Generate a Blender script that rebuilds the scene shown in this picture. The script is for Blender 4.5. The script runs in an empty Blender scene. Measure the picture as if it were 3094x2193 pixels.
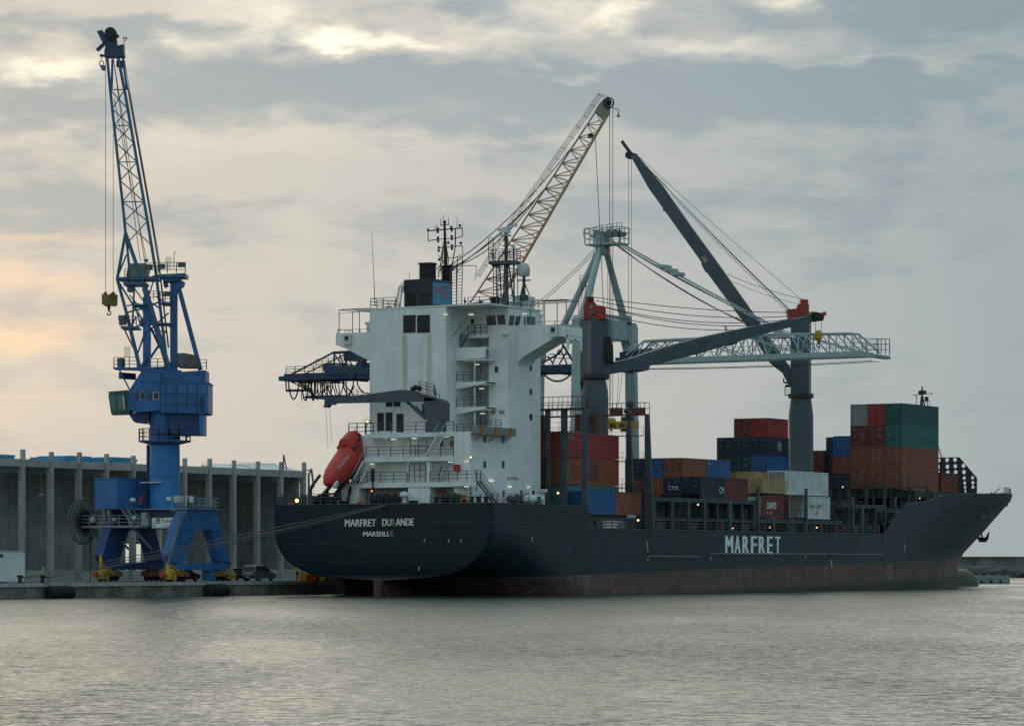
import bpy, math, random
from mathutils import Vector, Matrix
random.seed(7)
R = math.radians
SC = bpy.context.scene
# world frame: x = t (athwart the ship, starboard +), y = s (along the ship and quay, stern 0), z = up from the water
SA, CA = 0.5, math.sqrt(0.75)
X0, Y0, CH, FP, HZ = -13.6, 340.0, 3.5, 1.0e4, 1697.0
# ------------------------------------------------------------------ camera
cam = bpy.data.cameras.new('camera'); camo = bpy.data.objects.new('camera', cam); SC.collection.objects.link(camo)
cam.sensor_width = 36.0; cam.lens = 36.0*FP/3094; cam.shift_y = (HZ-1096.5)/3094; cam.clip_start = 1.0; cam.clip_end = 60000
camo.location = (CA*13.6+SA*340, SA*13.6-CA*340, CH); camo.rotation_euler = (R(90), 0, R(30))
SC.camera = camo
# ------------------------------------------------------------------ sky
W = bpy.data.worlds.new('World'); SC.world = W; W.use_nodes = True
NT = W.node_tree; NT.nodes.clear()
def N(nt, typ, ins=None, **kw):
    n = nt.nodes.new(typ)
    for k, v in kw.items(): setattr(n, k, v)
    for k, v in (ins or {}).items():
        if isinstance(v, bpy.types.NodeSocket): nt.links.new(v, n.inputs[k])
        else: n.inputs[k].default_value = v
    return n
def M(nt, op, a, b=0.0, c=0.0, clamp=False):
    n = nt.nodes.new('ShaderNodeMath'); n.operation = op; n.use_clamp = clamp
    for i, v in enumerate((a, b, c)):
        if isinstance(v, bpy.types.NodeSocket): nt.links.new(v, n.inputs[i])
        else: n.inputs[i].default_value = v
    return n.outputs[0]
def MIX(nt, fac, a, b, mode='MIX'):
    n = nt.nodes.new('ShaderNodeMix'); n.data_type = 'RGBA'; n.blend_type = mode
    for i, v in ((0, fac), (6, a), (7, b)):
        if isinstance(v, bpy.types.NodeSocket): nt.links.new(v, n.inputs[i])
        else: n.inputs[i].default_value = v if i == 0 else (v[0], v[1], v[2], 1)
    return n.outputs[2]
def RAMP(nt, fac, stops, smooth=False):
    n = nt.nodes.new('ShaderNodeValToRGB'); el = n.color_ramp.elements
    if smooth: n.color_ramp.interpolation = 'EASE'
    while len(el) < len(stops): el.new(0.5)
    for e, (p, c) in zip(el, stops):
        e.position = p; e.color = (c[0], c[1], c[2], 1) if hasattr(c, '__len__') else (c, c, c, 1)
    nt.links.new(fac, n.inputs[0]); return n.outputs[0]
SUN_EL, SUN_AZ = R(16), R(-14)        # behind the cloud, just left of the frame
tc = N(NT, 'ShaderNodeTexCoord').outputs['Generated']
sep = N(NT, 'ShaderNodeSeparateXYZ', {0: tc})
dx, dy, dz = sep.outputs
rr = M(NT, 'ADD', M(NT, 'MULTIPLY', dx, CA), M(NT, 'MULTIPLY', dy, SA))
ff = M(NT, 'ADD', M(NT, 'MULTIPLY', dx, -SA), M(NT, 'MULTIPLY', dy, CA))
az = M(NT, 'ARCTAN2', rr, ff); el = M(NT, 'ARCSINE', dz)
elp = M(NT, 'MAXIMUM', el, 0.0)
cmb = N(NT, 'ShaderNodeCombineXYZ', {0: M(NT, 'MULTIPLY', az, 16.0), 1: M(NT, 'MULTIPLY', el, 42.0), 2: M(NT, 'MULTIPLY', ff, 1.5)}).outputs[0]
def noise(nt, vec, scale, detail=5.0, rough=0.55, dist=0.0, off=None):
    if off: vec = N(nt, 'ShaderNodeMapping', {'Vector': vec, 'Location': off}).outputs[0]
    return N(nt, 'ShaderNodeTexNoise', {'Vector': vec, 'Scale': scale, 'Detail': detail, 'Roughness': rough, 'Distortion': dist}).outputs['Fac']
n1 = noise(NT, cmb, .8, 7.0, 0.58, 0.5, (3.1, 8.7, 0))
n2 = noise(NT, cmb, 2.4, 6.0, 0.58, 0.3, (7.3, 1.2, 4))
nw = noise(NT, cmb, 2.2, 4.0, 0.55, 0.0, (1.3, 5.2, 9))
nw2 = noise(NT, cmb, 2.2, 4.0, 0.55, 0.0, (11.3, 2.2, 3))
azw = M(NT, 'ADD', az, M(NT, 'MULTIPLY', M(NT, 'SUBTRACT', nw, 0.5), 0.05))
elw = M(NT, 'ADD', el, M(NT, 'MULTIPLY', M(NT, 'SUBTRACT', nw2, 0.5), 0.022))
def blob(px, py, wx, wy):
    a = M(NT, 'DIVIDE', M(NT, 'SUBTRACT', azw, (px-1547)/FP), wx/FP)
    b = M(NT, 'DIVIDE', M(NT, 'SUBTRACT', elw, (HZ-py)/FP), wy/FP)
    return M(NT, 'EXPONENT', M(NT, 'MULTIPLY', M(NT, 'ADD', M(NT, 'MULTIPLY', a, a), M(NT, 'MULTIPLY', b, b)), -1.0))
# cloud body: grey-blue bands over a cream veil, stronger contrast higher up
hi = RAMP(NT, M(NT, 'DIVIDE', elp, 0.2), [(0.0, 0.0), (0.25, 0.25), (0.5, 0.65), (0.75, 1.0), (1.0, 1.0)])
azr = M(NT, 'ADD', M(NT, 'DIVIDE', az, 0.32), 0.5, clamp=True)
veil = RAMP(NT, azr, [(0.0, (.53, .50, .44)), (0.35, (.485, .475, .44)), (0.62, (.405, .42, .415)), (1.0, (.285, .345, .365))])
dark = RAMP(NT, azr, [(0.0, (.29, .33, .35)), (0.4, (.27, .325, .36)), (0.7, (.245, .31, .345)), (1.0, (.205, .275, .31))])
cl = M(NT, 'ADD', M(NT, 'MULTIPLY', n1, 0.60), M(NT, 'MULTIPLY', n2, 0.40))
dk = M(NT, 'ADD', blob(1250, 300, 620, 85), blob(2350, 270, 800, 75))
dk = M(NT, 'ADD', dk, M(NT, 'MULTIPLY', blob(330, 330, 420, 60), 0.6))
dk = M(NT, 'ADD', dk, M(NT, 'MULTIPLY', blob(300, 110, 500, 70), 0.75))
dk = M(NT, 'ADD', dk, M(NT, 'MULTIPLY', blob(2750, 60, 520, 70), 0.8))
dk = M(NT, 'ADD', dk, M(NT, 'MULTIPLY', blob(1350, 60, 250, 40), 0.5))
dk = M(NT, 'ADD', dk, M(NT, 'MULTIPLY', blob(900, 680, 900, 90), 0.45))
cl2 = M(NT, 'SUBTRACT', cl, M(NT, 'MULTIPLY', dk, 0.26))
cf = RAMP(NT, cl2, [(0.36, 1.0), (0.53, 0.0)], True)
cf = M(NT, 'MULTIPLY', cf, M(NT, 'ADD', M(NT, 'MULTIPLY', hi, 0.72), 0.28))
col = MIX(NT, cf, veil, dark)
br = None
for (px, py, wx, wy, k) in ((1000, 128, 170, 26, 1.25), (1180, 146, 260, 20, .95), (820, 95, 120, 26, .4), (1500, 105, 160, 26, .4), (130, 248, 210, 32, .85), (560, 165, 200, 30, .38), (1690, 55, 200, 38, .45),
                            (1850, 60, 110, 40, .5), (2090, 150, 240, 34, .34), (2380, 25, 80, 50, .5), (760, 60, 230, 50, .35), (2480, 210, 420, 16, .16), (1000, 350, 500, 25, .14), (600, 440, 900, 45, .12)):
    b_ = M(NT, 'MULTIPLY', blob(px, py, wx, wy), k)
    br = b_ if br is None else M(NT, 'ADD', br, b_)
br = M(NT, 'MULTIPLY', br, RAMP(NT, M(NT, 'ADD', M(NT, 'MULTIPLY', n2, .6), M(NT, 'MULTIPLY', n1, .4)), [(0.38, 0.15), (0.58, 1.0)]))
col = MIX(NT, M(NT, 'MINIMUM', br, 1.0), col, (1.06, .97, .76))
gl = M(NT, 'ADD', M(NT, 'MULTIPLY', blob(-60, 870, 330, 66), 0.65), M(NT, 'ADD', M(NT, 'MULTIPLY', blob(-40, 740, 380, 22), 0.6), M(NT, 'ADD', M(NT, 'MULTIPLY', blob(-40, 1010, 360, 55), 0.7), M(NT, 'MULTIPLY', blob(-60, 1200, 420, 150), 0.3))))
gl = M(NT, 'MULTIPLY', gl, RAMP(NT, n2, [(0.3, 0.35), (0.65, 1.0)]))
col = MIX(NT, M(NT, 'MINIMUM', gl, 1.0), col, (.95, .64, .39))
# warm low band near the horizon, cooler brighter overcast overhead
hz = M(NT, 'EXPONENT', M(NT, 'DIVIDE', elp, -0.03))
col = MIX(NT, M(NT, 'MULTIPLY', hz, 0.45), col, MIX(NT, azr, (.42, .415, .395), (.325, .35, .355)))
up = RAMP(NT, el, [(0.18, 0.0), (0.6, 1.0)])
ovh = MIX(NT, RAMP(NT, n1, [(0.35, 0.0), (0.65, 1.0)]), (.42, .55, .565), (.57, .68, .655))
base_ = col
fwd = RAMP(NT, M(NT, 'ADD', M(NT, 'MULTIPLY', ff, .5), .5), [(0.30, (.74, .82, .87)), (0.52, (.78, .84, .87)), (0.85, (.53, .585, .57))])
col = MIX(NT, up, base_, MIX(NT, 1.0, ovh, fwd, 'MULTIPLY'))
bk = RAMP(NT, M(NT, 'ADD', M(NT, 'MULTIPLY', ff, .5), .5), [(0.45, (.84, .92, .98)), (0.8, (.95, .95, .955))])
col = MIX(NT, 1.0, col, bk, 'MULTIPLY')
sky = N(NT, 'ShaderNodeTexSky', sky_type='NISHITA', sun_disc=False, sun_elevation=SUN_EL, sun_rotation=SUN_AZ-R(30), altitude=0, air_density=1.2, dust_density=2.5)
bg1 = N(NT, 'ShaderNodeBackground', {0: sky.outputs[0], 1: 0.05})
bg2 = N(NT, 'ShaderNodeBackground', {0: col, 1: 1.0})
mx = N(NT, 'ShaderNodeMixShader', {0: 0.97, 1: bg1.outputs[0], 2: bg2.outputs[0]})
N(NT, 'ShaderNodeOutputWorld', {0: mx.outputs[0]})
# ------------------------------------------------------------------ sun (veiled, low, behind the ship to the left)
sl = bpy.data.lights.new('sun', 'SUN'); sl.energy = 0.5; sl.angle = R(70); sl.color = (1, .86, .68)
so = bpy.data.objects.new('sun', sl); SC.collection.objects.link(so)
sd = Vector((CA*math.sin(SUN_AZ)-SA*math.cos(SUN_AZ), SA*math.sin(SUN_AZ)+CA*math.cos(SUN_AZ), math.tan(SUN_EL)))
so.rotation_euler = sd.to_track_quat('Z', 'Y').to_euler(); so.location = (-200, 600, 200)
SC.view_settings.view_transform = 'Standard'; SC.view_settings.look = 'None'; SC.view_settings.exposure = 0.33; SC.view_settings.gamma = 1.0
SC.view_settings.use_curve_mapping = False
SC.cycles.max_bounces = 6; SC.cycles.use_denoising = True
# ------------------------------------------------------------------ helpers
def S(x, t): k = (x-1547)/FP; return (k*Y0-X0-t*(CA+SA*k))/(SA-CA*k)
def T(x, s): k = (x-1547)/FP; return (k*(Y0+CA*s)-X0-SA*s)/(CA+SA*k)
def DY(t, s): return Y0+CA*s-SA*t
def Z(y, t, s): return CH-(y-HZ)*DY(t, s)/FP
def PT(x, y, t): s = S(x, t); return Vector((t, s, Z(y, t, s)))
def PS(x, y, s): t = T(x, s); return Vector((t, s, Z(y, t, s)))
def PD(x, y, Y):
    X = (x-1547)/FP*Y; a, b = X-X0, Y-Y0
    return Vector((CA*a-SA*b, SA*a+CA*b, CH-(y-HZ)*Y/FP))
RV = Vector((CA, SA, 0)); FV = Vector((-SA, CA, 0)); UP = Vector((0, 0, 1))
def lerp(a, b, u): return a+(b-a)*u
def interp(tab, x):
    if x <= tab[0][0]: return tab[0][1]
    for (a, u), (b, v) in zip(tab, tab[1:]):
        if x <= b: return u+(v-u)*(x-a)/(b-a)
    return tab[-1][1]
class MB:
    def __init__(s): s.v = []; s.f = []
    def add(s, vs, fs):
        o = len(s.v); s.v += [tuple(p) for p in vs]; s.f += [tuple(o+i for i in f) for f in fs]; return s
    def box(s, x0, x1, y0, y1, z0, z1):
        vs = [(x, y, z) for z in (z0, z1) for y in (y0, y1) for x in (x0, x1)]
        return s.add(vs, [(0, 2, 3, 1), (4, 5, 7, 6), (0, 1, 5, 4), (2, 6, 7, 3), (0, 4, 6, 2), (1, 3, 7, 5)])
    def frame(s, p, q, up=UP):
        d = (q-p); L = d.length or 1e-6; d = d/L
        a = d.cross(up)
        if a.length < 1e-3: a = d.cross(Vector((0, 1, 0)))
        a.normalize(); return d, a, a.cross(d)
    def bar(s, p, q, w, h=None, w2=None, h2=None, up=UP):
        p, q = Vector(p), Vector(q); h = w if h is None else h; w2 = w if w2 is None else w2; h2 = h if h2 is None else h2
        d, a, b = s.frame(p, q, up); vs = []
        for c, ww, hh in ((p, w, h), (q, w2, h2)):
            for i, j in ((-1, -1), (1, -1), (1, 1), (-1, 1)): vs.append(c+a*(ww/2*i)+b*(hh/2*j))
        return s.add(vs, [(3, 2, 1, 0), (4, 5, 6, 7), (0, 1, 5, 4), (1, 2, 6, 5), (2, 3, 7, 6), (3, 0, 4, 7)])
    def tube(s, p, q, r, n=6, r2=None):
        p, q = Vector(p), Vector(q); r2 = r if r2 is None else r2
        d, a, b = s.frame(p, q); vs = []
        for c, rr_ in ((p, r), (q, r2)):
            for i in range(n):
                an = 2*math.pi*i/n; vs.append(c+a*(rr_*math.cos(an))+b*(rr_*math.sin(an)))
        return s.add(vs, [tuple(range(n))[::-1], tuple(range(n, 2*n))]+[(i, (i+1) % n, n+(i+1) % n, n+i) for i in range(n)])
    def path(s, pts, r, n=5):
        for a, b in zip(pts, pts[1:]): s.tube(a, b, r, n)
        return s
    def sag(s, p, q, d, r, k=12, n=5):
        p, q = Vector(p), Vector(q)
        return s.path([p.lerp(q, i/k)-UP*(4*d*(i/k)*(1-i/k)) for i in range(k+1)], r, n)
    def poly(s, pts, off):      # a flat outline given depth by off
        n = len(pts); off = Vector(off); vs = [Vector(p) for p in pts]+[Vector(p)+off for p in pts]
        return s.add(vs, [tuple(range(n))[::-1], tuple(range(n, 2*n))]+[(i, (i+1) % n, n+(i+1) % n, n+i) for i in range(n)])
    def lathe(s, c, prof, n=20, axis=UP):
        c = Vector(c); d, a, b = s.frame(Vector((0, 0, 0)), Vector(axis)); vs = []; fs = []
        for r, h in prof:
            for i in range(n):
                an = 2*math.pi*i/n; vs.append(c+d*h+a*(r*math.cos(an))+b*(r*math.sin(an)))
        m = len(prof)
        for j in range(m-1):
            for i in range(n): fs.append((j*n+i, j*n+(i+1) % n, (j+1)*n+(i+1) % n, (j+1)*n+i))
        fs += [tuple(range(n))[::-1], tuple(range((m-1)*n, m*n))]
        return s.add(vs, fs)
    def ball(s, c, r, n=10, sc=(1, 1, 1)):
        c = Vector(c); m = n//2+1; vs = []; fs = []
        for j in range(m+1):
            ph = math.pi*j/m
            for i in range(n):
                an = 2*math.pi*i/n; vs.append(c+Vector((sc[0]*r*math.sin(ph)*math.cos(an), sc[1]*r*math.sin(ph)*math.sin(an), sc[2]*r*math.cos(ph))))
        for j in range(m):
            for i in range(n): fs.append((j*n+i, (j+1)*n+i, (j+1)*n+(i+1) % n, j*n+(i+1) % n))
        return s.add(vs, fs)
    def torus(s, c, R_, r, axis, n=18, m=7):
        d, a, b = s.frame(Vector((0, 0, 0)), Vector(axis)); c = Vector(c); vs = []; fs = []
        for i in range(n):
            an = 2*math.pi*i/n; e = a*math.cos(an)+b*math.sin(an)
            for j in range(m):
                bn = 2*math.pi*j/m; vs.append(c+e*(R_+r*math.cos(bn))+d*(r*math.sin(bn)))
        for i in range(n):
            for j in range(m): fs.append((i*m+j, ((i+1) % n)*m+j, ((i+1) % n)*m+(j+1) % m, i*m+(j+1) % m))
        return s.add(vs, fs)
    def rail(s, pts, h=1.05, sp=1.6, r=0.035, rails=3):
        pts = [Vector(p) for p in pts]
        for a, b in zip(pts, pts[1:]):
            n = max(1, round((b-a).length/sp))
            for i in range(n+1):
                p = a.lerp(b, i/n); s.bar(p, p+UP*h, r*2)
            for k in range(rails):
                u = UP*(h*(k+1)/rails); s.bar(a+u, b+u, r*1.7)
        return s
    def truss(s, A, B, n, r, flip=False, X=False):   # bracing between two chord polylines
        A = [Vector(p) for p in A]; B = [Vector(p) for p in B]
        def at(P, u):
            L = [(b-a).length for a, b in zip(P, P[1:])]; tot = sum(L)*u
            for a, b, l in zip(P, P[1:], L):
                if tot <= l+1e-6: return a.lerp(b, tot/l)
                tot -= l
            return P[-1]
        for i in range(n):
            a0, a1, b0, b1 = at(A, i/n), at(A, (i+1)/n), at(B, i/n), at(B, (i+1)/n)
            if X: s.tube(a0, b1, r, 4); s.tube(b0, a1, r, 4)
            elif flip: m_ = (a0+a1)/2; s.tube(b0, m_, r, 4); s.tube(m_, b1, r, 4)
            else: s.tube(a0, b1, r, 4)
            if not flip and (not X or i % 2 == 0): s.tube(a0, b0, r, 4)
        return s
    def ladder(s, p, q, w, side, n, r=0.04):
        p, q = Vector(p), Vector(q); side = Vector(side).normalized()*w/2
        s.bar(p-side, q-side, r*2); s.bar(p+side, q+side, r*2)
        for i in range(n+1):
            c = p.lerp(q, i/n); s.bar(c-side, c+side, r*1.5)
        return s
    def build(s, name, m, parent=None, smooth=False, origin=None):
        me = bpy.data.meshes.new(name); o = bpy.data.objects.new(name, me); SC.collection.objects.link(o)
        org = Vector(origin) if origin is not None else (WL[parent.name] if parent else Vector((0, 0, 0)))
        me.from_pydata([tuple(Vector(p)-org) for p in s.v], [], s.f); me.update()
        if m: me.materials.append(m)
        if smooth:
            me.polygons.foreach_set('use_smooth', [True]*len(me.polygons))
            try: me.set_sharp_from_angle(angle=R(35))
            except Exception: pass
        WL[o.name] = org
        if parent: o.parent = parent
        else: o.location = org
        return o
class SB(MB):                       # like MB, but every shape added becomes an object of its own
    def __init__(s): super().__init__(); s.cut = []; s.dep = 0
    def build(s, name, m, parent=None, smooth=False, origin=None):
        out = None
        for (a, c), (b, d) in zip(s.cut, s.cut[1:]+[(len(s.v), len(s.f))]):
            q = MB(); q.v = s.v[a:b]; q.f = [tuple(i-a for i in f) for f in s.f[c:d]]; o = q.build(name, m, parent, smooth, origin); out = out or o
        return out
def _wrap(nm):
    f0 = getattr(MB, nm)
    def f(s, *a, **k):
        if s.dep == 0: s.cut.append((len(s.v), len(s.f)))
        s.dep += 1
        try: return f0(s, *a, **k)
        finally: s.dep -= 1
    setattr(SB, nm, f)
for nm in ('add', 'box', 'bar', 'tube', 'path', 'sag', 'poly', 'lathe', 'ball', 'torus', 'rail', 'truss', 'ladder'): _wrap(nm)
WL = {}
def tag(o, label=None, cat=None, group=None, kind=None):
    if label: o['label'] = label
    if cat: o['category'] = cat
    if group: o['group'] = group
    if kind: o['kind'] = kind
    return o
def thing(name, label, cat, loc, group=None):
    o = bpy.data.objects.new(name, None); SC.collection.objects.link(o); o.location = loc; o.empty_display_size = 0.5
    WL[o.name] = Vector(loc); return tag(o, label, cat, group)
def text(name, s, m, parent, org, xdir, updir, width, height, bold=0.012, depth=0.012, lean=0.0, centre=True):
    cu = bpy.data.curves.new(name, 'FONT'); cu.body = s; cu.shear = lean; cu.resolution_u = 3
    to = bpy.data.objects.new('tmp', cu); SC.collection.objects.link(to)
    bpy.context.view_layer.update()
    me = bpy.data.meshes.new_from_object(to.evaluated_get(bpy.context.evaluated_depsgraph_get()))
    bpy.data.objects.remove(to)
    xs = [v.co.x for v in me.vertices]; ys = [v.co.y for v in me.vertices]
    x0, x1, y0, y1 = min(xs), max(xs), min(ys), max(ys); xd, ud = Vector(xdir).normalized(), Vector(updir).normalized(); nd = xd.cross(ud)
    vs = [Vector(org)+xd*(((v.co.x-x0)/(x1-x0)-(0.5 if centre else 0))*width)+ud*(((v.co.y-y0)/(y1-y0)-(0.5 if centre else 0))*height) for v in me.vertices]
    mb = MB(); fs = [tuple(p.vertices) for p in me.polygons]; nv = len(vs)
    k = bold*width/(x1-x0)*.95
    for i, dx_ in enumerate((-k, 0, k) if bold > .013 else (0,)): mb.add([p+nd*(depth+.0012*i)+xd*dx_ for p in vs], fs)
    return mb.build(name, m, parent)
# ------------------------------------------------------------------ materials
MATS = {}
def mat(name, c, rough=0.55, metal=0.0, var=0.25, scale=0.6, rust=0.0, streak=0.0, spec=0.4, c2=None, rustc=(.11, .05, .025), bump=0.0):
    if name in MATS: return MATS[name]
    m = bpy.data.materials.new(name); m.use_nodes = True; nt = m.node_tree; b = nt.nodes['Principled BSDF']
    oc = N(nt, 'ShaderNodeTexCoord').outputs['Object']
    oi = N(nt, 'ShaderNodeObjectInfo').outputs['Random']
    oc = N(nt, 'ShaderNodeVectorMath', {0: oc, 1: N(nt, 'ShaderNodeCombineXYZ', {0: M(nt, 'MULTIPLY', oi, 37.0), 1: M(nt, 'MULTIPLY', oi, 19.0)}).outputs[0]}, operation='ADD').outputs[0]
    na = noise(nt, oc, scale, 6, 0.62)
    lo = tuple(x*(1-var) for x in c); hi_ = c2 or tuple(min(1, x*(1+var)) for x in c)
    colr = MIX(nt, RAMP(nt, na, [(0.3, 0.0), (0.7, 1.0)]), lo, hi_)
    if streak:
        st = noise(nt, N(nt, 'ShaderNodeMapping', {'Vector': oc, 'Scale': (1.6, 1.6, 0.07)}).outputs[0], 1.0, 4, 0.6)
        colr = MIX(nt, M(nt, 'MULTIPLY', RAMP(nt, st, [(0.52, 0.0), (0.78, 1.0)]), streak), colr, tuple(x*0.35+y*.25 for x, y in zip(c, rustc)))
    if rust:
        ru = noise(nt, oc, scale*2.3, 8, 0.7, 0, (5, 3, 1))
        colr = MIX(nt, M(nt, 'MULTIPLY', RAMP(nt, ru, [(0.56, 0.0), (0.68, 1.0)]), rust), colr, rustc)
    nt.links.new(colr, b.inputs['Base Color'])
    b.inputs['Metallic'].default_value = metal; b.inputs['Specular IOR Level'].default_value = spec
    rn = M(nt, 'ADD', M(nt, 'MULTIPLY', na, 0.3), rough-0.15); nt.links.new(rn, b.inputs['Roughness'])
    if bump:
        bn = N(nt, 'ShaderNodeBump', {'Height': noise(nt, oc, 4.0, 5, .6), 'Strength': bump, 'Distance': 0.05}); nt.links.new(bn.outputs[0], b.inputs['Normal'])
    MATS[name] = m; return m
def emit(name, c, k):
    m = bpy.data.materials.new(name); m.use_nodes = True; nt = m.node_tree; nt.nodes.clear()
    e = N(nt, 'ShaderNodeEmission', {0: (*c, 1), 1: k}); N(nt, 'ShaderNodeOutputMaterial', {0: e.outputs[0]}); return m
def glassm(name, c=(.015, .02, .025)):
    m = bpy.data.materials.new(name); m.use_nodes = True; b = m.node_tree.nodes['Principled BSDF']
    oc = N(m.node_tree, 'ShaderNodeTexCoord').outputs['Object']
    m.node_tree.links.new(MIX(m.node_tree, noise(m.node_tree, oc, 1.1, 3), c, tuple(x*2.2 for x in c)), b.inputs['Base Color'])
    b.inputs['Roughness'].default_value = 0.12; b.inputs['Specular IOR Level'].default_value = 0.35; return m
WHITE = mat('white_ship_paint', (.82, .83, .81), .5, var=.09, scale=.35, rust=.12, streak=.34, rustc=(.34, .24, .13), bump=.12)
WHITE2 = mat('white_steel', (.62, .65, .64), .5, var=.1)
GREYP = mat('grey_crane_paint', (.075, .098, .115), .5, var=.16, scale=.3, rust=.2, streak=.4)
POSTG = mat('blue_grey_post', (.065, .088, .10), .55, var=.25, rust=.25, streak=.4)
DECKD = mat('dark_deck_steel', (.040, .050, .052), .6, var=.45, rust=.45)
DECKG = mat('deck_green_grey', (.07, .095, .09), .6, var=.35, rust=.4)
BLACK = mat('black_steel', (.015, .016, .018), .5, var=.3)
BLACKR = mat('black_rubber', (.012, .012, .013), .8, var=.3)
WIRE = mat('wire_rope', (.05, .052, .055), .6, var=.2)
WIREL = mat('pale_wire', (.14, .15, .155), .6, var=.2)
REDP = mat('red_crane_paint', (.33, .045, .03), .5, var=.25, rust=.2, streak=.4)
REDF = mat('red_fire_box', (.38, .03, .025), .45, var=.15)
ORNG = mat('lifeboat_red', (.54, .045, .034), .5, var=.25, scale=1.1, streak=.4, rust=.12, rustc=(.25, .10, .08))
FUNN = mat('funnel_navy', (.028, .036, .048), .5, var=.25, streak=.3)
LOGO = mat('logo_blue', (.07, .25, .42), .5, var=.08)
LOGOR = mat('logo_red', (.45, .07, .10), .5, var=.08)
LETW = mat('letter_white', (.86, .88, .83), .6, var=.12, rust=.15, scale=1.5)
LETO = mat('letter_rusty', (.36, .25, .13), .6, var=.2)
LETR = mat('letter_rust_red', (.42, .22, .17), .6, var=.2)
DARKT = mat('dark_text', (.05, .055, .06), .6, var=.1)
REDT = mat('red_text', (.36, .10, .10), .6, var=.15)
YEL = mat('yellow_paint', (.50, .30, .035), .5, var=.3, rust=.35)
YELG = mat('dirty_yellow', (.36, .26, .07), .6, var=.35, rust=.4)
ORA = mat('orange_paint', (.45, .16, .03), .5, var=.2)
CONC = mat('pale_concrete', (.40, .40, .385), .85, var=.2, scale=.5, streak=.5, rustc=(.1, .09, .08), spec=.2, bump=.2)
CONCD = mat('shed_wall_concrete', (.37, .38, .375), .9, var=.35, scale=.25, streak=.6, rustc=(.06, .06, .06), spec=.2)
QUAYT = mat('quay_concrete', (.28, .275, .265), .85, var=.3, scale=.3, spec=.2)
QUAYW = mat('quay_wall_concrete', (.16, .14, .115), .9, var=.6, c2=(.30, .275, .24), scale=.35, rust=.6, streak=.8, rustc=(.07, .040, .022), spec=.2, bump=.4)
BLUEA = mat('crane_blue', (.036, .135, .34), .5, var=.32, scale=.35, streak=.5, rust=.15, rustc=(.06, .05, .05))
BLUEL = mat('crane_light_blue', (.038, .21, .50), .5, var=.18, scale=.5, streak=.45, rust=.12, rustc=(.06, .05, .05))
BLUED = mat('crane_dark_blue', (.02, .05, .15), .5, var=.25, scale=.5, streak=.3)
JIBB = mat('jib_steel_blue', (.05, .14, .25), .5, var=.2)
GREYM = mat('galvanised_steel', (.20, .22, .23), .5, var=.2)
PALEG = mat('pale_green_crane', (.36, .455, .46), .5, var=.14, scale=.4, streak=.3)
GBLUE = mat('girder_blue', (.022, .045, .095), .5, var=.25)
TAN = mat('tan_lattice_paint', (.44, .27, .14), .6, var=.3, rust=.5)
TANG = mat('grey_tan_steel', (.27, .245, .21), .6, var=.3)
GLASS = glassm('dark_window_glass', (.010, .016, .026))
GLASST = glassm('teal_cab_glass', (.05, .13, .12))
LAMPW = emit('fluorescent_lamp', (.85, 1.0, .74), .6)
LAMPY = emit('sodium_lamp', (1.0, .60, .28), 1.7)
LAMPR = emit('red_lamp', (1.0, .22, .10), 2.5)
CCOL = {k: mat('container_'+k, c, .55, var=.2, scale=.7, rust=.18, streak=.35) for k, c in {
    'red': (.33, .040, .036), 'maroon': (.15, .038, .034), 'brown': (.25, .078, .052), 'orange_brown': (.26, .075, .036), 'navy': (.018, .034, .062),
    'blue': (.028, .11, .30), 'teal': (.05, .17, .17), 'green': (.028, .14, .115), 'dark_green': (.022, .10, .09), 'tan': (.42, .29, .14), 'ochre': (.30, .17, .06),
    'white': (.60, .64, .61), 'grey': (.26, .29, .29), 'orange': (.36, .09, .03), 'bottle': (.014, .058, .050), 'black': (.018, .02, .024)}.items()}
CMARK = mat('container_marking', (.20, .22, .225), .6, var=.2)
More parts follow.
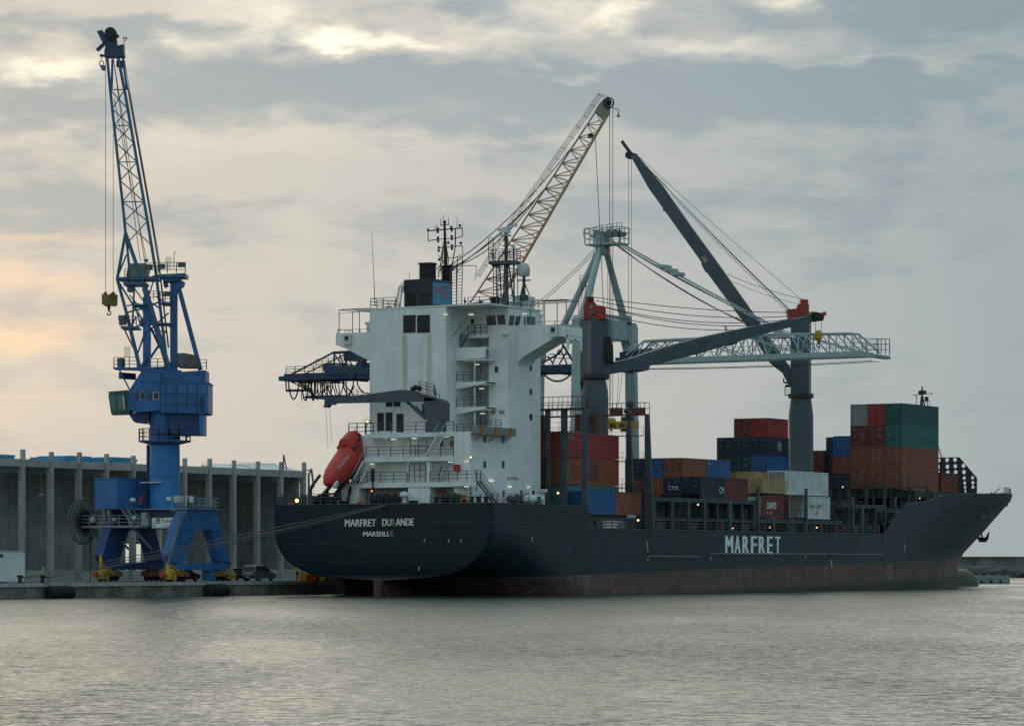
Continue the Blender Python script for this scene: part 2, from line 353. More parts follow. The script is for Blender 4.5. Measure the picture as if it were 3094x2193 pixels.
# ------------------------------------------------------------------ water
WA = (.56, .34, .30)          # ripple heights in metres: wavelets, fine ripple, long swell
def water_mat():
    m = bpy.data.materials.new('harbour_water'); m.use_nodes = True; nt = m.node_tree; b = nt.nodes['Principled BSDF']
    p = N(nt, 'ShaderNodeTexCoord').outputs['Object']
    pr = N(nt, 'ShaderNodeMapping', {'Vector': p, 'Rotation': (0, 0, R(-30))}).outputs[0]      # across the wind
    def ns(sc, det, off, st=(1, 1, 1), ro=.6, pp=None): return noise(nt, N(nt, 'ShaderNodeMapping', {'Vector': pp or pr, 'Scale': st, 'Location': off}).outputs[0], sc, det, ro)
    ruff = RAMP(nt, ns(.03, 3, (3, 8, 1), (1.6, .45, 1)), [(0.36, 0.45), (0.64, 1.0)])
    def hgt(off):               # height field; its slope is taken by differences so that far ripples keep their steepness
        q = N(nt, 'ShaderNodeVectorMath', {0: pr, 1: off}, operation='ADD').outputs[0]
        return M(nt, 'ADD', M(nt, 'MULTIPLY', ns(.75, 3, (0, 0, 0), (.55, 1.0, 1), .5, q), WA[0]), M(nt, 'ADD', M(nt, 'MULTIPLY', ns(2.4, 2, (9, 4, 2), (.6, 1, 1), .5, q), WA[1]), M(nt, 'MULTIPLY', ns(.16, 1, (5, 1, 7), (.6, 1, 1), .5, q), WA[2])))
    e = .04; h0 = hgt((0, 0, 0)); sl_ = M(nt, 'DIVIDE', ruff, -e)
    gx = M(nt, 'MULTIPLY', M(nt, 'SUBTRACT', hgt((e, 0, 0)), h0), sl_); gy = M(nt, 'MULTIPLY', M(nt, 'ABSOLUTE', M(nt, 'SUBTRACT', hgt((0, e, 0)), h0)), sl_)      # all slopes leaned towards the camera side, so the water mirrors higher sky
    nv = N(nt, 'ShaderNodeVectorMath', {0: N(nt, 'ShaderNodeCombineXYZ', {0: M(nt, 'ADD', M(nt, 'MULTIPLY', gx, CA), M(nt, 'MULTIPLY', gy, -SA)), 1: M(nt, 'ADD', M(nt, 'MULTIPLY', gx, SA), M(nt, 'MULTIPLY', gy, CA)), 2: 1.0}).outputs[0]}, operation='NORMALIZE').outputs[0]
    nt.links.new(nv, b.inputs['Normal'])
    nt.links.new(MIX(nt, ns(.02, 3, (1, 1, 1)), (.009, .040, .036), (.016, .050, .045)), b.inputs['Base Color'])
    b.inputs['Roughness'].default_value = .09; b.inputs['IOR'].default_value = 1.33; return m
cl_ = Vector((camo.location.x, camo.location.y, 0))
mb = MB()
mb.add([cl_+RV*a+FV*d_ for d_, a in ((-1500, -6000), (-1500, 6000), (30000, 30000), (30000, -30000))], [(0, 1, 2, 3)])
tag(mb.build('water', water_mat()), kind='structure')
# ------------------------------------------------------------------ quay
QZ, QE, SH = 1.45, -14.6, -40.0
mb = MB(); mb.box(-420, QE-0.9, -330, 168, -4, QZ)
tag(mb.build('quay', QUAYT), kind='structure')
mb = MB(); mb.box(QE-0.9, QE, -330, 168, -4, QZ-.32)
sA = S(150, QE)
mb.box(QE, QE+.12, sA, 168, -4, QZ-.42)
tag(mb.build('quay_wall', QUAYW), kind='structure')
mb = MB(); mb.box(QE-.9, QE+.16, -330, 168, QZ-.32, QZ+.03)
for i in range(41): mb.box(QE-.9, QE+.19, -330+12*i, -329.9+12*i, QZ-.33, QZ+.04)
tag(mb.build('quay_kerb', CONC), kind='structure')
mb = MB()
for t_ in (-17.0, -25.5): mb.box(t_-.09, t_+.09, -330, 168, QZ+.004, QZ+.05)
tag(mb.build('crane_rail_track', BLACK), kind='structure')
# fenders: big tyres hung on the wall
tyre = None
for px, lab in ((180, 'black rubber fender on the quay wall below the white cabin'), (652, 'black rubber fender on the quay wall below the silver car')):
    s0 = S(px, QE+.5)
    if tyre is None:
        mb = MB(); mb.lathe((QE+.55, s0-1.75, .55), [(.28, 0), (.62, .02), (.66, .2), (.66, 3.3), (.62, 3.48), (.28, 3.5)], 20, (0, 1, 0))
        for k in range(1, 7): mb.torus((QE+.55, s0-1.75+.5*k, .55), .66, .05, (0, 1, 0))
        mb.tube((QE+.55, s0-1.2, 1.1), (QE+.1, s0-1.4, QZ), .03); mb.tube((QE+.55, s0+1.2, 1.1), (QE+.1, s0+1.4, QZ), .03)
        tyre = mb.build('quay_fender', BLACKR, None, True, (QE+.55, s0, .55)); o = tyre
    else:
        o = tyre.copy(); SC.collection.objects.link(o); o.location = (QE+.55, s0, .55)
    tag(o, lab, 'fender', 'fenders on the quay wall')
# ------------------------------------------------------------------ shed
PX = [-120, -25, 64, 152, 239, 322, 403, 482, 560, 634, 707, 778, 847, 914]
SP = [S(x, SH) for x in PX]; s_end = SP[-1]; bay = (SP[-1]-SP[2])/11; SP = [s_end-bay*(13-i) for i in range(14)]
ztop = Z(1381, SH, SP[8]); zbm1 = Z(1404, SH, SP[7]); zbm0 = zbm1-.8; SD = 10.0
sh = thing('warehouse', 'long open fronted concrete warehouse with tall pillars on the quay behind the blue crane', 'warehouse', (SH, (SP[0]+s_end)/2, QZ))
for s_ in SP:
    mb = MB(); mb.box(SH+.02, SH+.42, s_-.2, s_+.2, QZ, ztop+random.uniform(-.12, .1)); mb.box(SH-.3, SH+.019, s_-.14, s_+.14, QZ, zbm0)
    mb.build('pillar', CONC, sh)
mb = MB()
for a, b in zip(SP, SP[1:]): mb.box(SH-.35, SH+.2, a+.21, b-.21, zbm0, zbm1)
mb.build('fascia_beam', CONC, sh)
mb = MB(); mb.box(SH-SD, SH-.4, SP[0], s_end+.3, zbm1-.5, zbm1-.15)
for a in SP: mb.box(SH-SD+.4, SH-.5, a-.25, a+.25, zbm1-1.4, zbm1-.51)
mb.build('roof', CONCD, sh)
dA, dB = S(371, SH-SD), S(425, SH-SD)
mb = MB(); mb.box(SH-SD, SH-SD+.4, SP[0], dA, QZ, zbm1-.52); mb.box(SH-SD, SH-SD+.4, dB, s_end-.32, QZ, zbm1-.52); mb.box(SH-SD, SH-SD+.4, dA, dB, 5.6, zbm1-.52)
mb.box(SH-SD, SH-SD+.4, (dA+dB)/2-.35, (dA+dB)/2+.35, QZ, 5.59)
mb.build('back_wall', CONCD, sh)
mb = MB(); mb.box(SH-SD, SH-.52, s_end-.3, s_end+.1, QZ, zbm1-.52); mb.build('end_wall', CONCD, sh)
mb = MB()
for i, (a, b) in enumerate(zip(SP, SP[1:])): mb.box(SH-.3, SH, a+.21, b-.21, QZ, QZ+1.15)
mb.build('low_wall', CONC, sh)
mb = MB()                                                           # pipes at the end of the shed
e0 = s_end+.9
mb.tube((SH+.3, e0, QZ), (SH+.3, e0, ztop-1.5), .16); mb.tube((SH+.3, e0, ztop-1.5), (SH+.1, e0+.9, ztop-.7), .14); mb.tube((SH+.1, e0+.9, ztop-.7), (SH+.1, e0+1.4, ztop-2.8), .14)
mb.tube((SH+.1, e0+1.4, ztop-2.8), (SH+.1, e0+.4, ztop-3.3), .14); mb.tube((SH+.5, e0-.6, ztop-.9), (SH+.3, e0+.6, ztop-.9), .1)
for z_ in (4, 7, 10): mb.box(SH+.1, SH+.4, s_end+.1, e0, z_, z_+.15)
mb.build('drain_pipe', GREYM, sh)
mb = MB(); a = PT(857, 1373, SH-6); mb.bar((a.x, a.y, zbm1-.2), a, .12); mb.bar(a, (a.x, a.y+.9, zbm1-.2), .1); mb.build('roof_prop', BLACK, sh)
SHEETB = mat('blue_sheeting', (.06, .30, .50), .6, var=.2)
# blue and white sheeted stacks on its roof
zr = zbm1-.15
for i, (x0, x1, yt, m_, lab) in enumerate([(-80, 26, 1371, SHEETB, 'tallest blue sheeted stack at the left edge of the warehouse roof'), (27, 45, 1374, SHEETB, 'short blue sheeted stack next to the tallest one on the warehouse roof'),
        (172, 189, 1387, SHEETB, 'lowest blue block, left end of the middle row on the warehouse roof'), (190, 212, 1380, SHEETB, 'blue block behind the fifth pillar side on the warehouse roof'),
        (213, 274, 1377.5, SHEETB, 'wide blue sheeted stack, tallest of the middle row on the warehouse roof'), (275, 338, 1382.5, SHEETB, 'flat blue sheeted stack in the middle row on the warehouse roof'),
        (339, 398, 1381.5, SHEETB, 'blue sheeted stack near the blue crane column on the warehouse roof'), (399, 414, 1387, SHEETB, 'small blue block beside the blue crane column on the warehouse roof')]):
    a, b = S(x0, SH-5), S(x1, SH-5); zt = Z(yt, SH-5, (a+b)/2)
    mb = MB(); mb.box(SH-9.5, SH-5, a, b-.1, zr, zt-.12); mb.box(SH-9.6, SH-4.9, a-.05, b-.05, zt-.25, zt)
    n = max(1, int((b-a)/1.3))
    for k in range(1, n): mb.box(SH-5, SH-4.96, a+(b-a)*k/n-.03, a+(b-a)*k/n+.03, zr, zt-.26)
    tag(mb.build('roof_stack', m_, None, False, (SH-7, (a+b)/2, zr)), lab, 'stack', 'blue sheeted stacks on the warehouse roof')
for x0, x1, yt, lab in ((690, 800, 1401, 'long low white sheet lying on the warehouse roof'), (800, 912, 1398, 'raised white sheet at the far end of the warehouse roof')):
    a, b = S(x0, SH-5), S(x1, SH-5); zt = max(Z(yt, SH-5, (a+b)/2), zr+.4)
    mb = MB(); mb.add([(SH-4, a, zr+.1), (SH-4, b, zr+.1), (SH-9, b, zt), (SH-9, a, zt-.15), (SH-4, a, zr), (SH-4, b, zr), (SH-9, b, zr), (SH-9, a, zr)], [(0, 1, 2, 3), (4, 7, 6, 5), (0, 4, 5, 1), (1, 5, 6, 2), (2, 6, 7, 3), (3, 7, 4, 0)])
    mb.box(SH-9, SH-8.8, a, b, zt, zt+.05)
    tag(mb.build('roof_sheet', WHITE2, None, False, (SH-6, (a+b)/2, zr)), lab, 'sheet', 'white sheets on the warehouse roof')
# ------------------------------------------------------------------ breakwater
BY = 745.0
def bw(x, dep, z): p = PD(x, HZ, BY); q = p+FV*dep; return (q.x, q.y, z)
mb = MB(); zt = 4.7
prof = [(-4.6, -3), (-4.4, .3), (-4.2, 1.2), (-4.0, 2.4), (0, 2.6), (0, zt-.25), (-.5, zt-.2), (-.5, zt), (3, zt), (3.1, 2), (16, -3)]
xs = [2300+60*i for i in range(60)]
for i, x in enumerate(xs):
    for k, (d_, z_) in enumerate(prof):
        j = random.uniform(-.5, .5) if k in (1, 2, 3) else 0
        mb.v.append(bw(x, d_+j, z_+j*.35))
n = len(prof)
for i in range(len(xs)-1):
    for k in range(n-1): mb.f.append((i*n+k, (i+1)*n+k, (i+1)*n+k+1, i*n+k+1))
tag(mb.build('breakwater', mat('breakwater_stone', (.18, .175, .165), .9, var=.4, scale=.35, streak=.4, spec=.2, bump=.5)), 'low grey stone breakwater across the harbour mouth beyond the bow', 'breakwater')
mb = MB()
for i in range(330):
    x = random.uniform(2880, 3600); r = random.uniform(.5, 1.4); p = bw(x, random.uniform(-8, -4.6), random.uniform(-.2, 1.0))
    mb.ball(p, r, 6, (random.uniform(.7, 1.4), random.uniform(.7, 1.4), random.uniform(.5, .9)))
tag(mb.build('breakwater_boulders', mat('boulder_stone', (.06, .058, .055), .9, var=.5, scale=.8)), 'dark boulders heaped along the foot of the breakwater', 'boulders', kind='stuff')
# low grey pontoon lying off the bow
q0 = PD(2960, 1697, 530); q0.z = 0
pn = thing('floating_pontoon', 'low pale grey pontoon floating beside the red bulb of the bow', 'pontoon', (q0.x, q0.y, 0))
def pon(a, d_, z): return q0+RV*a+FV*d_+UP*z
mb = MB(); sec = [(0, -.3), (0, .95), (.1, 1.1)]
pl = [pon(-.6, 0, 0), pon(4.4, 0, 0), pon(5.0, .9, 0), pon(5.0, 2.2, 0), pon(-.6, 2.2, 0)]
mb.poly([p-UP*.3 for p in pl], UP*1.5); mb.build('hull', mat('pontoon_grey', (.24, .275, .265), .6, var=.2), pn)
mb = MB(); mb.poly([p+UP*1.21 for p in pl], UP*.12)
for a in (0, 1.5, 3, 4.3): mb.tube(pon(a, .3, 1.33), pon(a, .3, 1.6), .1)
mb.build('deck', mat('pontoon_deck', (.30, .33, .32), .7), pn)
mb = SB()
for a in (.3, 1.8, 3.3): mb.ball(pon(a, -.1, .35), .22, 8, (1, .6, 1.2))
mb.build('fender', BLACKR, pn)
# ------------------------------------------------------------------ the ship
HB = 13.3
ship = thing('container_ship', 'dark hulled container ship with tall white house, moored stern towards us along the quay', 'container ship', (0, 70, 0))
def hz0(s): return interp([(0, 1.6), (4, 1.2), (8, -.2), (14, -4), (24, -8), (400, -8)], s)
def hzc(s): return interp([(0, 8.2), (6, 7.2), (14, 4.5), (24, 0), (34, -4), (60, -5)], s)
def stem(z): return interp([(-8, 155), (0, 154.4), (2.5, 154.8), (4.6, 156.6), (8, 164.9), (12.45, 174.7), (14, 177.5)], z)
def sm_(z): return interp([(-3, 96), (0, 98), (4.6, 102), (8, 107), (12.45, 118)], z)
def hb(s, z):
    b = HB
    c0, c = hz0(s), hzc(s)
    if s < 70 and z < c: b = HB*max(0., 1-min(1, (c-z)/(c-c0))**3)**(1/3)
    if s < .6: b -= .6*(1-math.sqrt(max(0, 1-((.6-s)/.6)**2)))
    a, e = sm_(z), stem(z)
    if s > a: b *= max(0., 1-min(1, (s-a)/(e-a))**interp([(-3, 1.7), (4.6, 1.75), (8, 1.9), (12.45, 2.0)], z))
    return b
def htop(s): return interp([(0, 9.4), (20.2, 9.4), (21.3, 7.7), (22.4, 7.0), (97.8, 7.0), (104.6, 10.9), (112, 11.3), (118, 12.3), (150, 13.1), (160.2, 13.15), (161.2, 12.35), (180, 12.45)], s)
def hull_mat():
    m = bpy.data.materials.new('hull_paint'); m.use_nodes = True; nt = m.node_tree; b = nt.nodes['Principled BSDF']
    p = N(nt, 'ShaderNodeTexCoord').outputs['Object']; z = N(nt, 'ShaderNodeSeparateXYZ', {0: p}).outputs[2]
    big = noise(nt, p, .12, 6, .6); sm = noise(nt, p, .9, 8, .68); st = noise(nt, N(nt, 'ShaderNodeMapping', {'Vector': p, 'Scale': (1, .55, .05)}).outputs[0], 1.0, 5, .6)
    pat = noise(nt, N(nt, 'ShaderNodeMapping', {'Vector': p, 'Scale': (.3, .12, .5)}).outputs[0], 1.0, 3, .5)
    y_ = N(nt, 'ShaderNodeSeparateXYZ', {0: p}).outputs[1]
    lft = RAMP(nt, M(nt, 'DIVIDE', M(nt, 'ADD', y_, 70.0), 175.0), [(.1, 0), (.75, 1)])
    med = noise(nt, p, .35, 7, .65, 0, (3, 1, 2))
    top = MIX(nt, RAMP(nt, big, [(.35, 0), (.65, 1)]), (.0055, .0155, .022), (.010, .026, .036))
    top = MIX(nt, M(nt, 'MULTIPLY', lft, .8), top, MIX(nt, RAMP(nt, big, [(.35, 0), (.65, 1)]), (.022, .046, .058), (.032, .060, .075)))      # lighter, bluer towards the bow: distance haze and light put into the colour
    top = MIX(nt, M(nt, 'MULTIPLY', RAMP(nt, med, [(.54, 0), (.66, 1)]), .28), top, (.040, .047, .052))
    top = MIX(nt, M(nt, 'MULTIPLY', RAMP(nt, st, [(.5, 0), (.72, 1)]), .6), top, (.010, .014, .017))
    top = MIX(nt, M(nt, 'MULTIPLY', RAMP(nt, sm, [(.60, 0), (.70, 1)]), .35), top, (.060, .036, .028))
    def seam(v, per, w): return RAMP(nt, M(nt, 'ABSOLUTE', M(nt, 'SUBTRACT', M(nt, 'FRACT', M(nt, 'DIVIDE', v, per)), .5)), [(0, 1), (w, 1), (w+.004, 0)])
    sm2 = M(nt, 'MAXIMUM', seam(z, 2.15, .018), seam(M(nt, 'ADD', y_, M(nt, 'MULTIPLY', M(nt, 'FLOOR', M(nt, 'DIVIDE', z, 2.15)), 3.7)), 8.4, .005))
    top = MIX(nt, M(nt, 'MULTIPLY', sm2, .5), top, (.055, .062, .066))
    low = MIX(nt, RAMP(nt, sm, [(.38, 0), (.62, 1)]), (.075, .036, .031), (.19, .088, .068))
    low = MIX(nt, M(nt, 'MULTIPLY', RAMP(nt, med, [(.46, 0), (.60, 1)]), .75), low, (.085, .078, .074))
    low = MIX(nt, M(nt, 'MULTIPLY', RAMP(nt, pat, [(.52, 0), (.62, 1)]), .6), low, (.035, .030, .030))
    low = MIX(nt, M(nt, 'MULTIPLY', RAMP(nt, st, [(.56, 0), (.68, 1)]), .7), low, (.24, .19, .15))
    low = MIX(nt, M(nt, 'MULTIPLY', sm2, .4), low, (.04, .03, .03))
    z = M(nt, 'SUBTRACT', z, M(nt, 'MULTIPLY', y_, .016)); z = M(nt, 'SUBTRACT', z, .15)
    zn = M(nt, 'ADD', z, M(nt, 'MULTIPLY', M(nt, 'SUBTRACT', sm, .5), .5))
    low = MIX(nt, RAMP(nt, M(nt, 'MULTIPLY', zn, .5), [(.1, 1), (.38, 0)]), low, (.040, .048, .022))
    low = MIX(nt, RAMP(nt, M(nt, 'MULTIPLY', zn, .5), [(.0, 1), (.16, 0)]), low, (.018, .024, .016))
    c = MIX(nt, RAMP(nt, M(nt, 'SUBTRACT', M(nt, 'ADD', z, M(nt, 'MULTIPLY', M(nt, 'SUBTRACT', sm, .5), .25)), 2.3), [(.48, 0), (.52, 1)]), low, top)
    nt.links.new(c, b.inputs['Base Color']); nt.links.new(M(nt, 'ADD', M(nt, 'MULTIPLY', sm, .35), .32), b.inputs['Roughness'])
    pl = N(nt, 'ShaderNodeTexBrick', {'Vector': N(nt, 'ShaderNodeMapping', {'Vector': N(nt, 'ShaderNodeVectorRotate', {'Vector': p, 'Axis': (1, 1, 0), 'Angle': 0.0}, rotation_type='AXIS_ANGLE').outputs[0], 'Scale': (1, 1, 1)}).outputs[0]}).outputs['Fac'] if False else big
    bn = N(nt, 'ShaderNodeBump', {'Height': pat, 'Strength': .5, 'Distance': .12}); nt.links.new(bn.outputs[0], b.inputs['Normal'])
    b.inputs['Specular IOR Level'].default_value = .3; return m
HULLM = hull_mat()
st_ = [0, .03, .1, .22, .38, .6, 1.2, 2, 3.5, 5, 7, 9, 11, 13, 15, 17, 19, 20.2, 20.7, 21.3, 22.4, 24, 27, 30, 34, 40, 48, 56, 64, 72, 80, 88, 94, 97.8]
us = [(s_, None) for s_ in st_]+[(None, i/44) for i in range(1, 45)]
NV = 22
def hp(k, v, sgn):
    s_, u = us[k]
    if s_ is not None: s = s_; zl = max(-3, hz0(s)); z = zl+(htop(s)-zl)*v
    else:
        sn = 97.8+(174.7-97.8)*(u**.85); z = -3+(htop(sn)+3)*v; s = 97.8+(stem(z)-97.8)*(u**.85)
        if v > .999: z = htop(s)
    return (sgn*max(hb(s, z), .02 if s < 3 else .05 if s > 100 else 0), s, z)
mb = MB(); idx = {}
for sg in (-1, 1):
    for k in range(len(us)):
        for j in range(NV+1):
            v = 1-(1-j/NV)**1.0; idx[sg, k, j] = len(mb.v); mb.v.append(hp(k, v, sg))
    for k in range(len(us)-1):
        for j in range(NV):
            f_ = (idx[sg, k, j], idx[sg, k+1, j], idx[sg, k+1, j+1], idx[sg, k, j+1]); mb.f.append(f_ if sg > 0 else f_[::-1])
for j in range(NV): mb.f.append((idx[-1, 0, j], idx[1, 0, j], idx[1, 0, j+1], idx[-1, 0, j+1]))
for k in range(len(us)-1): mb.f.append((idx[-1, k, 0], idx[-1, k+1, 0], idx[1, k+1, 0], idx[1, k, 0]))
hull = mb.build('hull', HULLM, ship, True)
mb = MB(); mb.poly([(-.35, -.6, -3), (-.35, 6.5, -3), (-.35, 7.5, 1.0), (-.35, 2.5, 1.35), (-.35, -.6, 1.75)], (.7, 0, 0)); mb.build('rudder', HULLM, ship)
mb = MB(); be = S(2976, 2.2); mb.lathe((0, be-18, -.95), [(2.8, 0), (3.2, 6), (3.4, 12), (3.4, 15.6), (3.15, 16.8), (2.6, 17.6), (1.6, 18.1), (.05, 18.2)], 28, (0, 1, 0)); mb.v = [(x_*.6, y_, z_) for x_, y_, z_ in mb.v]; mb.build('bulbous_bow', HULLM, ship, True)
def deck(name, ss, zf, m, inset=.25):
    mb = MB()
    for i, s in enumerate(ss):
        z = zf(s); b = max(hb(s, z)-inset, .05); mb.v += [(-b, s, z), (b, s, z)]
        if i: o = len(mb.v); mb.f.append((o-4, o-3, o-1, o-2))
    return mb.build(name, m, ship)
deck('poop_deck', [.1+i*2 for i in range(11)], lambda s: 9.0, DECKD)
deck('main_deck', [21+i*4 for i in range(21)], lambda s: 6.6, DECKD)
deck('forecastle_deck', [102+i*3.5 for i in range(21)], lambda s: htop(s)-1.0, DECKD)
# bulwark cap, rubbing strakes, draught marks
mb = MB()
for a, b in ((.1, 20.1), (22.6, 97.6)):
    k = int((b-a)/4)
    for i in range(k):
        s0, s1 = a+(b-a)*i/k, a+(b-a)*(i+1)/k
        for sg in (-1, 1): mb.bar((sg*(hb(s0, htop(s0))-.08), s0, htop(s0)+.05), (sg*(hb(s1, htop(s1))-.08), s1, htop(s1)+.05), .26, .1)
mb.bar((-HB, .05, 9.45), (HB, .05, 9.45), .26, .1)
s = 104.8
while s < 172:
    e = s+2.5
    for sg in (-1, 1): mb.bar((sg*(hb(s, htop(s))-.06), s, htop(s)+.05), (sg*(hb(e, htop(e))-.06), e, htop(e)+.05), .22, .1)
    s = e
mb.build('bulwark_cap', POSTG, ship)
mb = SB()
for xa, xb, y in ((1957, 2114, 1680), (2142, 2668, 1673)):
    a, b = S(xa, HB), S(xb, HB); z0_ = Z(y, HB, (a+b)/2); n = 8
    mb.bar((HB+.05, a, z0_), (HB+.05, min(b, 98), z0_), .14, .16)
    if b > 98: mb.bar((HB+.05, 98, z0_), (hb(b, z0_)+.05, b, z0_), .14, .16)
mb.build('rubbing_strake', mat('strake_grey', (.16, .18, .19), .6, var=.3, rust=.4), ship)
mb = SB()
for x, y, w, h in ((1955, 1648, .25, .9), (1957, 1663, .25, .35), (1957, 1690, .3, .3), (1608, 1628, .3, .5), (1283, 1631, .4, .5), (1356, 1632, .4, .5), (1393, 1633, .4, .5), (1266, 1717, .4, .55), (2147, 1687, .35, .35), (2434, 1680, .3, .4), (2733, 1653, .3, 1.0), (2512, 1702, .4, .9)):
    t_ = HB
    s = S(x, HB)
    if s < 0:
        p = PS(x, y, 0); mb.box(p.x-w*.2, p.x+w*.2, -.025, -.01, p.z-h/3, p.z+h/3)
    else:
        for _ in range(6): s = S(x, t_); t_ = hb(s, Z(y, t_, s))
        z = Z(y, t_, s); mb.box(t_-.05, t_+.03, s-w/2, s+w/2, z-h/2, z+h/2)
mb.build('draught_mark', mat('mark_grey', (.30, .33, .33), .6, var=.2), ship)
# lettering
p0, p1 = PS(1043, 1580, 0), PS(1250, 1578, 0)
zc = (p0.z+p1.z)/2; wch = (p1.x-p0.x)
def tr(s, m, xa, xb, y, h): a, b = T(xa, 0), T(xb, 0); text('ship_name_letters', s, m, ship, ((a+b)/2, -.012, Z(y, (a+b)/2, 0)), (1, 0, 0), UP, b-a, h, .035)
tr('MARFRET', LETW, 1043, 1136, 1579, .74); tr('DU', LETW, 1156, 1182, 1578, .74); tr('R', LETO, 1184.5, 1195, 1577.5, .74); tr('ANDE', LETW, 1197, 1250, 1576.5, .74)
tr('MARSEILL', LETW, 1098, 1178, 1612.5, .5); tr('E', LETR, 1180.5, 1189, 1611.5, .5)
sa, sb = S(2192, HB), S(2363, HB); zt, zb = Z(1619, HB, (sa+sb)/2), Z(1673, HB, (sa+sb)/2)
cx = sa; wl = (sb-sa)/7
for i, c in enumerate('MARFRET'):
    w = wl*(.84 if c == 'M' else .70 if c not in 'EFT' else .62)
    text('hull_letter', c, LETW, ship, (HB+.008, sa+wl*(i+.5)-wl*.06, (zt+zb)/2), (0, 1, 0), UP, w, zt-zb, .05)
def onhull(x, y):
    t_ = 8.0
    for _ in range(40): s = S(x, t_); t_ = .5*t_+.5*hb(s, Z(y, t_, s))
    return Vector((t_, s, Z(y, t_, s)))
a, b, c = onhull(2974, 1558), onhull(2998, 1556), onhull(2986, 1566)
text('bow_name_letters', 'MARFRET DURANDE', mat('faded_letters', (.10, .115, .12), .6), ship, (a+b)/2+Vector((.10, 0, 0)), b-a, UP, (b-a).length*1.9, .75, .012)
# anchor under the flare
ap = Vector((-.2, S(2968, 0)-1.2, 8.0)); ap = PT(2968, 1606, .4)
mb = MB(); mb.tube(ap+Vector((0, -1, .8)), ap+UP*-.9, .14); q = ap-UP*.9
mb.poly([q+Vector((-.95, 0, .9)), q+Vector((-.75, 0, -.25)), q+Vector((0, 0, -.55)), q+Vector((.75, 0, -.25)), q+Vector((.95, 0, .9)), q+Vector((.5, 0, .1)), q+Vector((-.5, 0, .1))], (0, .45, 0))
mb.box(q.x-.5, q.x+.5, q.y-.1, q.y+.55, q.z-.6, q.z+.1); mb.build('anchor', BLACK, ship)
# ---------------- superstructure
HS = 8.3                                                            # half width of the house
zA, zB, zC = Z(1307, 2, 5), Z(1379, 2, 5), Z(1457, 2, 5)            # deck edges A, B, C
zTop = 30.15; sH1 = 18.9
house = None
mb = MB()
mb.box(-HS, HS, 15.0, sH1, 9.0, zTop-.02)                            # block behind the stair well
mb.box(T(1477, 12), HS, 12.0, 14.98, zA+.02, zTop-.01)               # starboard tower
mb.box(T(1381, 5), HS, 4.4, 14.99, 9.0, zA)                          # lower starboard block
mb.box(-6, T(1381, 5)-.02, 6.0, 14.97, 9.0, zA-.5)                   # lower core
mb.box(T(1348, 8)+.03, T(1477, 12)-.02, 12.0, 14.97, Z(1011, 5, 11.5)+.01, zTop-.03)
house = mb.build('superstructure', WHITE, ship)
def hp_(name, mb, m, sm=False): return mb.build(name, m, house, sm)
cs = 8.0; cL, cR = T(1117, cs), T(1348, cs)
mb = MB(); mb.box(cL, cR, cs, 14.96, zA+.03, zTop)
for z_ in (19.7, 22.4, 25.1, 27.8): mb.box(cL-.015, cR+.015, cs-.015, 14.9, z_-.03, z_+.03)
for xx in (1190, 1270): mb.box(T(xx, cs)-.03, T(xx, cs)+.03, cs-.012, cs+.1, 19, zTop-.1)
hp_('engine_casing', mb, WHITE)
mb = SB()                                                           # rusty water streaks down the casing
for xa, xb, ya, yb in ((1216, 1230, 1012, 1200), (1290, 1303, 1012, 1195)):
    mb.box(T(xa, cs), T(xb, cs), cs-.02, cs, Z(yb, 0, cs), Z(ya, 0, cs))
RS = mat('rust_streak', (.62, .615, .53), .6, var=.1, scale=.8, rust=0, streak=.6, rustc=(.42, .33, .17)); hp_('rust_streak', mb, RS)
pz = T(1367, 12)
mb = SB(); mb.box(cR+.5, cR+1.25, 11.97, 12.0, zl if False else 27.45, zTop-.25); hp_('rust_streak', mb, RS)
def aftp(name, m, s, xa, xb, ya, yb, d=.03):                        # a flat fitting on an aft facing wall
    t0, t1 = T(xa, s), T(xb, s); c = (t0+t1)/2; mb = MB(); mb.box(t0, t1, s-d, s-.002, Z(yb, c, s), Z(ya, c, s)); return hp_(name, mb, m)
def sidep(name, m, t, xa, xb, ya, yb, d=.03):
    s0, s1 = S(xa, t), S(xb, t); c = (s0+s1)/2; mb = MB(); mb.box(t+.002, t+d, s0, s1, Z(yb, t, c), Z(ya, t, c)); return hp_(name, mb, m)
for xa, xb in ((1219, 1256), (1261, 1299)):                         # engine room vents
    o = aftp('vent_louvre', BLACK, cs, xa, xb, 952, 1005, .06)
    mb = MB(); t0, t1 = T(xa, cs), T(xb, cs)
    for k in range(9):
        z_ = Z(1003, 0, cs)+k*.205; mb.box(t0+.05, t1-.05, cs-.10, cs-.062, z_, z_+.06)
    hp_('vent_slats', mb, FUNN)
for xa, xb, ya, yb in ((1140, 1160, 1247, 1302), (1166, 1186, 1246, 1302), (1198, 1219, 1250, 1305)): aftp('casing_door', BLACK, cs, xa, xb, ya, yb)
aftp('door_frame', WHITE2, cs, 1187, 1189, 1237, 1302, .08); aftp('door_frame', WHITE2, cs, 1163, 1165, 1244, 1302, .06)
aftp('vent_louvre', BLACK, cs, 1166, 1186, 1214, 1228); aftp('vent_louvre', BLACK, cs, 1189, 1210, 1214, 1228)
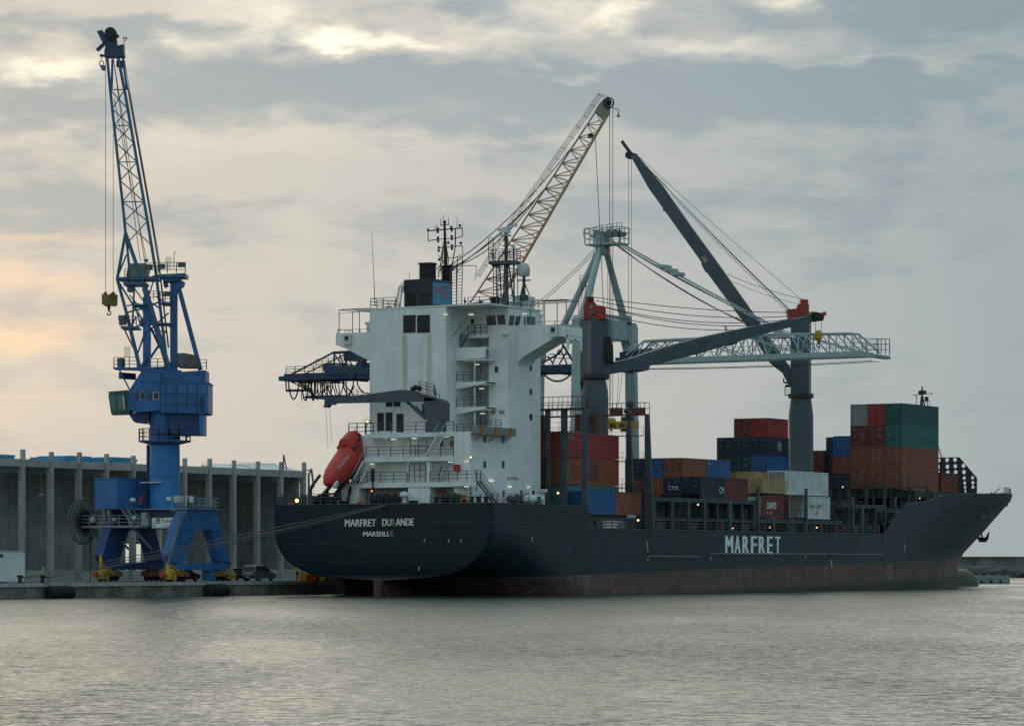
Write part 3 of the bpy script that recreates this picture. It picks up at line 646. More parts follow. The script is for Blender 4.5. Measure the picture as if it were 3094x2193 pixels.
# open decks A, B, C aft of the house, with edges, pillars and rails
tl = -4.6; tr_ = T(1381, 5)
for nm, z_, th, t0, t1, s0 in (('deck_a_edge', zA, .46, tl, tr_-.03, 4.4), ('deck_b_edge', zB, .5, tl, tr_-.03, 4.35), ('deck_c_edge', zC, .52, -HS, tr_+.3, 4.2)):
    mb = MB(); mb.box(t0, t1, s0, 5.95, z_-th, z_-.01); hp_('deck_slab', mb, WHITE)
mb = MB(); mb.box(tr_+.32, HS+1.2, 3.4, 4.35, zC-.5, zC); hp_('deck_slab', mb, WHITE)
mb = MB(); c = T(1052, 6); mb.box(c, tl-.05, 6, 8.1, zA-.52, zA-.1); hp_('deck_slab', mb, WHITE)
def post(xa, xb, y0_, y1_, s=4.5, d=.5, m=WHITE):
    t0, t1 = T(xa, s), T(xb, s); c = (t0+t1)/2; mb = MB(); mb.box(t0, t1, s, s+d, Z(y1_, c, s), Z(y0_, c, s)); return hp_('pillar', mb, m)
post(1231, 1235.5, 1396, 1456, 4.5, .15); post(1287, 1299, 1396, 1456, 4.5, .4)
post(1026, 1085, 1473.5, 1541, 4.25, 1.3); post(1233, 1299.5, 1473.5, 1536, 4.25, 1.3)
for xa, xb, ya, yb in ((1029.5, 1056, 1514, 1540), (1235.5, 1263, 1512, 1536)): aftp('fairlead_opening', BLACK, 4.25, xa, xb, ya, yb, .02)
aftp('small_hatch', BLACK, 4.25, 1052, 1060, 1477, 1484, .03)
mb = MB(); mb.box(-HS+1, tr_-.1, 5.85, 5.98, 9.0, zC-.55); hp_('poop_house_wall', mb, mat('poop_house_shade_grey', (.40, .42, .41), .6, var=.15, streak=.3))  # wall greyed: the shade under deck C is put into its colour
RAILM = mat('rail_grey', (.09, .10, .105), .5, var=.2)
mb = SB()
mb.rail([(tl+.1, 4.5, zA), (tr_-.1, 4.5, zA)], 1.05, 1.5); mb.rail([(c+.05, 6.05, zA-.1), (tl, 6.05, zA-.1)], 1.3, 1.1, .045)
mb.rail([(tl+.1, 4.45, zB), (tr_-.1, 4.45, zB)], 1.05, 1.5); mb.rail([(T(1235, 4.6), 4.9, zB), (T(1285, 4.6), 4.9, zB)], 1.7, .9)
mb.rail([(T(1110, 4.4), 4.35, zC), (T(1231, 4.4), 4.35, zC)], 1.1, 1.5); mb.rail([(T(1300, 4.4), 4.35, zC), (HS+1.1, 3.6, zC)], 1.1, 1.3)
mb.rail([(T(1236, 4.4), 4.4, zC), (T(1286, 4.4), 4.4, zC)], 1.9, .6); mb.rail([(HS+1.15, 3.6, zC), (HS+1.15, 4.4, zC)], 1.1, .8)
hp_('deck_railing', mb, RAILM)
def stair(x0, y0_, x1, y1_, s, w, m=WHITE2, ds=0.0, n=9):
    a, b = PS(x0, y0_, s), PS(x1, y1_, s+ds); mb = MB(); sd = Vector((1, 0, 0))
    for k in (-1, 1): mb.bar(a+sd*(k*w/2), b+sd*(k*w/2), .07, .2)
    for i in range(1, n): p = a.lerp(b, i/n); mb.box(p.x-w/2+.04, p.x+w/2-.04, p.y-.1, p.y+.1, p.z-.02, p.z+.02)
    for k in (-1, 1): mb.bar(a+sd*(k*w/2)+UP*.95, b+sd*(k*w/2)+UP*.95, .04)
    return hp_('stairs', mb, m)
stair(1076, 1458, 1109, 1391, 3.9, .9); stair(1299, 1374, 1335, 1306, 4.0, .85); stair(1316, 1456, 1336, 1396, 5.2, .8)
# aft well doors behind the rails, red boxes, tubes of light
for xa, xb, ya, yb in ((1330, 1339, 1330, 1348), (1331, 1341, 1409, 1426)): aftp('cabin_window', GLASS, 6.0, xa, xb, ya, yb)
for xa, xb, ya, yb, s in ((1374, 1391, 1403, 1423, 4.35), (1332, 1348, 1481, 1500, 5.8), (1119, 1130, 1340, 1354, 7.8)): aftp('fire_box', REDF, s, xa, xb, ya, yb, .3)
mb = MB(); q = PS(1367, 1340, 5.7); mb.ball(q, .36, 10, (1, .5, 1.1)); hp_('fire_hose_cover', mb, mat('pale_red', (.38, .14, .11), .6))
for x, y, s in ((1190, 1327, 5.6), (1252, 1324, 5.6), (1350, 1319, 5.2), (1084, 1321, 7.2), (1123, 1402, 5.6), (1362, 1395.5, 5.2), (1411, 1470, 3.6)): aftp('lamp_tube', LAMPW, s, x-7, x+7, y-1.2, y+1.4, .12)
for x, y in ((1410, 1394), (1348, 950)): aftp('lamp_tube', LAMPW, 4.3 if y > 1000 else cs, x-6, x+6, y-1, y+1, .2)
# stair well of the upper house: landings with tapering fascia, stairs, doors
wl_, wr_ = cR+.05, T(1476, 12)-.05
well = [(690, 750, 555), (895, 950, 760), (1090, 1090, 945)]
zf = []
for yt in (1155, 1231): zf.append(Z(yt, wl_, 10.5))
zf = [Z(1231, wl_, 10.5), Z(1155, wl_, 10.5), Z(1052, wl_, 10.5)]
mb = MB()
for i, z_ in enumerate(zf):
    t1 = T(1476, 10.5)-.02; hgt = .75 if i < 2 else 1.35
    mb.poly([(wl_, 9.9, z_-hgt), (t1, 9.9, z_-(.22 if i < 2 else 1.1)), (t1, 9.9, z_), (wl_, 9.9, z_)], (0, .08, 0))
    mb.box(wl_, t1, 10, 14.95, z_-hgt-.0-.02, z_-hgt+.12) if i == 2 else mb.box(wl_, t1, 10, 14.95, z_-.3, z_-.08)
    mb.poly([(t1, 9.98, z_-.22), (t1, 12, z_-.22), (t1, 12, z_), (t1, 9.98, z_)], (-.08, 0, 0))
hp_('stair_landing', mb, WHITE)
mb = SB()
for z_ in (zA, zf[0], zf[1]): mb.rail([(wl_+.05, 10.0, z_), (T(1475, 10.5)-.1, 10.0, z_)], 1.05, .9, .03)
zl = Z(1011, 5, 11.5); tL = T(1413, 11.5)
mb.rail([(tL+.05, 11.55, zl), (T(1470, 11.5), 11.55, zl)], 1.05, .8, .035)
a, b = PS(1352, 1042, 9), PS(1393, 985, 9.5); mb.bar(a+UP*.1, b+UP*.1, .07)
hp_('stair_railing', mb, RAILM)
mb = MB(); mb.box(tL, T(1474, 11.5), 11.4, 12.2, zl-.32, zl-.02); mb.box(tL, HS-2.4, 12.1, 14.9, zl-.33, zl-.04); hp_('bridge_landing', mb, WHITE)
STM = mat('stair_green_grey', (.10, .14, .13), .6, var=.2)
stair(1383, 1049, 1407, 1008, 10.8, .8, STM, 0, 10)
for yb_, yt_ in ((1150, 1098), (1226, 1174), (1300, 1252)): stair(1366, yb_, 1400, yt_, 12.2, .9, GREYM, 0, 8)
for yc in (1043, 1118, 1192, 1268): aftp('cabin_window', GLASS, 15.0, 1441, 1452, yc-7, yc+8); aftp('cabin_door', WHITE2, 15.0, 1432, 1456, yc-12, yc+26, .02)
for x, y, s in ((1424, 950, 11.9), (1364.5, 1018, 9.5), (1442, 1101, 11), (1456, 1174, 11), (1459, 1249, 11), (1586, 948, 11.9)): aftp('lamp_tube', LAMPW, s, x-6.5, x+6.5, y-1.2, y+1.4, .12)
for y0_, y1_ in ((1092, 1155), (1170, 1230), (1245, 1306)): post(1432, 1435.5, y0_, y1_, 10.1, .08)
aftp('cabin_door', mat('door_white', (.55, .57, .56), .5), 12.0, 1420, 1437, 957, 1012, .05); aftp('cabin_window', GLASS, 11.95, 1423, 1432, 963, 978, .03)
a = PS(1448, 965, 11.98); text('deck_number', '51', mat('orange_text', (.42, .22, .12), .6), house, a, (1, 0, 0), UP, .42, .42, .012)
# bridge windows
def win4(name, pts, s=None, t=None, d=.04):
    if s is not None: P_ = [PS(x, y, s-.002) for x, y in pts]; off = (0, -d, 0)
    else: P_ = [PT(x, y, t+.002) for x, y in pts]; off = (d, 0, 0)
    mb = MB(); mb.poly(P_, off); return hp_(name, mb, GLASS)
win4('bridge_window', [(1469, 953.5), (1496, 952.5), (1499.5, 982), (1471.5, 982)], s=12.0); win4('bridge_window', [(1502, 952), (1524, 951), (1527.5, 980), (1505, 981)], s=12.0)
for pts in ([(1540, 953), (1555, 953.5), (1550, 983), (1536.8, 983)], [(1560, 954.5), (1574, 955), (1567, 983.5), (1554, 983)]): win4('bridge_window', pts, t=HS)
sidep('cabin_door', BLACK, HS, 1583, 1587, 959, 984); sidep('bridge_window', mat('teal_panel', (.06, .16, .15), .4), HS, 1592, 1611, 957, 980, .25)
aftp('cabin_window', GLASS, 12.0, 1495, 1505, 1107, 1125)
for y in (1111, 1184, 1260): sidep('cabin_window', GLASS, HS, 1600, 1607.5, y-9, y+9)
for xa in (1460.5, 1516):
    for y in (1326, 1403): sidep('cabin_window', GLASS, HS, xa, xa+8, y-10, y+10)
for xa in (1518.5, 1572, 1608.5): sidep('cabin_window', GLASS, HS, xa, xa+6, 1481, 1498)
sidep('notice_board', WHITE2, HS, 1584, 1598, 1482, 1497, .05); sidep('lamp_tube', LAMPW, HS, 1534, 1543, 1469, 1472, .2); sidep('lamp_tube', LAMPW, HS, 1592, 1598, 1470, 1472, .2); sidep('lamp_tube', LAMPW, HS, 1477, 1486, 1450, 1454, .3)
a = PT(1549.5, 1445, HS+.01); text('warning_letters', 'NO SMOKING', REDT, house, a, (0, 1, 0), UP, S(1566, HS)-S(1533, HS), .36, .012)
mb = SB()
for x in (1487, 1495, 1513, 1521): a = PS(x, 1245, 12.0); mb.box(a.x-.1, a.x+.1, 11.9, 12.0, a.z-.18, a.z+.18)
hp_('wall_fitting', mb, GREYM)
mb = SB(); a = PS(1530, 1011, 12); mb.box(a.x-.4, a.x+.3, 11.5, 12.0, a.z-.05, a.z+.08); a = PS(1391, 966, 9); mb.ball(a, .12, 8); hp_('wall_fitting', mb, WHITE2)
# roof edge and upper fittings
mb = MB(); mb.box(cL-.08, HS+.12, cs-.06, 8.4, zTop, zTop+.14); mb.box(-HS-.1, HS+.14, 8.42, sH1+.2, zTop+.001, zTop+.141); hp_('roof_slab', mb, WHITE)
# bridge wings
wz = Z(983, 10, 13.9)
prof = [(1540, 983), (1690, 984), (1716, 986), (1717, 1012), (1712, 1024), (1706, 1018), (1699, 1015.5), (1688, 1016), (1673, 1022), (1603, 1064), (1581, 1077), (1570, 1088), (1563, 1101), (1540, 1101)]
W3 = [PS(x, y, 13.9) for x, y in prof]; W3[0].x = W3[-1].x = HS+.01
tw = W3[2].x
mb = MB(); mb.poly(W3, (0, 3.1, 0)); hp_('bridge_wing', mb, WHITE)
mb = MB(); z1, z0_ = W3[3].z+.02, Z(1056, tw, 13.9)                      # outer leg with a fore and aft arch
prof2 = [(13.9, z1), (13.9, z0_), (14.15, z0_), (14.35, z0_+1.1), (14.8, z1-.55), (15.45, z1-.3), (16.1, z1-.55), (16.55, z0_+1.1), (16.75, z0_), (17, z0_), (17, z1)]
mb.poly([(tw-.2, a_, b_) for a_, b_ in prof2], (.2, 0, 0)); hp_('wing_leg', mb, WHITE)
PW = [(-HS-.01, wz), (-tw, wz), (-tw, wz-1.25), (-tw+1.4, wz-1.75), (-HS-2.2, wz-2.9), (-HS-.01, wz-4.3)]
mb = MB(); mb.poly([(a_, 13.9, b_) for a_, b_ in PW], (0, 3.1, 0)); hp_('bridge_wing', mb, WHITE)
mb = MB()
for sg in (-1, 1):
    pts = [(sg*(tw-.2), 14.0, wz), (sg*(tw-.2), 16.9, wz)]; mb.rail(pts, .45, 1.4, .03, 1); mb.rail([(sg*(HS+.2), 14.0, wz), (sg*(tw-.2), 14.0, wz)], .35, 1.4, .03, 1)
    h = 2.55
    for t_ in (HS+1.5, HS+3.2, tw-.3):
        for s_ in (14.1, 16.8): mb.bar((sg*t_, s_, wz), (sg*t_, s_, wz+h), .07)
    for s_ in (14.1, 16.8): mb.bar((sg*(HS+.1), s_, wz+h), (sg*(tw-.25), s_, wz+h), .07)
    mb.bar((sg*(tw-.3), 14.1, wz+h), (sg*(tw-.3), 16.8, wz+h), .07)
    mb.bar((sg*(HS+.1), 14.1, wz+h-.35), (sg*(tw-.25), 14.1, wz+h-.35), .04)
hp_('awning_frame', mb, GREYM)
mb = SB()
for sg in (-1, 1): mb.add([(sg*(HS+2), 14.1, wz+2.62), (sg*(tw-.6), 14.1, wz+2.62), (sg*(tw-1), 16.8, wz+2.7), (sg*(HS+2), 16.8, wz+2.7), (sg*(HS+2), 14.1, wz+2.57), (sg*(tw-.6), 14.1, wz+2.57), (sg*(tw-1), 16.8, wz+2.65), (sg*(HS+2), 16.8, wz+2.65)], [(0, 1, 2, 3), (4, 7, 6, 5), (0, 4, 5, 1), (1, 5, 6, 2), (2, 6, 7, 3), (3, 7, 4, 0)])
hp_('awning', mb, mat('awning_grey', (.12, .12, .12), .8))
for sg in (-1, 1):
    mb = MB(); t_ = sg*(tw-1.6); mb.box(t_-.45, t_+.45, 13.6, 13.88, wz-1.3, wz-.15); hp_('light_box', mb, WHITE2)
    mb = MB(); mb.box(t_-.25, t_+.2, 13.57, 13.599, wz-.8, wz-.35); hp_('light_box_lens', mb, BLACK)
    mb = MB(); t_ = sg*(HS+2.4); mb.tube((t_, 14.6, wz), (t_, 14.6, wz+.9), .18, 8); mb.box(t_-.3, t_+.3, 14.4, 14.8, wz+.9, wz+1.15); hp_('bridge_repeater', mb, WHITE2)
# gangway stowed along the house side
mb = MB(); a, b = S(1432, HS+.5), S(1549, HS+.5); zg = Z(1302, HS+.5, (a+b)/2)
mb.box(HS+.2, HS+.9, a, b, zg-.4, zg+.38); hp_('gangway', mb, mat('gangway_grey', (.23, .23, .24), .6, var=.2))
mb = SB(); mb.rail([(HS+.55, S(1450, HS+.5), zg+.4), (HS+.55, b-2.5, zg+.4)], .75, 1.2, .03); hp_('gangway_rail', mb, BLACK)
for x in (1457, 1500, 1544):
    s = S(x, HS+.9); mb = MB(); mb.box(HS+.901, HS+1.0, s-.28, s+.28, zg-.48, zg+.42); mb.bar((HS+.95, s, zg-.5), (HS+.05, s-.3, zg-1.1), .1); hp_('gangway_bracket', mb, ORA)
# stair from deck C down to the poop at the starboard corner
mb = MB(); a = PS(1452, 1430, 3.5); b = PS(1494, 1506, 3.2); sd = Vector((0, .8, 0))
a = Vector((HS+1.2, 3.5, zC)); b = Vector((HS+3.4, 3.4, 9.3))
for k in (0, 1): mb.bar(a+sd*k, b+sd*k, .07, .2); mb.bar(a+sd*k+UP*1.0, b+sd*k+UP*.9, .05); mb.bar(a+sd*k+UP*.5, b+sd*k+UP*.45, .04)
for i in range(10): p = a.lerp(b, i/9); mb.box(p.x-.1, p.x+.1, p.y, p.y+.8, p.z-.02, p.z+.02)
for x_ in (HS+.5, HS+1.2): mb.bar((x_, 3.5, 9), (x_, 3.5, zC-.5), .1)
hp_('stairs', mb, RAILM)
# ---------------- funnel
fs0 = 9.4; fL, fR = T(1221, fs0), T(1304, fs0); fz = Z(842, 0, fs0); fs1 = S(1366, fR)
mb = MB(); mb.box(fL, fR, fs0, fs1, zTop+.14, fz); mb.box(fL-.06, fR+.06, fs0-.06, fs1+.06, fz-.3, fz-.15); fun = mb.build('funnel', FUNN, ship)
mb = MB(); a, b = T(1267, 10.5), T(1301, 10.5); mb.box(a, b, 10.5, 11.6, fz+.001, Z(793, 0, 10.5)); mb.box(a-.08, b+.08, 10.42, 11.68, Z(793, 0, 10.5)-.18, Z(793, 0, 10.5)+.03); mb.build('exhaust_pipe', mat('sooty_pipe', (.022, .02, .022), .7, var=.4, rust=.4), fun)
for xa, xb in ((1227, 1257), (1267, 1299)):
    t0, t1 = T(xa, fs0), T(xb, fs0); mb = MB()
    for k in range(12):
        z_ = Z(931, 0, fs0)+k*.145; mb.poly([(t0, fs0-.01, z_), (t0, fs0-.06, z_), (t0, fs0-.01, z_+.11)], (t1-t0, 0, 0))
    mb.build('funnel_louvre', BLACK, fun)
z1, z0_ = Z(850, fR, fs1-1.5), Z(921, fR, fs0+2); a, b = S(1307, fR), S(1363, fR)
mb = MB(); mb.box(fR+.002, fR+.04, a, b, z0_, z1); mb.build('logo_panel', LOGO, fun)
mid = (a+b)/2
for c, p in (('M', -.42), ('F', .52)): text('logo_letter', c, LOGOR, fun, (fR+.042, mid+p*(b-a)*.48, (z0_+z1)/2), (0, 1, 0), UP, (b-a)*(.36 if c == 'M' else .26), (z1-z0_)*.58, .012)
# aft signal mast on the funnel
mz = Vector((T(1344, 13), 13.0, fz)); zz = lambda y: Z(y, mz.x, 13.0); tt = lambda x: T(x, 13.0)
mb = MB(); mb.box(tt(1338), tt(1359), 12.9, 13.5, fz+.01, zz(806)); mb.box(tt(1335), tt(1365), 12.7, 13.7, zz(806)+.01, zz(802)); mst = mb.build('signal_mast', BLACK, fun)
mb = MB(); P = lambda x, y, d=0: Vector((tt(x), 13.0+d, zz(y)))
mb.tube(P(1347, 803), P(1343, 675), .21, 8, .12); mb.tube(P(1343, 675), P(1343, 668), .16, 8)
for x0, y0_, x1, y1_, r in ((1293, 695, 1397, 692, .07), (1330, 680, 1357, 679, .05), (1293, 697, 1294, 725, .05), (1294, 725, 1325, 722, .05), (1376, 693, 1376, 745, .07), (1397, 691, 1397, 717, .05), (1397, 717, 1376, 722, .05), (1325, 722, 1376, 722, .04),
        (1325, 748, 1397, 746, .05), (1376, 745, 1366, 802, .06), (1397, 746, 1399, 772, .04), (1399, 772, 1372, 781, .04), (1343, 700, 1357, 803, .04), (1343, 730, 1330, 803, .04), (1328, 780, 1372, 780, .04), (1320, 810, 1337, 795, .05), (1320, 810, 1337, 825, .04),
        (1332, 679, 1332, 660, .04), (1355, 679, 1355, 659, .035), (1340, 667, 1340, 650, .03), (1381, 692, 1381, 656, .025), (1295, 694, 1295, 688, .06), (1313, 694, 1313, 680, .025), (1319, 694, 1319, 677, .025), (1337, 790, 1343, 700, .04), (1356, 790, 1344, 720, .05), (1330, 803, 1337, 740, .04), (1326, 770, 1343, 800, .04), (1352, 770, 1330, 803, .05), (1335, 760, 1352, 758, .04), (1336, 735, 1350, 733, .04), (1345, 690, 1352, 800, .035), (1395, 805, 1440, 808, .04), (1395, 805, 1378, 830, .04), (1440, 808, 1436, 850, .03)):
    mb.tube(P(x0, y0_), P(x1, y1_), r, 5)
mb.build('mast_spar', BLACK, fun)
mb = SB()
for x, y in ((1324, 690), (1324, 700), (1325, 718), (1325, 728), (1327, 748), (1327, 757), (1365, 688), (1366, 698), (1366, 716), (1367, 724), (1367, 744), (1367, 753), (1391, 685), (1394, 738), (1346, 671), (1328, 784), (1356, 735), (1295, 693)):
    p = P(x, y, -.1); mb.tube(p-UP*.12, p+UP*.14, .13, 8)
mb.build('mast_lantern', BLACK, fun)
mb = MB(); mb.ladder(P(1386, 985), P(1390, 779), .55, RV, 22, .03); mb.ladder(P(1372, 930), P(1372, 800), .5, RV, 14, .03); mb.rail([P(1325, 840), P(1336, 838)], .8, .5, .03); mb.build('mast_ladder', BLACK, fun)
# roof rails, ladder and aerials on the monkey island
mb = SB(); zr_ = zTop+.15
mb.rail([(cL+.1, cs+.05, zr_), (fL-.2, cs+.05, zr_)], 1.05, 1.3, .03); mb.rail([(cL+.1, cs+.05, zr_), (cL+.1, 14, zr_)], 1.05, 1.3, .03)
mb.rail([(cR+.2, 12.1, zr_), (T(1484, 12.1), 12.1, zr_)], 1.05, 1.3, .03); mb.rail([(T(1500, 12.1), 12.1, zr_), (HS, 12.1, zr_), (HS, 18.5, zr_)], 1.05, 1.3, .03)
hp_('roof_railing', mb, RAILM)
mb = MB(); mb.ladder(PS(1199, 937, 8.6), PS(1213, 864, 8.6), .5, (1, 0, 0), 12, .04); mb.rail([PS(1212, 885, 8.9), PS(1220, 884, 8.9)], 1.0, .5, .03); hp_('roof_ladder', mb, GREYM)
mb = MB(); mb.tube(PS(1133, 925, 8.6), PS(1128.5, 815, 8.6), .05, 5, .03); mb.tube(PS(1128.5, 815, 8.6), PS(1123, 705, 8.6), .03, 5, .018); mb.tube(PS(1181, 937, 9), PS(1181, 903, 9), .025, 5); mb.tube(PS(1237, 842, 9), PS(1237, 824, 9), .03, 5); hp_('whip_aerial', mb, BLACK)
mb = MB(); a = PS(1174, 932, 8.7); mb.box(a.x-.3, a.x+.3, 8.5, 9, zr_, a.z+.2); mb.tube((a.x, 8.7, zr_), (a.x, 8.7, a.z+.7), .05); hp_('magnetic_beacon', mb, mat('dark_red', (.12, .02, .02), .6))
mb = SB()
for x, w, h in ((1435, .75, .5), (1404, .12, 1.15), (1452, .5, .7)): a = PS(x, 930, 13.5); mb.lathe((a.x, 13.5, zr_), [(w*.35, 0), (w*.5, h*.4), (w*.5, h), (w*.2, h+.1)], 10)
hp_('roof_vent', mb, DECKD)
mb = MB(); a, b = PT(1541, 918, HS-.3), PT(1581, 922, HS-.3); mb.box(HS-.35, HS-.25, a.y, b.y, a.z-.35, a.z+.3); hp_('name_board', mb, WHITE2)
text('name_board_letters', 'MARFRET DURANDE', mat('grey_text', (.35, .38, .38), .6), house, (HS-.245, (a.y+b.y)/2, a.z), (0, 1, 0), UP, (b.y-a.y)*.9, .3, .01)
mb = MB(); mb.box(1.2, HS-1, 15.5, sH1, zTop+.141, zTop+.9); mb.box(HS-1.8, HS-.4, 16, 18.4, zTop+.142, zTop+1.5); hp_('chart_house', mb, WHITE)
# radar mast
rs = 14.2; rx = T(1530, rs); Q = lambda x, y, d=0: Vector((T(x, rs), rs+d, Z(y, rx, rs)))
mb = MB(); mb.tube(Q(1530, 930), Q(1529, 705), .26, 10, .18); rad = mb.build('radar_mast', POSTG, ship)
mb = MB()
for x0, y0_, x1, y1_, r, d in ((1501, 900, 1499, 790, .07, 0), (1493, 790, 1493, 762, .05, 0), (1505, 870, 1502, 790, .05, .6), (1530, 800, 1545, 910, .09, .5), (1530, 830, 1510, 930, .09, .4), (1553, 905, 1552, 745, .09, 0), (1513, 900, 1517, 790, .05, .5), (1538, 870, 1551, 800, .06, .3), (1541, 905, 1550, 880, .05, 0),
        (1520, 880, 1512, 790, .05, -.4), (1524, 920, 1516, 860, .06, -.4), (1521, 730, 1526, 712, .05, 0), (1538, 742, 1532, 712, .05, 0), (1553, 790, 1555, 905, .05, .7), (1499, 880, 1530, 860, .04, 0), (1501, 840, 1553, 850, .04, 0), (1501, 850, 1530, 820, .04, .2), (1519, 742, 1555, 742, .06, 0)): mb.tube(Q(x0, y0_, d), Q(x1, y1_, d), r, 5)
mb.build('mast_stay', POSTG, rad)
mb = MB(); a, b = Q(1491, 789), Q(1555, 789); mb.box(a.x, b.x, rs-1, rs+1.2, a.z-.35, a.z); mb.build('mast_platform', POSTG, rad)
mb = MB(); mb.rail([(a.x, rs-1, a.z), (b.x, rs-1, a.z), (b.x, rs+1.2, a.z), (a.x, rs+1.2, a.z), (a.x, rs-1, a.z)], 1.2, .8, .025, 3); mb.rail([(a.x, rs-1, a.z), (a.x+.55, rs-1, a.z)], 2.4, .5, .03, 4); mb.ladder(Q(1505, 925, -.5), Q(1505, 790, -.5), .5, RV, 14, .03); mb.build('mast_railing', BLACK, rad)
mb = SB(); a = Q(1529, 697); mb.box(a.x-.35, a.x+.35, rs-.35, rs+.35, a.z-.25, a.z+.35); mb.lathe(Q(1528, 713), [(.6, 0), (.6, .12)], 12); mb.tube(Q(1551, 752), Q(1551, 742), .22, 8); mb.build('radar_base', WHITE2, rad)
mb = MB(); p, q = Q(1509, 696, -.4), Q(1555, 679, .6); mb.bar(p, q, .22, .3); mb.build('radar_scanner', WHITE2, rad)
mb = SB()
for x, y in ((1489, 800), (1495, 800), (1405, 905)): a = Q(x, y); mb.ball(a, .16, 8)
a = Q(1496, 905); mb.lathe((a.x, rs, zr_), [(.35, 0), (.5, .6), (.65, 1.1), (.3, 1.2)], 10); mb.build('mast_lantern', BLACK, rad)
# satellite dome
dp = PS(1583, 920, 15.0); zd = lambda y: Z(y, dp.x, 15.0)
mb = MB(); mb.tube((dp.x, 15, zTop+1.4), (dp.x, 15, zd(835)), .17, 8)
for a_ in range(3): an = a_*2.1+.4; mb.tube((dp.x+.6*math.cos(an), 15+.6*math.sin(an), zTop+1.4), (dp.x, 15, zd(850)), .06, 5)
mb.torus((dp.x, 15, zd(847)), .72, .04, UP); mb.lathe((dp.x, 15, zTop+.9), [(.5, 0), (.5, .5), (.25, .6)], 10); dom = mb.build('satellite_stand', POSTG, ship)
mb = MB(); r = .66; mb.lathe((dp.x, 15, zd(835)), [(r*.8, 0), (r*.96, .15), (r*1.0, .6), (r*.98, .85), (r*.87, 1.12), (r*.66, 1.3), (r*.35, 1.4), (.02, 1.43)], 20); mb.build('satellite_dome', mat('dome_white', (.55, .55, .53), .5, var=.05), dom, True)
# ---------------- provision crane on deck A
pc = 5.6; C = lambda x, y: PS(840+x/3.609, 950+y/3.609, pc)
mb = MB(); mb.poly([C(1590, 935), C(1600, 900), C(1750, 925), C(1790, 960), C(1790, 1155), C(1640, 1165), C(1600, 1130)], (0, 1.5, 0)); mb.poly([C(1605, 1160), C(1765, 1160), C(1765, 1282), C(1605, 1282)], (0, 1.3, 0)); prc = mb.build('provision_crane', GREYP, ship)
mb = MB(); mb.poly([C(530, 908), C(990, 868), C(1330, 820), C(1460, 830), C(1745, 926), C(1640, 945), C(1400, 948), C(830, 962), C(560, 968)], (0, .9, 0)); mb.build('crane_boom', GREYP, prc)
mb = MB(); mb.poly([C(505, 925), C(550, 930), C(552, 985), C(525, 1015), C(490, 1008), C(505, 975)], (0, .7, 0)); mb.bar(C(560, 965), C(630, 972), .3); mb.build('boom_sheave', POSTG, prc)
mb = MB(); mb.tube(C(1385, 950)+Vector((0, .4, 0)), C(1590, 1125)+Vector((0, .4, 0)), .16, 8); mb.tube(C(1470, 1015)+Vector((0, .4, 0)), C(1590, 1125)+Vector((0, .4, 0)), .25, 8); mb.build('luffing_ram', POSTG, prc)
mb = MB()
for x, y in ((1450, 810), (1480, 795), (1520, 805)): mb.ball(C(x, y)+Vector((0, .4, 0)), .3, 8)
mb.box(C(1560, 0).x, C(1650, 0).x, pc+.2, pc+1.6, C(0, 1130).z, C(0, 1015).z); mb.rail([C(1540, 830), C(1700, 870), C(1720, 930)], 1.0, .9, .03); mb.torus(C(1725, 905), .42, .03, (0, 1, 0)); mb.build('crane_winch', BLACK, prc)
mb = SB(); mb.tube(C(502, 1005)+Vector((0, .3, 0)), C(530, 1465)+Vector((0, .3, 0)), .02, 4); mb.tube(C(547, 990)+Vector((0, .3, 0)), C(568, 1400)+Vector((0, .3, 0)), .02, 4); mb.build('crane_wire', WIRE, prc)
# ---------------- poop deck gear
mb = SB(); mb.rail([(-HB+.1, .3, 9.5), (T(1026, .3), .3, 9.5)], 1.05, 1.2, .03); mb.rail([(T(1300, .3), .3, 9.5), (HB-.2, .3, 9.5), (HB-.2, 8, 9.5)], .9, 1.2, .03); mb.rail([(-HB+.1, .3, 9.5), (-HB+.1, 20, 9.5)], 1.05, 1.6, .03)
mb.build('poop_railing', RAILM, ship)
mb = MB()
for i in range(6): a = -HB+.15+i*.82; mb.box(a, a+.72, .36, .40, 9.5, 10.3+.15*math.sin(i*2))
mb.build('rail_dodger', mat('green_tarp', (.05, .10, .085), .8, var=.3), ship)
def winch(t_, s_, m=DECKD, k=1.0):
    mb = MB(); mb.box(t_-1.0*k, t_+1.0*k, s_-.5, s_+.5, 9.0, 9.35)
    for a in (-.95, .05, .95): mb.box(t_+a*k-.08, t_+a*k+.08, s_-.55, s_+.55, 9.35, 10.4)
    mb.tube((t_-.9*k, s_, 10.0), (t_+1.25*k, s_, 10.0), .34, 12); mb.tube((t_-1.3*k, s_, 10.0), (t_-.96*k, s_, 10.0), .25, 10); mb.lathe((t_-.4*k, s_, 10), [(.6, 0), (.6, .06)], 14, (1, 0, 0)); mb.lathe((t_+.5*k, s_, 10), [(.6, 0), (.6, .06)], 14, (1, 0, 0)); mb.box(t_+1.1*k, t_+1.7*k, s_-.3, s_+.3, 9.3, 10.3)
    return mb.build('mooring_winch', m, ship)
winch(T(1150, 3), 3.0); winch(T(1178, 3), 3.2, mat('red_brown_winch', (.10, .03, .03), .6, var=.4)); winch(T(1360, 3), 3.2, mat('green_winch', (.03, .06, .05), .6, var=.3)); winch(T(1560, 10), 11.0, DECKG, 1.3); winch(T(968, 2), 2.4)
mb = MB()
for x in (1175, 1318, 1340, 1425, 1448, 970): p = PS(x, 1530, 1.0); mb.lathe((p.x, 1, 9), [(.22, 0), (.22, 1.0), (.3, 1.02), (.3, 1.14)], 10); mb.lathe((p.x+.8, 1, 9), [(.22, 0), (.22, 1.0), (.3, 1.02), (.3, 1.14)], 10)
mb.build('mooring_bollard', BLACK, ship)
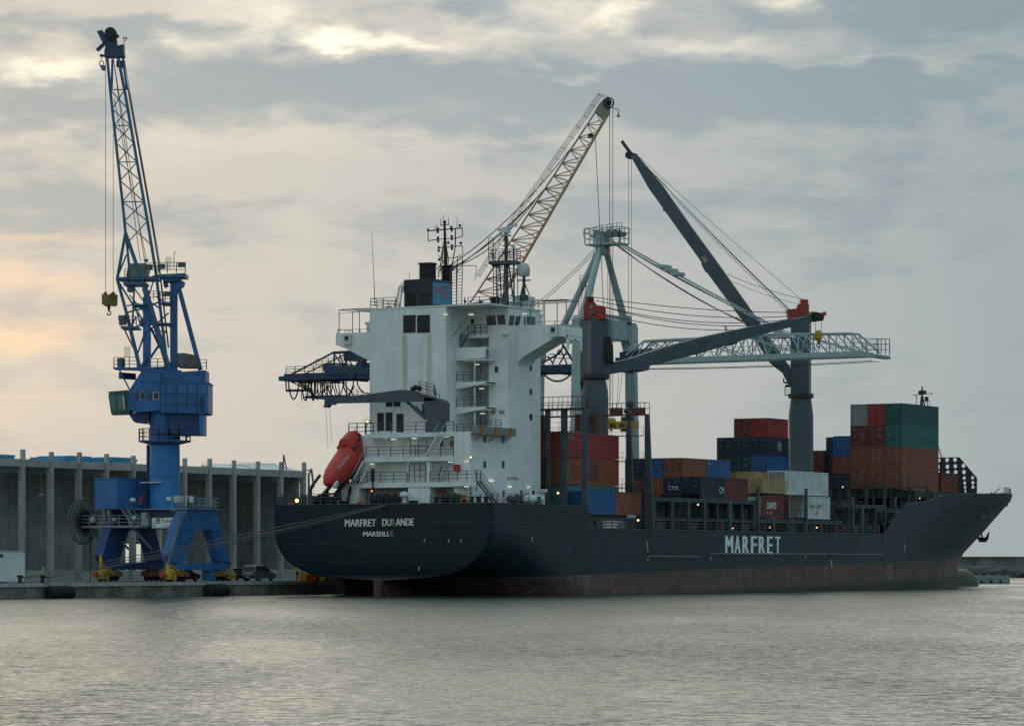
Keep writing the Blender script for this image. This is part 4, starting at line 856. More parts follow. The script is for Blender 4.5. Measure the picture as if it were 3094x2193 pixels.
mb = MB(); p = PS(1222, 1505, 2.5); mb.lathe((p.x, 2.5, 9), [(.25, 0), (.25, 1.2), (.5, 1.25), (.52, 1.4), (.4, 1.65), (.15, 1.75)], 14); mb.build('mushroom_vent', WHITE2, ship)
mb = SB(); mb.lathe((T(1440, 3.5), 3.5, 9), [(.4, 0), (.4, 1.4), (.3, 1.6)], 12); mb.box(T(1465, 4), T(1482, 4), 4, 4.8, 9, 10.6); mb.build('deck_locker', WHITE2, ship)
mb = MB(); p = PT(1590, 1507, HB-1.2); mb.lathe((HB-1.2, p.y-.2, p.z), [(.02, 0), (.3, .08), (.44, .3), (.46, .7), (.46, 3.0), (.4, 3.3), (.2, 3.5), (.02, 3.55)], 16, (0, 1, 0))
for d in (.8, 2.6): mb.box(HB-1.5, HB-.9, p.y+d-.1, p.y+d+.1, 9.0, p.z-.3)
mb.build('raft_canister', WHITE2, ship, True)
mb = MB(); mb.box(HB-2.2, HB-1.7, 13.6, 14.0, 9, 10.8); mb.box(HB-2.4, HB-1.5, 13.4, 14.2, 10.8, 11.1); mb.tube((HB-3.2, 12, 9), (HB-3.2, 12, 11.2), .06); mb.build('accommodation_davit', WHITE2, ship)
mb = MB(); a = T(1126, 3.9); mb.tube((a, 3.9, 9), (a, 3.9, 13.2), .09, 8); mb.box(a-.12, a+.12, 3.7, 4.1, 11.9, 13.2); mb.build('stern_light_post', BLACK, ship)
# lifeboat ramp
LT = -7.0; bo = PT(986, 1464, LT); bs = PT(1083, 1347, LT)
ax = (bs-bo).normalized(); upv = Vector((1, 0, 0)).cross(ax); sid = Vector((1, 0, 0)); BL = (bs-bo).length
mb = MB()
for k in (-.75, .75):
    a = bo+sid*k-upv*1.15-ax*.3; b = bo+sid*k-upv*1.15+ax*(BL+.6); mb.bar(a, b, .28, .34)
    for u in (.12, .5, .9, 1.0): q = a.lerp(b, u); mb.bar((q.x, q.y+.3, 9.0), q, .3)
    mb.bar((a.x, a.y+2.2, 9.0), a.lerp(b, .55), .2); mb.bar(a.lerp(b, .95), (a.x, b.y+.2, 9), .3); mb.bar(a.lerp(b, .6), (a.x, b.y, 9), .2)
for u in (0, .3, .6, .95): q = bo-upv*1.15+ax*(BL*u); mb.bar(q-sid*.75, q+sid*.75, .22)
q = bo-upv*1.3; mb.box(q.x-1.0, q.x+1.0, q.y-.3, q.y+.25, q.z-.5, q.z-.1)
mb.box(LT-1.2, LT+1.3, bs.y-.6, bs.y+.9, bs.z-3.2, bs.z-1.4); mb.rail([bs+sid*1.2-upv*.6+ax*.2, bs+sid*1.6-upv*.6+ax*.8], 1.2, .5)
ramp = mb.build('lifeboat_ramp', BLACK, ship)
mb = MB(); a, b, c = PS(938, 1545, .8), PS(939, 1473, .8), PS(968, 1434, 1.4); mb.tube(a, b, .16, 8); mb.tube(b, c, .16, 8); mb.build('launch_arm', mat('arm_brown', (.05, .035, .032), .6, rust=.4), ramp)
mb = MB(); a = PT(1085, 1480, LT+1.6); mb.ladder((a.x, bo.y+2.6, zC), (a.x, bs.y+.9, zA-.6), .6, sid, 14); mb.build('ramp_ladder', GREYM, ramp)
mb = MB(); a, b = PT(1009, 1472, LT+1.0), PT(1020, 1455, LT+1.0); mb.bar(a, b, .25, .3); mb.build('ramp_roller', WHITE2, ramp)
# floodlights
def flood(p, d=(0, -1, 0), r=.16, m=LAMPY, par=None, boxm=BLACK):
    r = r*.62
    p = Vector(p); d = Vector(d).normalized(); mb = MB(); mb.lathe(p-d*.35, [(.1, 0), (r+.07, .12), (r+.09, .34)], 10, d); mb.tube(p-d*.25, p-d*.25-UP*.6, .035, 5)
    o = mb.build('floodlight', boxm, par or ship); mb = MB(); mb.lathe(p-d*.02, [(r*.5, 0), (r, .015), (r, .06), (r*.4, .1)], 10, d); return mb.build('lamp_bulb', m, o)
vd = (.5, -.8, -.1)
flood(PS(897, 1512, .15), vd, .34); flood(PS(1109.5, 1273, 7.6), vd, .26); flood(PT(1422, 1381, HS+.4), vd, .2); flood(PT(1686, 1489, HB-.6), vd, .2); flood(PT(1928, 1571, HB-.1), vd, .2)
for x, y in ((2109, 1524), (2214, 1595), (2326, 1593), (2468, 1593)): flood(PT(x, y, HB-.3), vd, .15)
flood(PT(2993, 1507, .5), vd, .16); flood(PT(2857, 1507, 10.3), vd, .12); flood(PT(2779, 1505, 11.2), vd, .12); flood(PT(2546, 1471, 11), vd, .13); flood(PS(1123, 1483, 3.7), vd, .13, LAMPR)
# ---------------- hold structure between the rails
mb = MB(); mb.box(-10.9, 10.9, 35.2, 99.5, 6.62, 8.2)
for s_ in [36+2.05*i for i in range(31)]:
    for sg in (-1, 1): mb.poly([(sg*10.92, s_-.05, 8.2), (sg*11.5, s_-.05, 8.2), (sg*11.2, s_-.05, 7.0), (sg*11.2, s_-.05, 6.62), (sg*10.92, s_-.05, 6.62)], (0, .1, 0))
hcm = mb.build('hatch_coaming', DECKD, ship)
for a, b, w, z0_, z1 in ((21.8, 34.4, 11.9, 6.7, 8.62), (49, 62.2, 11.9, 8.22, 8.62), (63.5, 76.2, 11.9, 8.22, 8.62), (76.4, 89, 11.9, 8.22, 8.62), (100.4, 113.4, 11.9, 8.22, 9.9), (114.2, 128, 10, 11.9, 12.95), (128.3, 140, 8.4, 12.0, 12.95)):
    mb = MB(); mb.box(-w, w, a, b, z0_, z1); mb.build('hatch_cover', DECKD, ship)
mb = MB()
for s_ in [114.6+1.9*i for i in range(14)]:
    for sg in (-1, 1): mb.box(sg*9.6-.12, sg*9.6+.12, s_, s_+.22, 10.4, 12.95)
for s_ in (115, 121, 127): mb.box(8.2, 10.5, s_, s_+.5, 10.2, 12.94)
mb.build('hatch_cleat', DECKG, ship)
# side stanchions carrying the outboard stacks
def stanch(s_, zt_, w=.5, m=POSTG, arch=True):
    for sg in ((1, -1)):
        mb = MB(); mb.box(sg*12.75-.22, sg*12.75+.22, s_-w/2, s_+w/2, 6.62, zt_)
        if arch: mb.poly([(sg*12.5, s_-.06, 6.62), (sg*12.5, s_-.06, zt_), (sg*11.0, s_-.06, zt_), (sg*11.0, s_-.06, zt_-.5), (sg*12.0, s_-.06, zt_-1.0), (sg*12.0, s_-.06, 6.62)], (0, .12, 0))
        mb.build('stack_stanchion', m, ship)
SD2 = mat('stanchion_green_grey', (.045, .062, .064), .6, var=.35, rust=.45, streak=.5)
for i, s_ in enumerate([36.2, 40.5, 44.6, 48.7, 51.8, 55.1, 58.2, 61.6]): stanch(s_, 10.68, [.4, .8][i % 2], [SD2, DECKD, POSTG][i % 3])
for i, s_ in enumerate([63.2, 66.8, 70.6, 75.5, 80.2, 84.4, 88.4, 92.5, 96.4]): stanch(s_, 8.6 if s_ < 86 else 10.7, [.35, .7][i % 2], [SD2, POSTG, DECKD][i % 3])
for sg in (-1, 1):
    for a, b, z0_, z1, w in ((36, 62.2, 10.2, 10.66, .28), (62.3, 86.3, 8.12, 8.58, .25), (86.4, 99.5, 10.2, 10.68, .28), (36, 62, 8.15, 8.4, .2)):
        mb = MB(); mb.box(sg*12.65-w, sg*12.65+w, a, b, z0_, z1); mb.build('side_girder', SD2, ship)
mb = SB()
for a, b in ((22.8, 34), (35, 61), (62, 97)): mb.rail([(HB-.15, a, 7.1), (HB-.15, b, 7.1)], 1.0, 1.6, .03)
mb.build('side_railing', RAILM, ship)
# dark longitudinal bulkhead, pipes and lockers seen between the stanchions
mb = SB(); mb.box(11.6, 11.75, 36.3, 62, 8.65, 10.15); mb.box(11.6, 11.75, 86.5, 99.4, 8.65, 10.15); mb.box(10.95, 11.4, 62.3, 99.4, 7.0, 8.1)
for k in range(3): mb.tube((11.75, 36, 7.3+.3*k), (11.75, 98, 7.3+.3*k), .09)
mb.build('side_bulkhead', DECKD, ship)
mb = SB()
for x in (2030, 2172, 2238, 2307, 2545, 2650): s_ = S(x, 12.3); mb.box(12.1, 12.6, s_-.3, s_+.3, 7.2, 8.1)
mb.build('red_hose_box', mat('dim_red', (.22, .035, .03), .6, var=.3), ship)
mb = SB()
for s_, w in ((37.5, 2.2), (46, 1.4), (53.4, 1.8), (59.4, 2.4), (72, 2), (78, 1.6), (90, 2.2), (95, 1.5)): mb.box(11.9, 12.5, s_, s_+w, 7.05, 8.0)
mb.build('deck_locker', DECKG, ship)
rg = random.Random(5)
for k in range(34):
    s_ = 36+1.82*k+rg.uniform(-.5, .5); t_ = rg.uniform(11.95, 12.5); q = rg.random(); mb = MB()
    if q < .3: mb.tube((t_, s_, 6.62), (t_, s_, rg.uniform(7.6, 8.6)), rg.uniform(.05, .12), 8); mb.lathe((t_, s_, 7.5), [(.1, 0), (.24, .1), (.24, .25), (.1, .3)], 10)
    elif q < .55: mb.bar((t_, s_, 6.7), (t_-.4, s_+rg.uniform(1.2, 2.6), rg.uniform(8.6, 10.1)), .12)
    elif q < .8: h = rg.uniform(.5, 1.2); mb.box(t_-.25, t_+.25, s_, s_+rg.uniform(.4, 1.1), 6.62, 6.62+h); mb.box(t_-.3, t_+.3, s_-.05, s_+.3, 6.62+h, 6.7+h)
    else:
        for i in range(4): mb.tube((t_-.1+.07*i, s_+.2*i, 6.65), (t_-.1+.05*i, s_+.2*i+.3, 9.0), .03, 5)
    mb.build('deck_fitting', rg.choice([DECKD, DECKG, SD2, GREYM, BLACK, MATS['dim_red'] if 'dim_red' in MATS else DECKD]), ship)
# rack in the recess abreast of the first hold
mb = MB(); a, b = S(1812, 12.6), S(1880, 12.6)
mb.box(12.1, 12.9, a, b, Z(1598, 12.6, a), Z(1571, 12.6, a)-.0); mb.build('stores_rack', mat('rack_grey', (.17, .18, .17), .6, var=.3), ship)
mb = MB()
for k in range(3): z_ = Z(1594, 12.6, a)+k*.29; mb.box(12.92, 12.96, a+.1, a+[4.2, 3.6, 3.2][2-k], z_, z_+.14)
mb.build('rack_slats', LETW, ship)
mb = MB(); a = S(1893, 12); mb.lathe((11.9, a, Z(1557, 12, a)), [(.3, 0), (.36, .1), (.36, 1.8), (.3, 1.9)], 12, (0, 1, 0)); mb.build('white_drum', WHITE2, ship)
# lashing bridges
def lashing(s_, zt_, posts, slant=False, red=False, zl=(11.6, 14.5, 17.3)):
    mb = MB(); mb.box(-12.8, 12.8, s_-.62, s_+.62, zt_, zt_+.14)
    br_ = mb.build('lashing_bridge', mat('walkway_red', (.16, .05, .045), .6, rust=.3) if red else DECKD, ship)
    for t_, w, z0_ in posts:
        mb = MB()
        if slant: mb.bar((t_+w*.28, s_, z0_), (t_, s_-.05, zt_-.01), w*1.15, .34, w*.52, .3, up=Vector((0, 1, 0)))
        else: mb.box(t_-w*.4, t_+w*.4, s_-.22, s_+.22, z0_, zt_-.01)
        mb.build('bridge_post', POSTG, br_)
    for z_ in zl: mb = MB(); mb.box(-12.6, 12.6, s_-.5, s_-.42, z_, z_+.1); mb.build('lashing_rail', DECKD, br_)
    mb = SB(); mb.rail([(-12.8, s_-.6, zt_+.14), (12.8, s_-.6, zt_+.14)], 1.25, 1.15, .024, 2); mb.rail([(-12.8, s_+.6, zt_+.14), (12.8, s_+.6, zt_+.14)], 1.25, 1.15, .024, 2); mb.rail([(12.8, s_-.6, zt_+.14), (12.8, s_+.6, zt_+.14)], 1.25, 1.2, .024, 2)
    for z_ in zl: mb.rail([(-12.6, s_-.46, z_), (12.6, s_-.46, z_)], 1.05, 1.3, .018, 2)
    mb.build('bridge_railing', RAILM, br_)
    mb = MB(); mb.ladder((7.2, s_-.55, 9), (7.2, s_-.55, zt_), .5, (1, 0, 0), 24, .03); mb.build('bridge_ladder', GREYM, br_)
    return br_
lashing(20.4, 19.7, [(12.9, .72, 7.0), (10.35, .75, 9.0), (8.35, .55, 9.0), (-10.3, .75, 9), (-12.9, .72, 9)])
lb = lashing(34.7, 19.6, [(12.85, .95, 7.0), (10.55, .72, 10.5), (-10.5, 1.0, 9), (-12.85, .95, 9)], True, True)
mb = SB(); mb.box(8.3, 9.6, 34.4, 35.1, 19.75, 20.5); mb.box(11.0, 12.4, 34.4, 35.1, 19.75, 20.45); mb.ball((10.2, 34.7, 20.1), .3, 8); mb.build('winch_box', mat('dull_red_box', (.17, .045, .04), .6, rust=.3), lb)
mb = SB()
for x in (1606, 1637.5, 1745, 1803): p = PS(x, 1300, 20.9); mb.box(p.x-.28, p.x+.28, 20.8, 21.3, 17.3, 19.2)
mb.build('cell_guide', mat('cell_guide_red', (.15, .04, .035), .6, rust=.3), ship)
for s_ in (48.4, 62.7, 76.3, 89.6, 100.0, 113.9): # low lashing frames between the bays
    mb = MB(); zt_ = (8.7 if s_ in (62.7, 76.3) else 11.2) if s_ < 100 else 13.2
    for t_ in [-12.6+2.52*i for i in range(11)]: mb.box(t_-.14, t_+.14, s_-.2, s_+.2, 6.62 if abs(t_) > 11 else 8.2, zt_)
    mb.box(-12.7, 12.7, s_-.45, s_+.45, zt_, zt_+.12); mb.rail([(-12.7, s_-.42, zt_+.12), (12.7, s_-.42, zt_+.12)], 1.05, 1.3, .025, 2); mb.build('lashing_frame', SD2, ship)
for x, y0_, y1_ in ((2290, 1470, 1608), (2436, 1475, 1565), (2576, 1500, 1600), (2705, 1500, 1540)):    # tall slim posts outboard
    p = PT(x, y0_, 12.98); mb = SB(); mb.box(12.85, 13.1, p.y-.22, p.y+.22, 6.8, p.z); mb.build('outboard_post', POSTG, ship)
# ---------------- deck cranes
def deck_crane(cx_px, t_, zz_, ped, col, dirv, head, wide, joint):
    s_ = S(cx_px, t_); Yc = DY(t_, s_); zy = lambda y: Z(y, t_, s_); sc = Yc/FP
    mb = MB(); mb.lathe((t_, s_, 6.6), [(ped[0]*sc, 0), (ped[0]*sc, zy(ped[1])-6.6), (ped[2]*sc, zy(ped[3])-6.6), (ped[2]*sc, zy(joint[1])-6.6)], 20); pc_ = mb.build('deck_crane', GREYP, ship, True)
    mb = MB(); mb.lathe((t_, s_, zy(joint[1])), [(wide*.62, 0), (wide*.64, .1), (wide*.64, .55), (wide*.55, .6)], 20); mb.build('slewing_ring', DECKD, pc_)
    d = Vector(dirv).normalized(); mb = MB(); mb.bar((t_, s_, zy(joint[1])+.3), (t_, s_, zy(col)), wide*.86, wide*.92, up=d); mb.build('crane_housing', GREYP, pc_)
    mb = MB(); mb.poly([PD(x, y, Yc-wide*.43) for x, y in head], FV*wide*.86); mb.build('crane_head', REDP, pc_)
    return pc_, s_, Yc
CT = 5.0
h1 = [(1768, 896), (1794, 896), (1795.5, 911.5), (1806, 924), (1831, 927), (1831, 964.2), (1763, 964.2), (1763, 922), (1768, 911)]
c1, c1s, Y1 = deck_crane(1797, CT, 0, (42, 1198, 34, 1148), 964, (15.5, 27, 0), h1, 2.55, (0, 1146))
mb = MB(); p = PD(1798, 980, Y1); sc = Y1/FP; mb.poly([PD(x, y, Y1-1.11) for x, y in ((1779, 973), (1803, 973), (1803, 981), (1779, 981))], FV*-.03); mb.poly([PD(x, y, Y1-1.11) for x, y in ((1782, 921), (1791, 921), (1791, 933), (1782, 933))], FV*-.03); mb.poly([PD(x, y, Y1-1.11) for x, y in ((1781, 943), (1797, 943), (1797, 946), (1784, 946), (1784, 956), (1781, 956))], FV*-.03); mb.build('crane_plate', GREYM, c1)
mb = MB(); mb.poly([PD(x, y, Y1-1.1) for x, y in ((1784, 946.5), (1797, 946.5), (1797, 954), (1784, 954))], FV*-.02); mb.poly([PD(x, y, Y1-1.0) for x, y in ((1832, 1016), (1844, 1016), (1853, 1050), (1854, 1090), (1842, 1093), (1832, 1085))], FV*2); mb.poly([PD(x, y, Y1-1.12) for x, y in ((1775, 897), (1793, 897.5), (1789, 911), (1780, 915))], FV*-.02); mb.build('crane_machinery', BLACK, c1)
mb = MB(); mb.poly([PD(x, y, Y1-1.13) for x, y in ((1775, 1007), (1800, 1005), (1798, 1011), (1777, 1013))], FV*-.02); mb.build('crane_badge', mat('faded_badge', (.42, .33, .30), .6), c1)
mb = MB(); mb.ladder(PD(1761, 1150, Y1), PD(1762, 900, Y1), .5, RV, 30, .03); mb.ladder(PD(1764, 900, Y1), PD(1763, 850, Y1), .5, RV, 6, .03); mb.bar(PD(1757, 1150, Y1), PD(1760, 1180, Y1), .35, .35); mb.bar(PD(1764, 1120, Y1), PD(1757, 1170, Y1), .12); mb.build('crane_ladder', BLACK, c1)
def boom(outline, xr, Yr, xt, Yt, perp, th, m, par, name='crane_boom'):
    f_ = lambda x: Yr+(Yt-Yr)*(x-xr)/(xt-xr); n = len(outline); mb = MB(); perp = Vector(perp).normalized()
    P = [PD(x, y, f_(x)) for x, y in outline]; mb.poly([p-perp*(th/2) for p in P], perp*th); return mb.build(name, m, par), f_
bt1 = (1836, Y1, 2490, 385.4)
b1, f1 = boom([(1826, 1107), (1850, 1094), (1900, 1083), (2000, 1050), (2100, 1022), (2270, 986), (2440, 955), (2444, 975), (2300, 1010), (2100, 1070), (1955, 1106), (1952, 1119), (1930, 1124), (1918, 1117), (1838, 1131), (1800, 1130)], *bt1, (.845, -.533, 0), 1.3, GREYP, c1)
mb = MB(); P1 = lambda x, y: PD(x, y, f1(x)); pv = Vector((.845, -.533, 0))
mb.poly([P1(x, y)-pv*.5 for x, y in ((2441, 953), (2450, 942), (2470, 946), (2484, 958), (2480, 970), (2446, 973))], pv); mb.lathe(P1(2462, 958)-pv*.6, [(.55, 0), (.55, 1.2)], 14, pv); mb.build('boom_sheave', BLACK, b1)
mb = MB(); mb.poly([P1(x, y)-pv*.35 for x, y in ((2478, 946), (2491, 942), (2492, 953), (2480, 957))], pv*.7); mb.build('boom_tip', REDP, b1)
mb = MB(); mb.poly([P1(x, y)+pv*.655 for x, y in ((2126, 1031), (2148, 1026), (2150, 1037), (2128, 1043))], pv*.02); mb.build('boom_badge', mat('brown_badge', (.30, .15, .10), .6), b1)
mb = MB(); mb.poly([P1(x, y)-pv*.4 for x, y in ((2195, 1037), (2223, 1030), (2223, 1038), (2200, 1045))], pv*.8); mb.build('boom_bracket', GREYP, b1)
mb = SB()
for x in (2464, 2482): mb.tube(P1(x, 966), P1(x, 1000), .03, 4)
for (xa, ya), (xb, yb), dr in (((1795, 898), (2445, 944), .5), ((1800, 908), (2448, 950), 1.0), ((1806, 922), (2450, 956), 1.3), ((1830, 929), (2448, 962), 1.4), ((1830, 950), (2420, 978), 1.2)): mb.sag(PD(xa, ya, Y1), P1(xb, yb), dr, .045)
mb.build('crane_wire', WIRE, c1)
def hookblock(px, y0_, y1_, y2_, Y, w, par, m=YEL):
    p = PD(px, (y0_+y1_)/2, Y); h = (y1_-y0_)*Y/FP; mb = MB(); mb.lathe(p-UP*h/2, [(w*.25, 0), (w*.5, h*.25), (w*.52, h*.7), (w*.4, h*.95), (w*.15, h)], 12); o = mb.build('hook_block', m, par)
    q = p-UP*h/2; L = (y2_-y1_)*Y/FP; mb = MB(); mb.tube(q+UP*.1, q-UP*L*.45, w*.16, 8); r = L*.28
    mb.path([q-UP*(L*.72)+RV*(r*math.cos(a_))+UP*(r*math.sin(a_)) for a_ in [math.pi/2+.3*k for k in range(-1, 15)]], w*.09, 6); mb.build('cargo_hook', BLACK, par); return o
hookblock(2473, 998, 1030, 1048, f1(2473), .9, b1)
# forward crane
h2 = [(2390, 975), (2390, 963), (2383, 961), (2377, 935), (2408, 932), (2411.5, 919), (2419, 918), (2419, 904.5), (2442, 904.5), (2442, 917), (2444.5, 918), (2444.5, 948), (2449, 960), (2449, 975)]
c2, c2s, Y2 = deck_crane(2420, CT, 0, (37.5, 1255, 31, 1204), 975, (-20, -6, 0), h2, 2.5, (0, 1203))
bt2 = (2392, Y2, 1924, Y2+4.8)
b2, f2 = boom([(1910, 478), (1909, 470), (1924, 467), (2003, 562), (2086, 681), (2165, 789), (2284, 957), (2390, 1114), (2405, 1160), (2387, 1169), (2366, 1128), (2340, 1108), (2326, 1096), (2323, 1089), (2318, 1083), (2259, 989), (2136, 822), (2134, 824), (2121, 800), (2122, 794), (2013, 642), (2006, 638), (2005, 630), (1963, 572)], *bt2, (-.3, .95, 0), 1.3, GREYP, c2)
P2 = lambda x, y: PD(x, y, f2(x)); pv2 = Vector((.287, -.958, 0))
mb = MB(); mb.poly([P2(x, y)-pv2*.3 for x, y in ((1876, 431), (1882, 424), (1911, 463), (1903, 468))], pv2*.6); mb.build('boom_tip', DECKD, b2)
mb = MB(); mb.lathe(P2(1902, 470)-pv2*.6, [(.45, 0), (.45, 1.2)], 12, pv2); mb.poly([P2(x, y)-pv2*.6 for x, y in ((1893, 467), (1908, 462), (1925, 466), (1924, 476), (1910, 480))], pv2*1.2); mb.bar(P2(1891, 467), P2(1893, 477), .2); mb.build('boom_sheave', BLACK, b2)
mb = MB(); mb.poly([P2(x, y)+pv2*.655 for x, y in ((2121, 777), (2134, 775), (2143, 791), (2130, 798))], pv2*.02); mb.build('boom_badge', mat('tan_badge', (.36, .26, .16), .6), b2)
mb = SB()
for (xa, ya), (xb, yb), r in (((1928, 472), (2425, 907), .03), ((1950, 500), (2387, 936), .045), ((1983, 533), (2382, 935), .045), ((2025, 585), (2376, 937), .035), ((2196, 828), (2428, 905), .035), ((2212, 850), (2415, 919), .03)): mb.sag(P2(xa, ya), PD(xb, yb, Y2), .25, r, 8)
yb_ = 1212
for x in (1899, 1908): mb.tube(P2(x, 474), PD(x, yb_, f2(x)), .035, 4)
mb.build('crane_wire', WIREL, c2)
hookblock(1903, yb_, yb_+20, yb_+38, f2(1903), 1.0, b2, POSTG)
mb = MB(); mb.box(-.01, .01, 0, .01, 0, .01); mb = MB()
p = PD(2385, 1158, Y2); mb.bar(PD(2368, 1142, Y2), PD(2368, 1155, Y2), .12); mb.bar(PD(2368, 1155, Y2), PD(2384, 1158, Y2), .2); mb.bar(PD(2372, 1166, Y2), PD(2388, 1166, Y2), .3)
for y in (1170, 1178, 1186, 1194): mb.bar(PD(2369, y, Y2), PD(2388, y-1, Y2), .06)
mb.bar(PD(2372, 1170, Y2), PD(2372, 1192, Y2), .06); mb.bar(PD(2372, 1192, Y2), PD(2386, 1197, Y2), .12); mb.build('crane_ladder', BLACK, c2)
mb = MB(); mb.poly([PD(x, y, Y2-1.1) for x, y in ((2407, 1083), (2425, 1081), (2425, 1085), (2407, 1086))], FV*-.03); mb.build('crane_plate', LETW, c2)
# ---------------- bow: wave breaker with round holes, foremast, fittings
bsx = 141.0; Hc = 1.0
mb = MB(); tc_ = lambda x: T(x, bsx); zc_ = lambda y: Z(y, 5, bsx)
holes = [(2836, 1390), (2861, 1389), (2885, 1388.5), (2837, 1409), (2862, 1409), (2886, 1408), (2910.5, 1407), (2838, 1427), (2863, 1427), (2887, 1426), (2912, 1426), (2913, 1444), (2938, 1443.5), (2914, 1459), (2939, 1458.5), (2914.5, 1472), (2939, 1471.5), (2915, 1484)]
hset = [(tc_(x), zc_(y), (.29 if y < 1430 else .235)) for x, y in holes]
zb0, zt0 = htop(bsx)-1.0, zc_(1381); tR = tc_(2951); tS = tc_(2898); zS = zc_(1444)
# tessellate: fine grid in t,z, leaving out the round holes (cells snapped to the rims)
nx_, nz_ = 150, 84; g = {}
def top_at(t_): return zt0 if abs(t_) <= tS else zt0+(zS-zt0)*(abs(t_)-tS)/(tR-tS)
hs2 = hset+[(-a_, b_, c_) for a_, b_, c_ in hset]
tx = [-tR+2*tR*i/nx_ for i in range(nx_+1)]
def inside(p):
    for a_, b_, c_ in hs2:
        if (p[0]-a_)**2+(p[1]-b_)**2 < c_*c_: return (a_, b_, c_)
    return None
for i in range(nx_+1):
    for j in range(nz_+1):
        p = [tx[i], zb0+(top_at(tx[i])-zb0)*j/nz_]; g[i, j] = p
cell = {}
for (i, j), p in g.items():
    h_ = None
    for a_, b_, c_ in hs2:
        d_ = math.hypot(p[0]-a_, p[1]-b_)
        if d_ < c_ and d_ > c_*.62: k = c_/d_; p[0] = a_+(p[0]-a_)*k; p[1] = b_+(p[1]-b_)*k
for i in range(nx_+1):
    for j in range(nz_+1):
        for dd_ in (0, .14): mb.v.append((g[i, j][0], bsx+dd_, g[i, j][1]))
def vi(i, j, k): return (i*(nz_+1)+j)*2+k
solid = {}
for i in range(nx_):
    for j in range(nz_):
        c_ = (sum(g[i+a_, j+b_][0] for a_ in (0, 1) for b_ in (0, 1))/4, sum(g[i+a_, j+b_][1] for a_ in (0, 1) for b_ in (0, 1))/4); solid[i, j] = inside(c_) is None
for (i, j), ok in solid.items():
    if not ok: continue
    for k in (0, 1):
        f_ = (vi(i, j, k), vi(i+1, j, k), vi(i+1, j+1, k), vi(i, j+1, k)); mb.f.append(f_ if k == 0 else f_[::-1])
    for (di, dj), e in (((-1, 0), ((i, j), (i, j+1))), ((1, 0), ((i+1, j), (i+1, j+1))), ((0, -1), ((i, j), (i+1, j))), ((0, 1), ((i, j+1), (i+1, j+1)))):
        if not solid.get((i+di, j+dj), False): mb.f.append((vi(*e[0], 0), vi(*e[1], 0), vi(*e[1], 1), vi(*e[0], 1)))
wbk = mb.build('wave_breaker', mat('breaker_navy', (.03, .035, .045), .55, var=.25), ship)
mb = MB()
for t_ in (-6, -3, 0, 3, tS): mb.poly([(t_-.06, bsx+.15, zb0), (t_-.06, bsx+.15, zt0-.6), (t_-.06, bsx+2.6, zb0)], (.12, 0, 0))
mb.build('breaker_bracket', DECKG, wbk)
fm = Vector((T(2786, 152), 152, htop(152)-1.0)); zf_ = lambda y: Z(y, fm.x, 152); tf = lambda x: T(x, 152)
mb = MB(); mb.tube(fm, (fm.x, 152, zf_(1176)), .28, 8, .14); msf = mb.build('foremast', POSTG, ship)
mb = MB()
for sx in (-.9, .9): mb.tube((fm.x+sx, 152.6, zf_(1226)-4), (fm.x+sx*.15, 152, zf_(1198)), .1, 6)
mb.tube((tf(2757), 152, zf_(1193)), (tf(2816), 152, zf_(1189.5)), .05, 5); mb.tube((tf(2769), 152, zf_(1192)), (tf(2769), 152, zf_(1226)), .05, 5); mb.tube((tf(2816), 152, zf_(1193)), (tf(2816), 152, zf_(1186)), .06, 5); mb.tube((tf(2798), 152, zf_(1198)), (tf(2803), 152, zf_(1225)), .07, 5); mb.tube((tf(2808), 152, zf_(1226)), (tf(2808), 152, zf_(1210)), .04, 5)
mb.tube((fm.x, 152, zf_(1200)), (tf(2846), 152, zf_(1384)), .07, 6); mb.tube((tf(2784), 152, zf_(1226)), (tf(2786), 152, zf_(1205)), .08, 5); mb.build('mast_spar', BLACK, msf)
mb = SB(); mb.box(tf(2778), tf(2796), 151.6, 152.4, zf_(1191), zf_(1180)); mb.tube((fm.x, 152, zf_(1180)), (fm.x, 152, zf_(1166)), .1, 6); mb.box(tf(2796), tf(2804), 151.8, 152.2, zf_(1213), zf_(1199)); mb.build('mast_lantern', BLACK, msf)
mb = SB(); fz_ = lambda s: htop(s)
mb.rail([(hb(150, 13)-.2, 150, 13.1), (hb(156, 13)-.2, 156, 13.1), (hb(160, 13)-.2, 160, 13.1)], .9, 1.4, .03); mb.rail([(hb(170, 12)-.1, 170, 12.4), (.2, 174, 12.45), (-hb(170, 12), 170, 12.4)], .8, .9, .03)
for x in (3040, 3050): p = PT(x, 1500, 0); mb.tube((0, p.y, 12.3), (0, p.y, 13.6), .06, 6)
mb.build('bow_railing', RAILM, ship)
mb = MB(); a = PT(2996, 1505, .4); mb.tube((.4, a.y, 12.0), (.4, a.y, a.z+.9), .12, 6); mb.tube((.4, a.y, a.z+.5), (.4, S(3022, .4), Z(1474, .4, S(3022, .4))), .07, 5); mb.lathe((.0, a.y-.6, 12.9), [(.4, 0), (.4, .8)], 10, (1, 0, 0)); mb.box(-.5, .9, a.y-1.0, a.y-.1, 11.5, 12.6); mb.build('bow_davit', BLACK, ship)
for t_ in (-3, 3): mb = MB(); mb.lathe((t_, 162, 12.2), [(.5, 0), (.5, 1.2)], 12, (1, 0, 0)); mb.box(t_-.6, t_+1.6, 161.4, 162.6, 11.5, 12.0); mb.build('windlass', DECKD, ship)
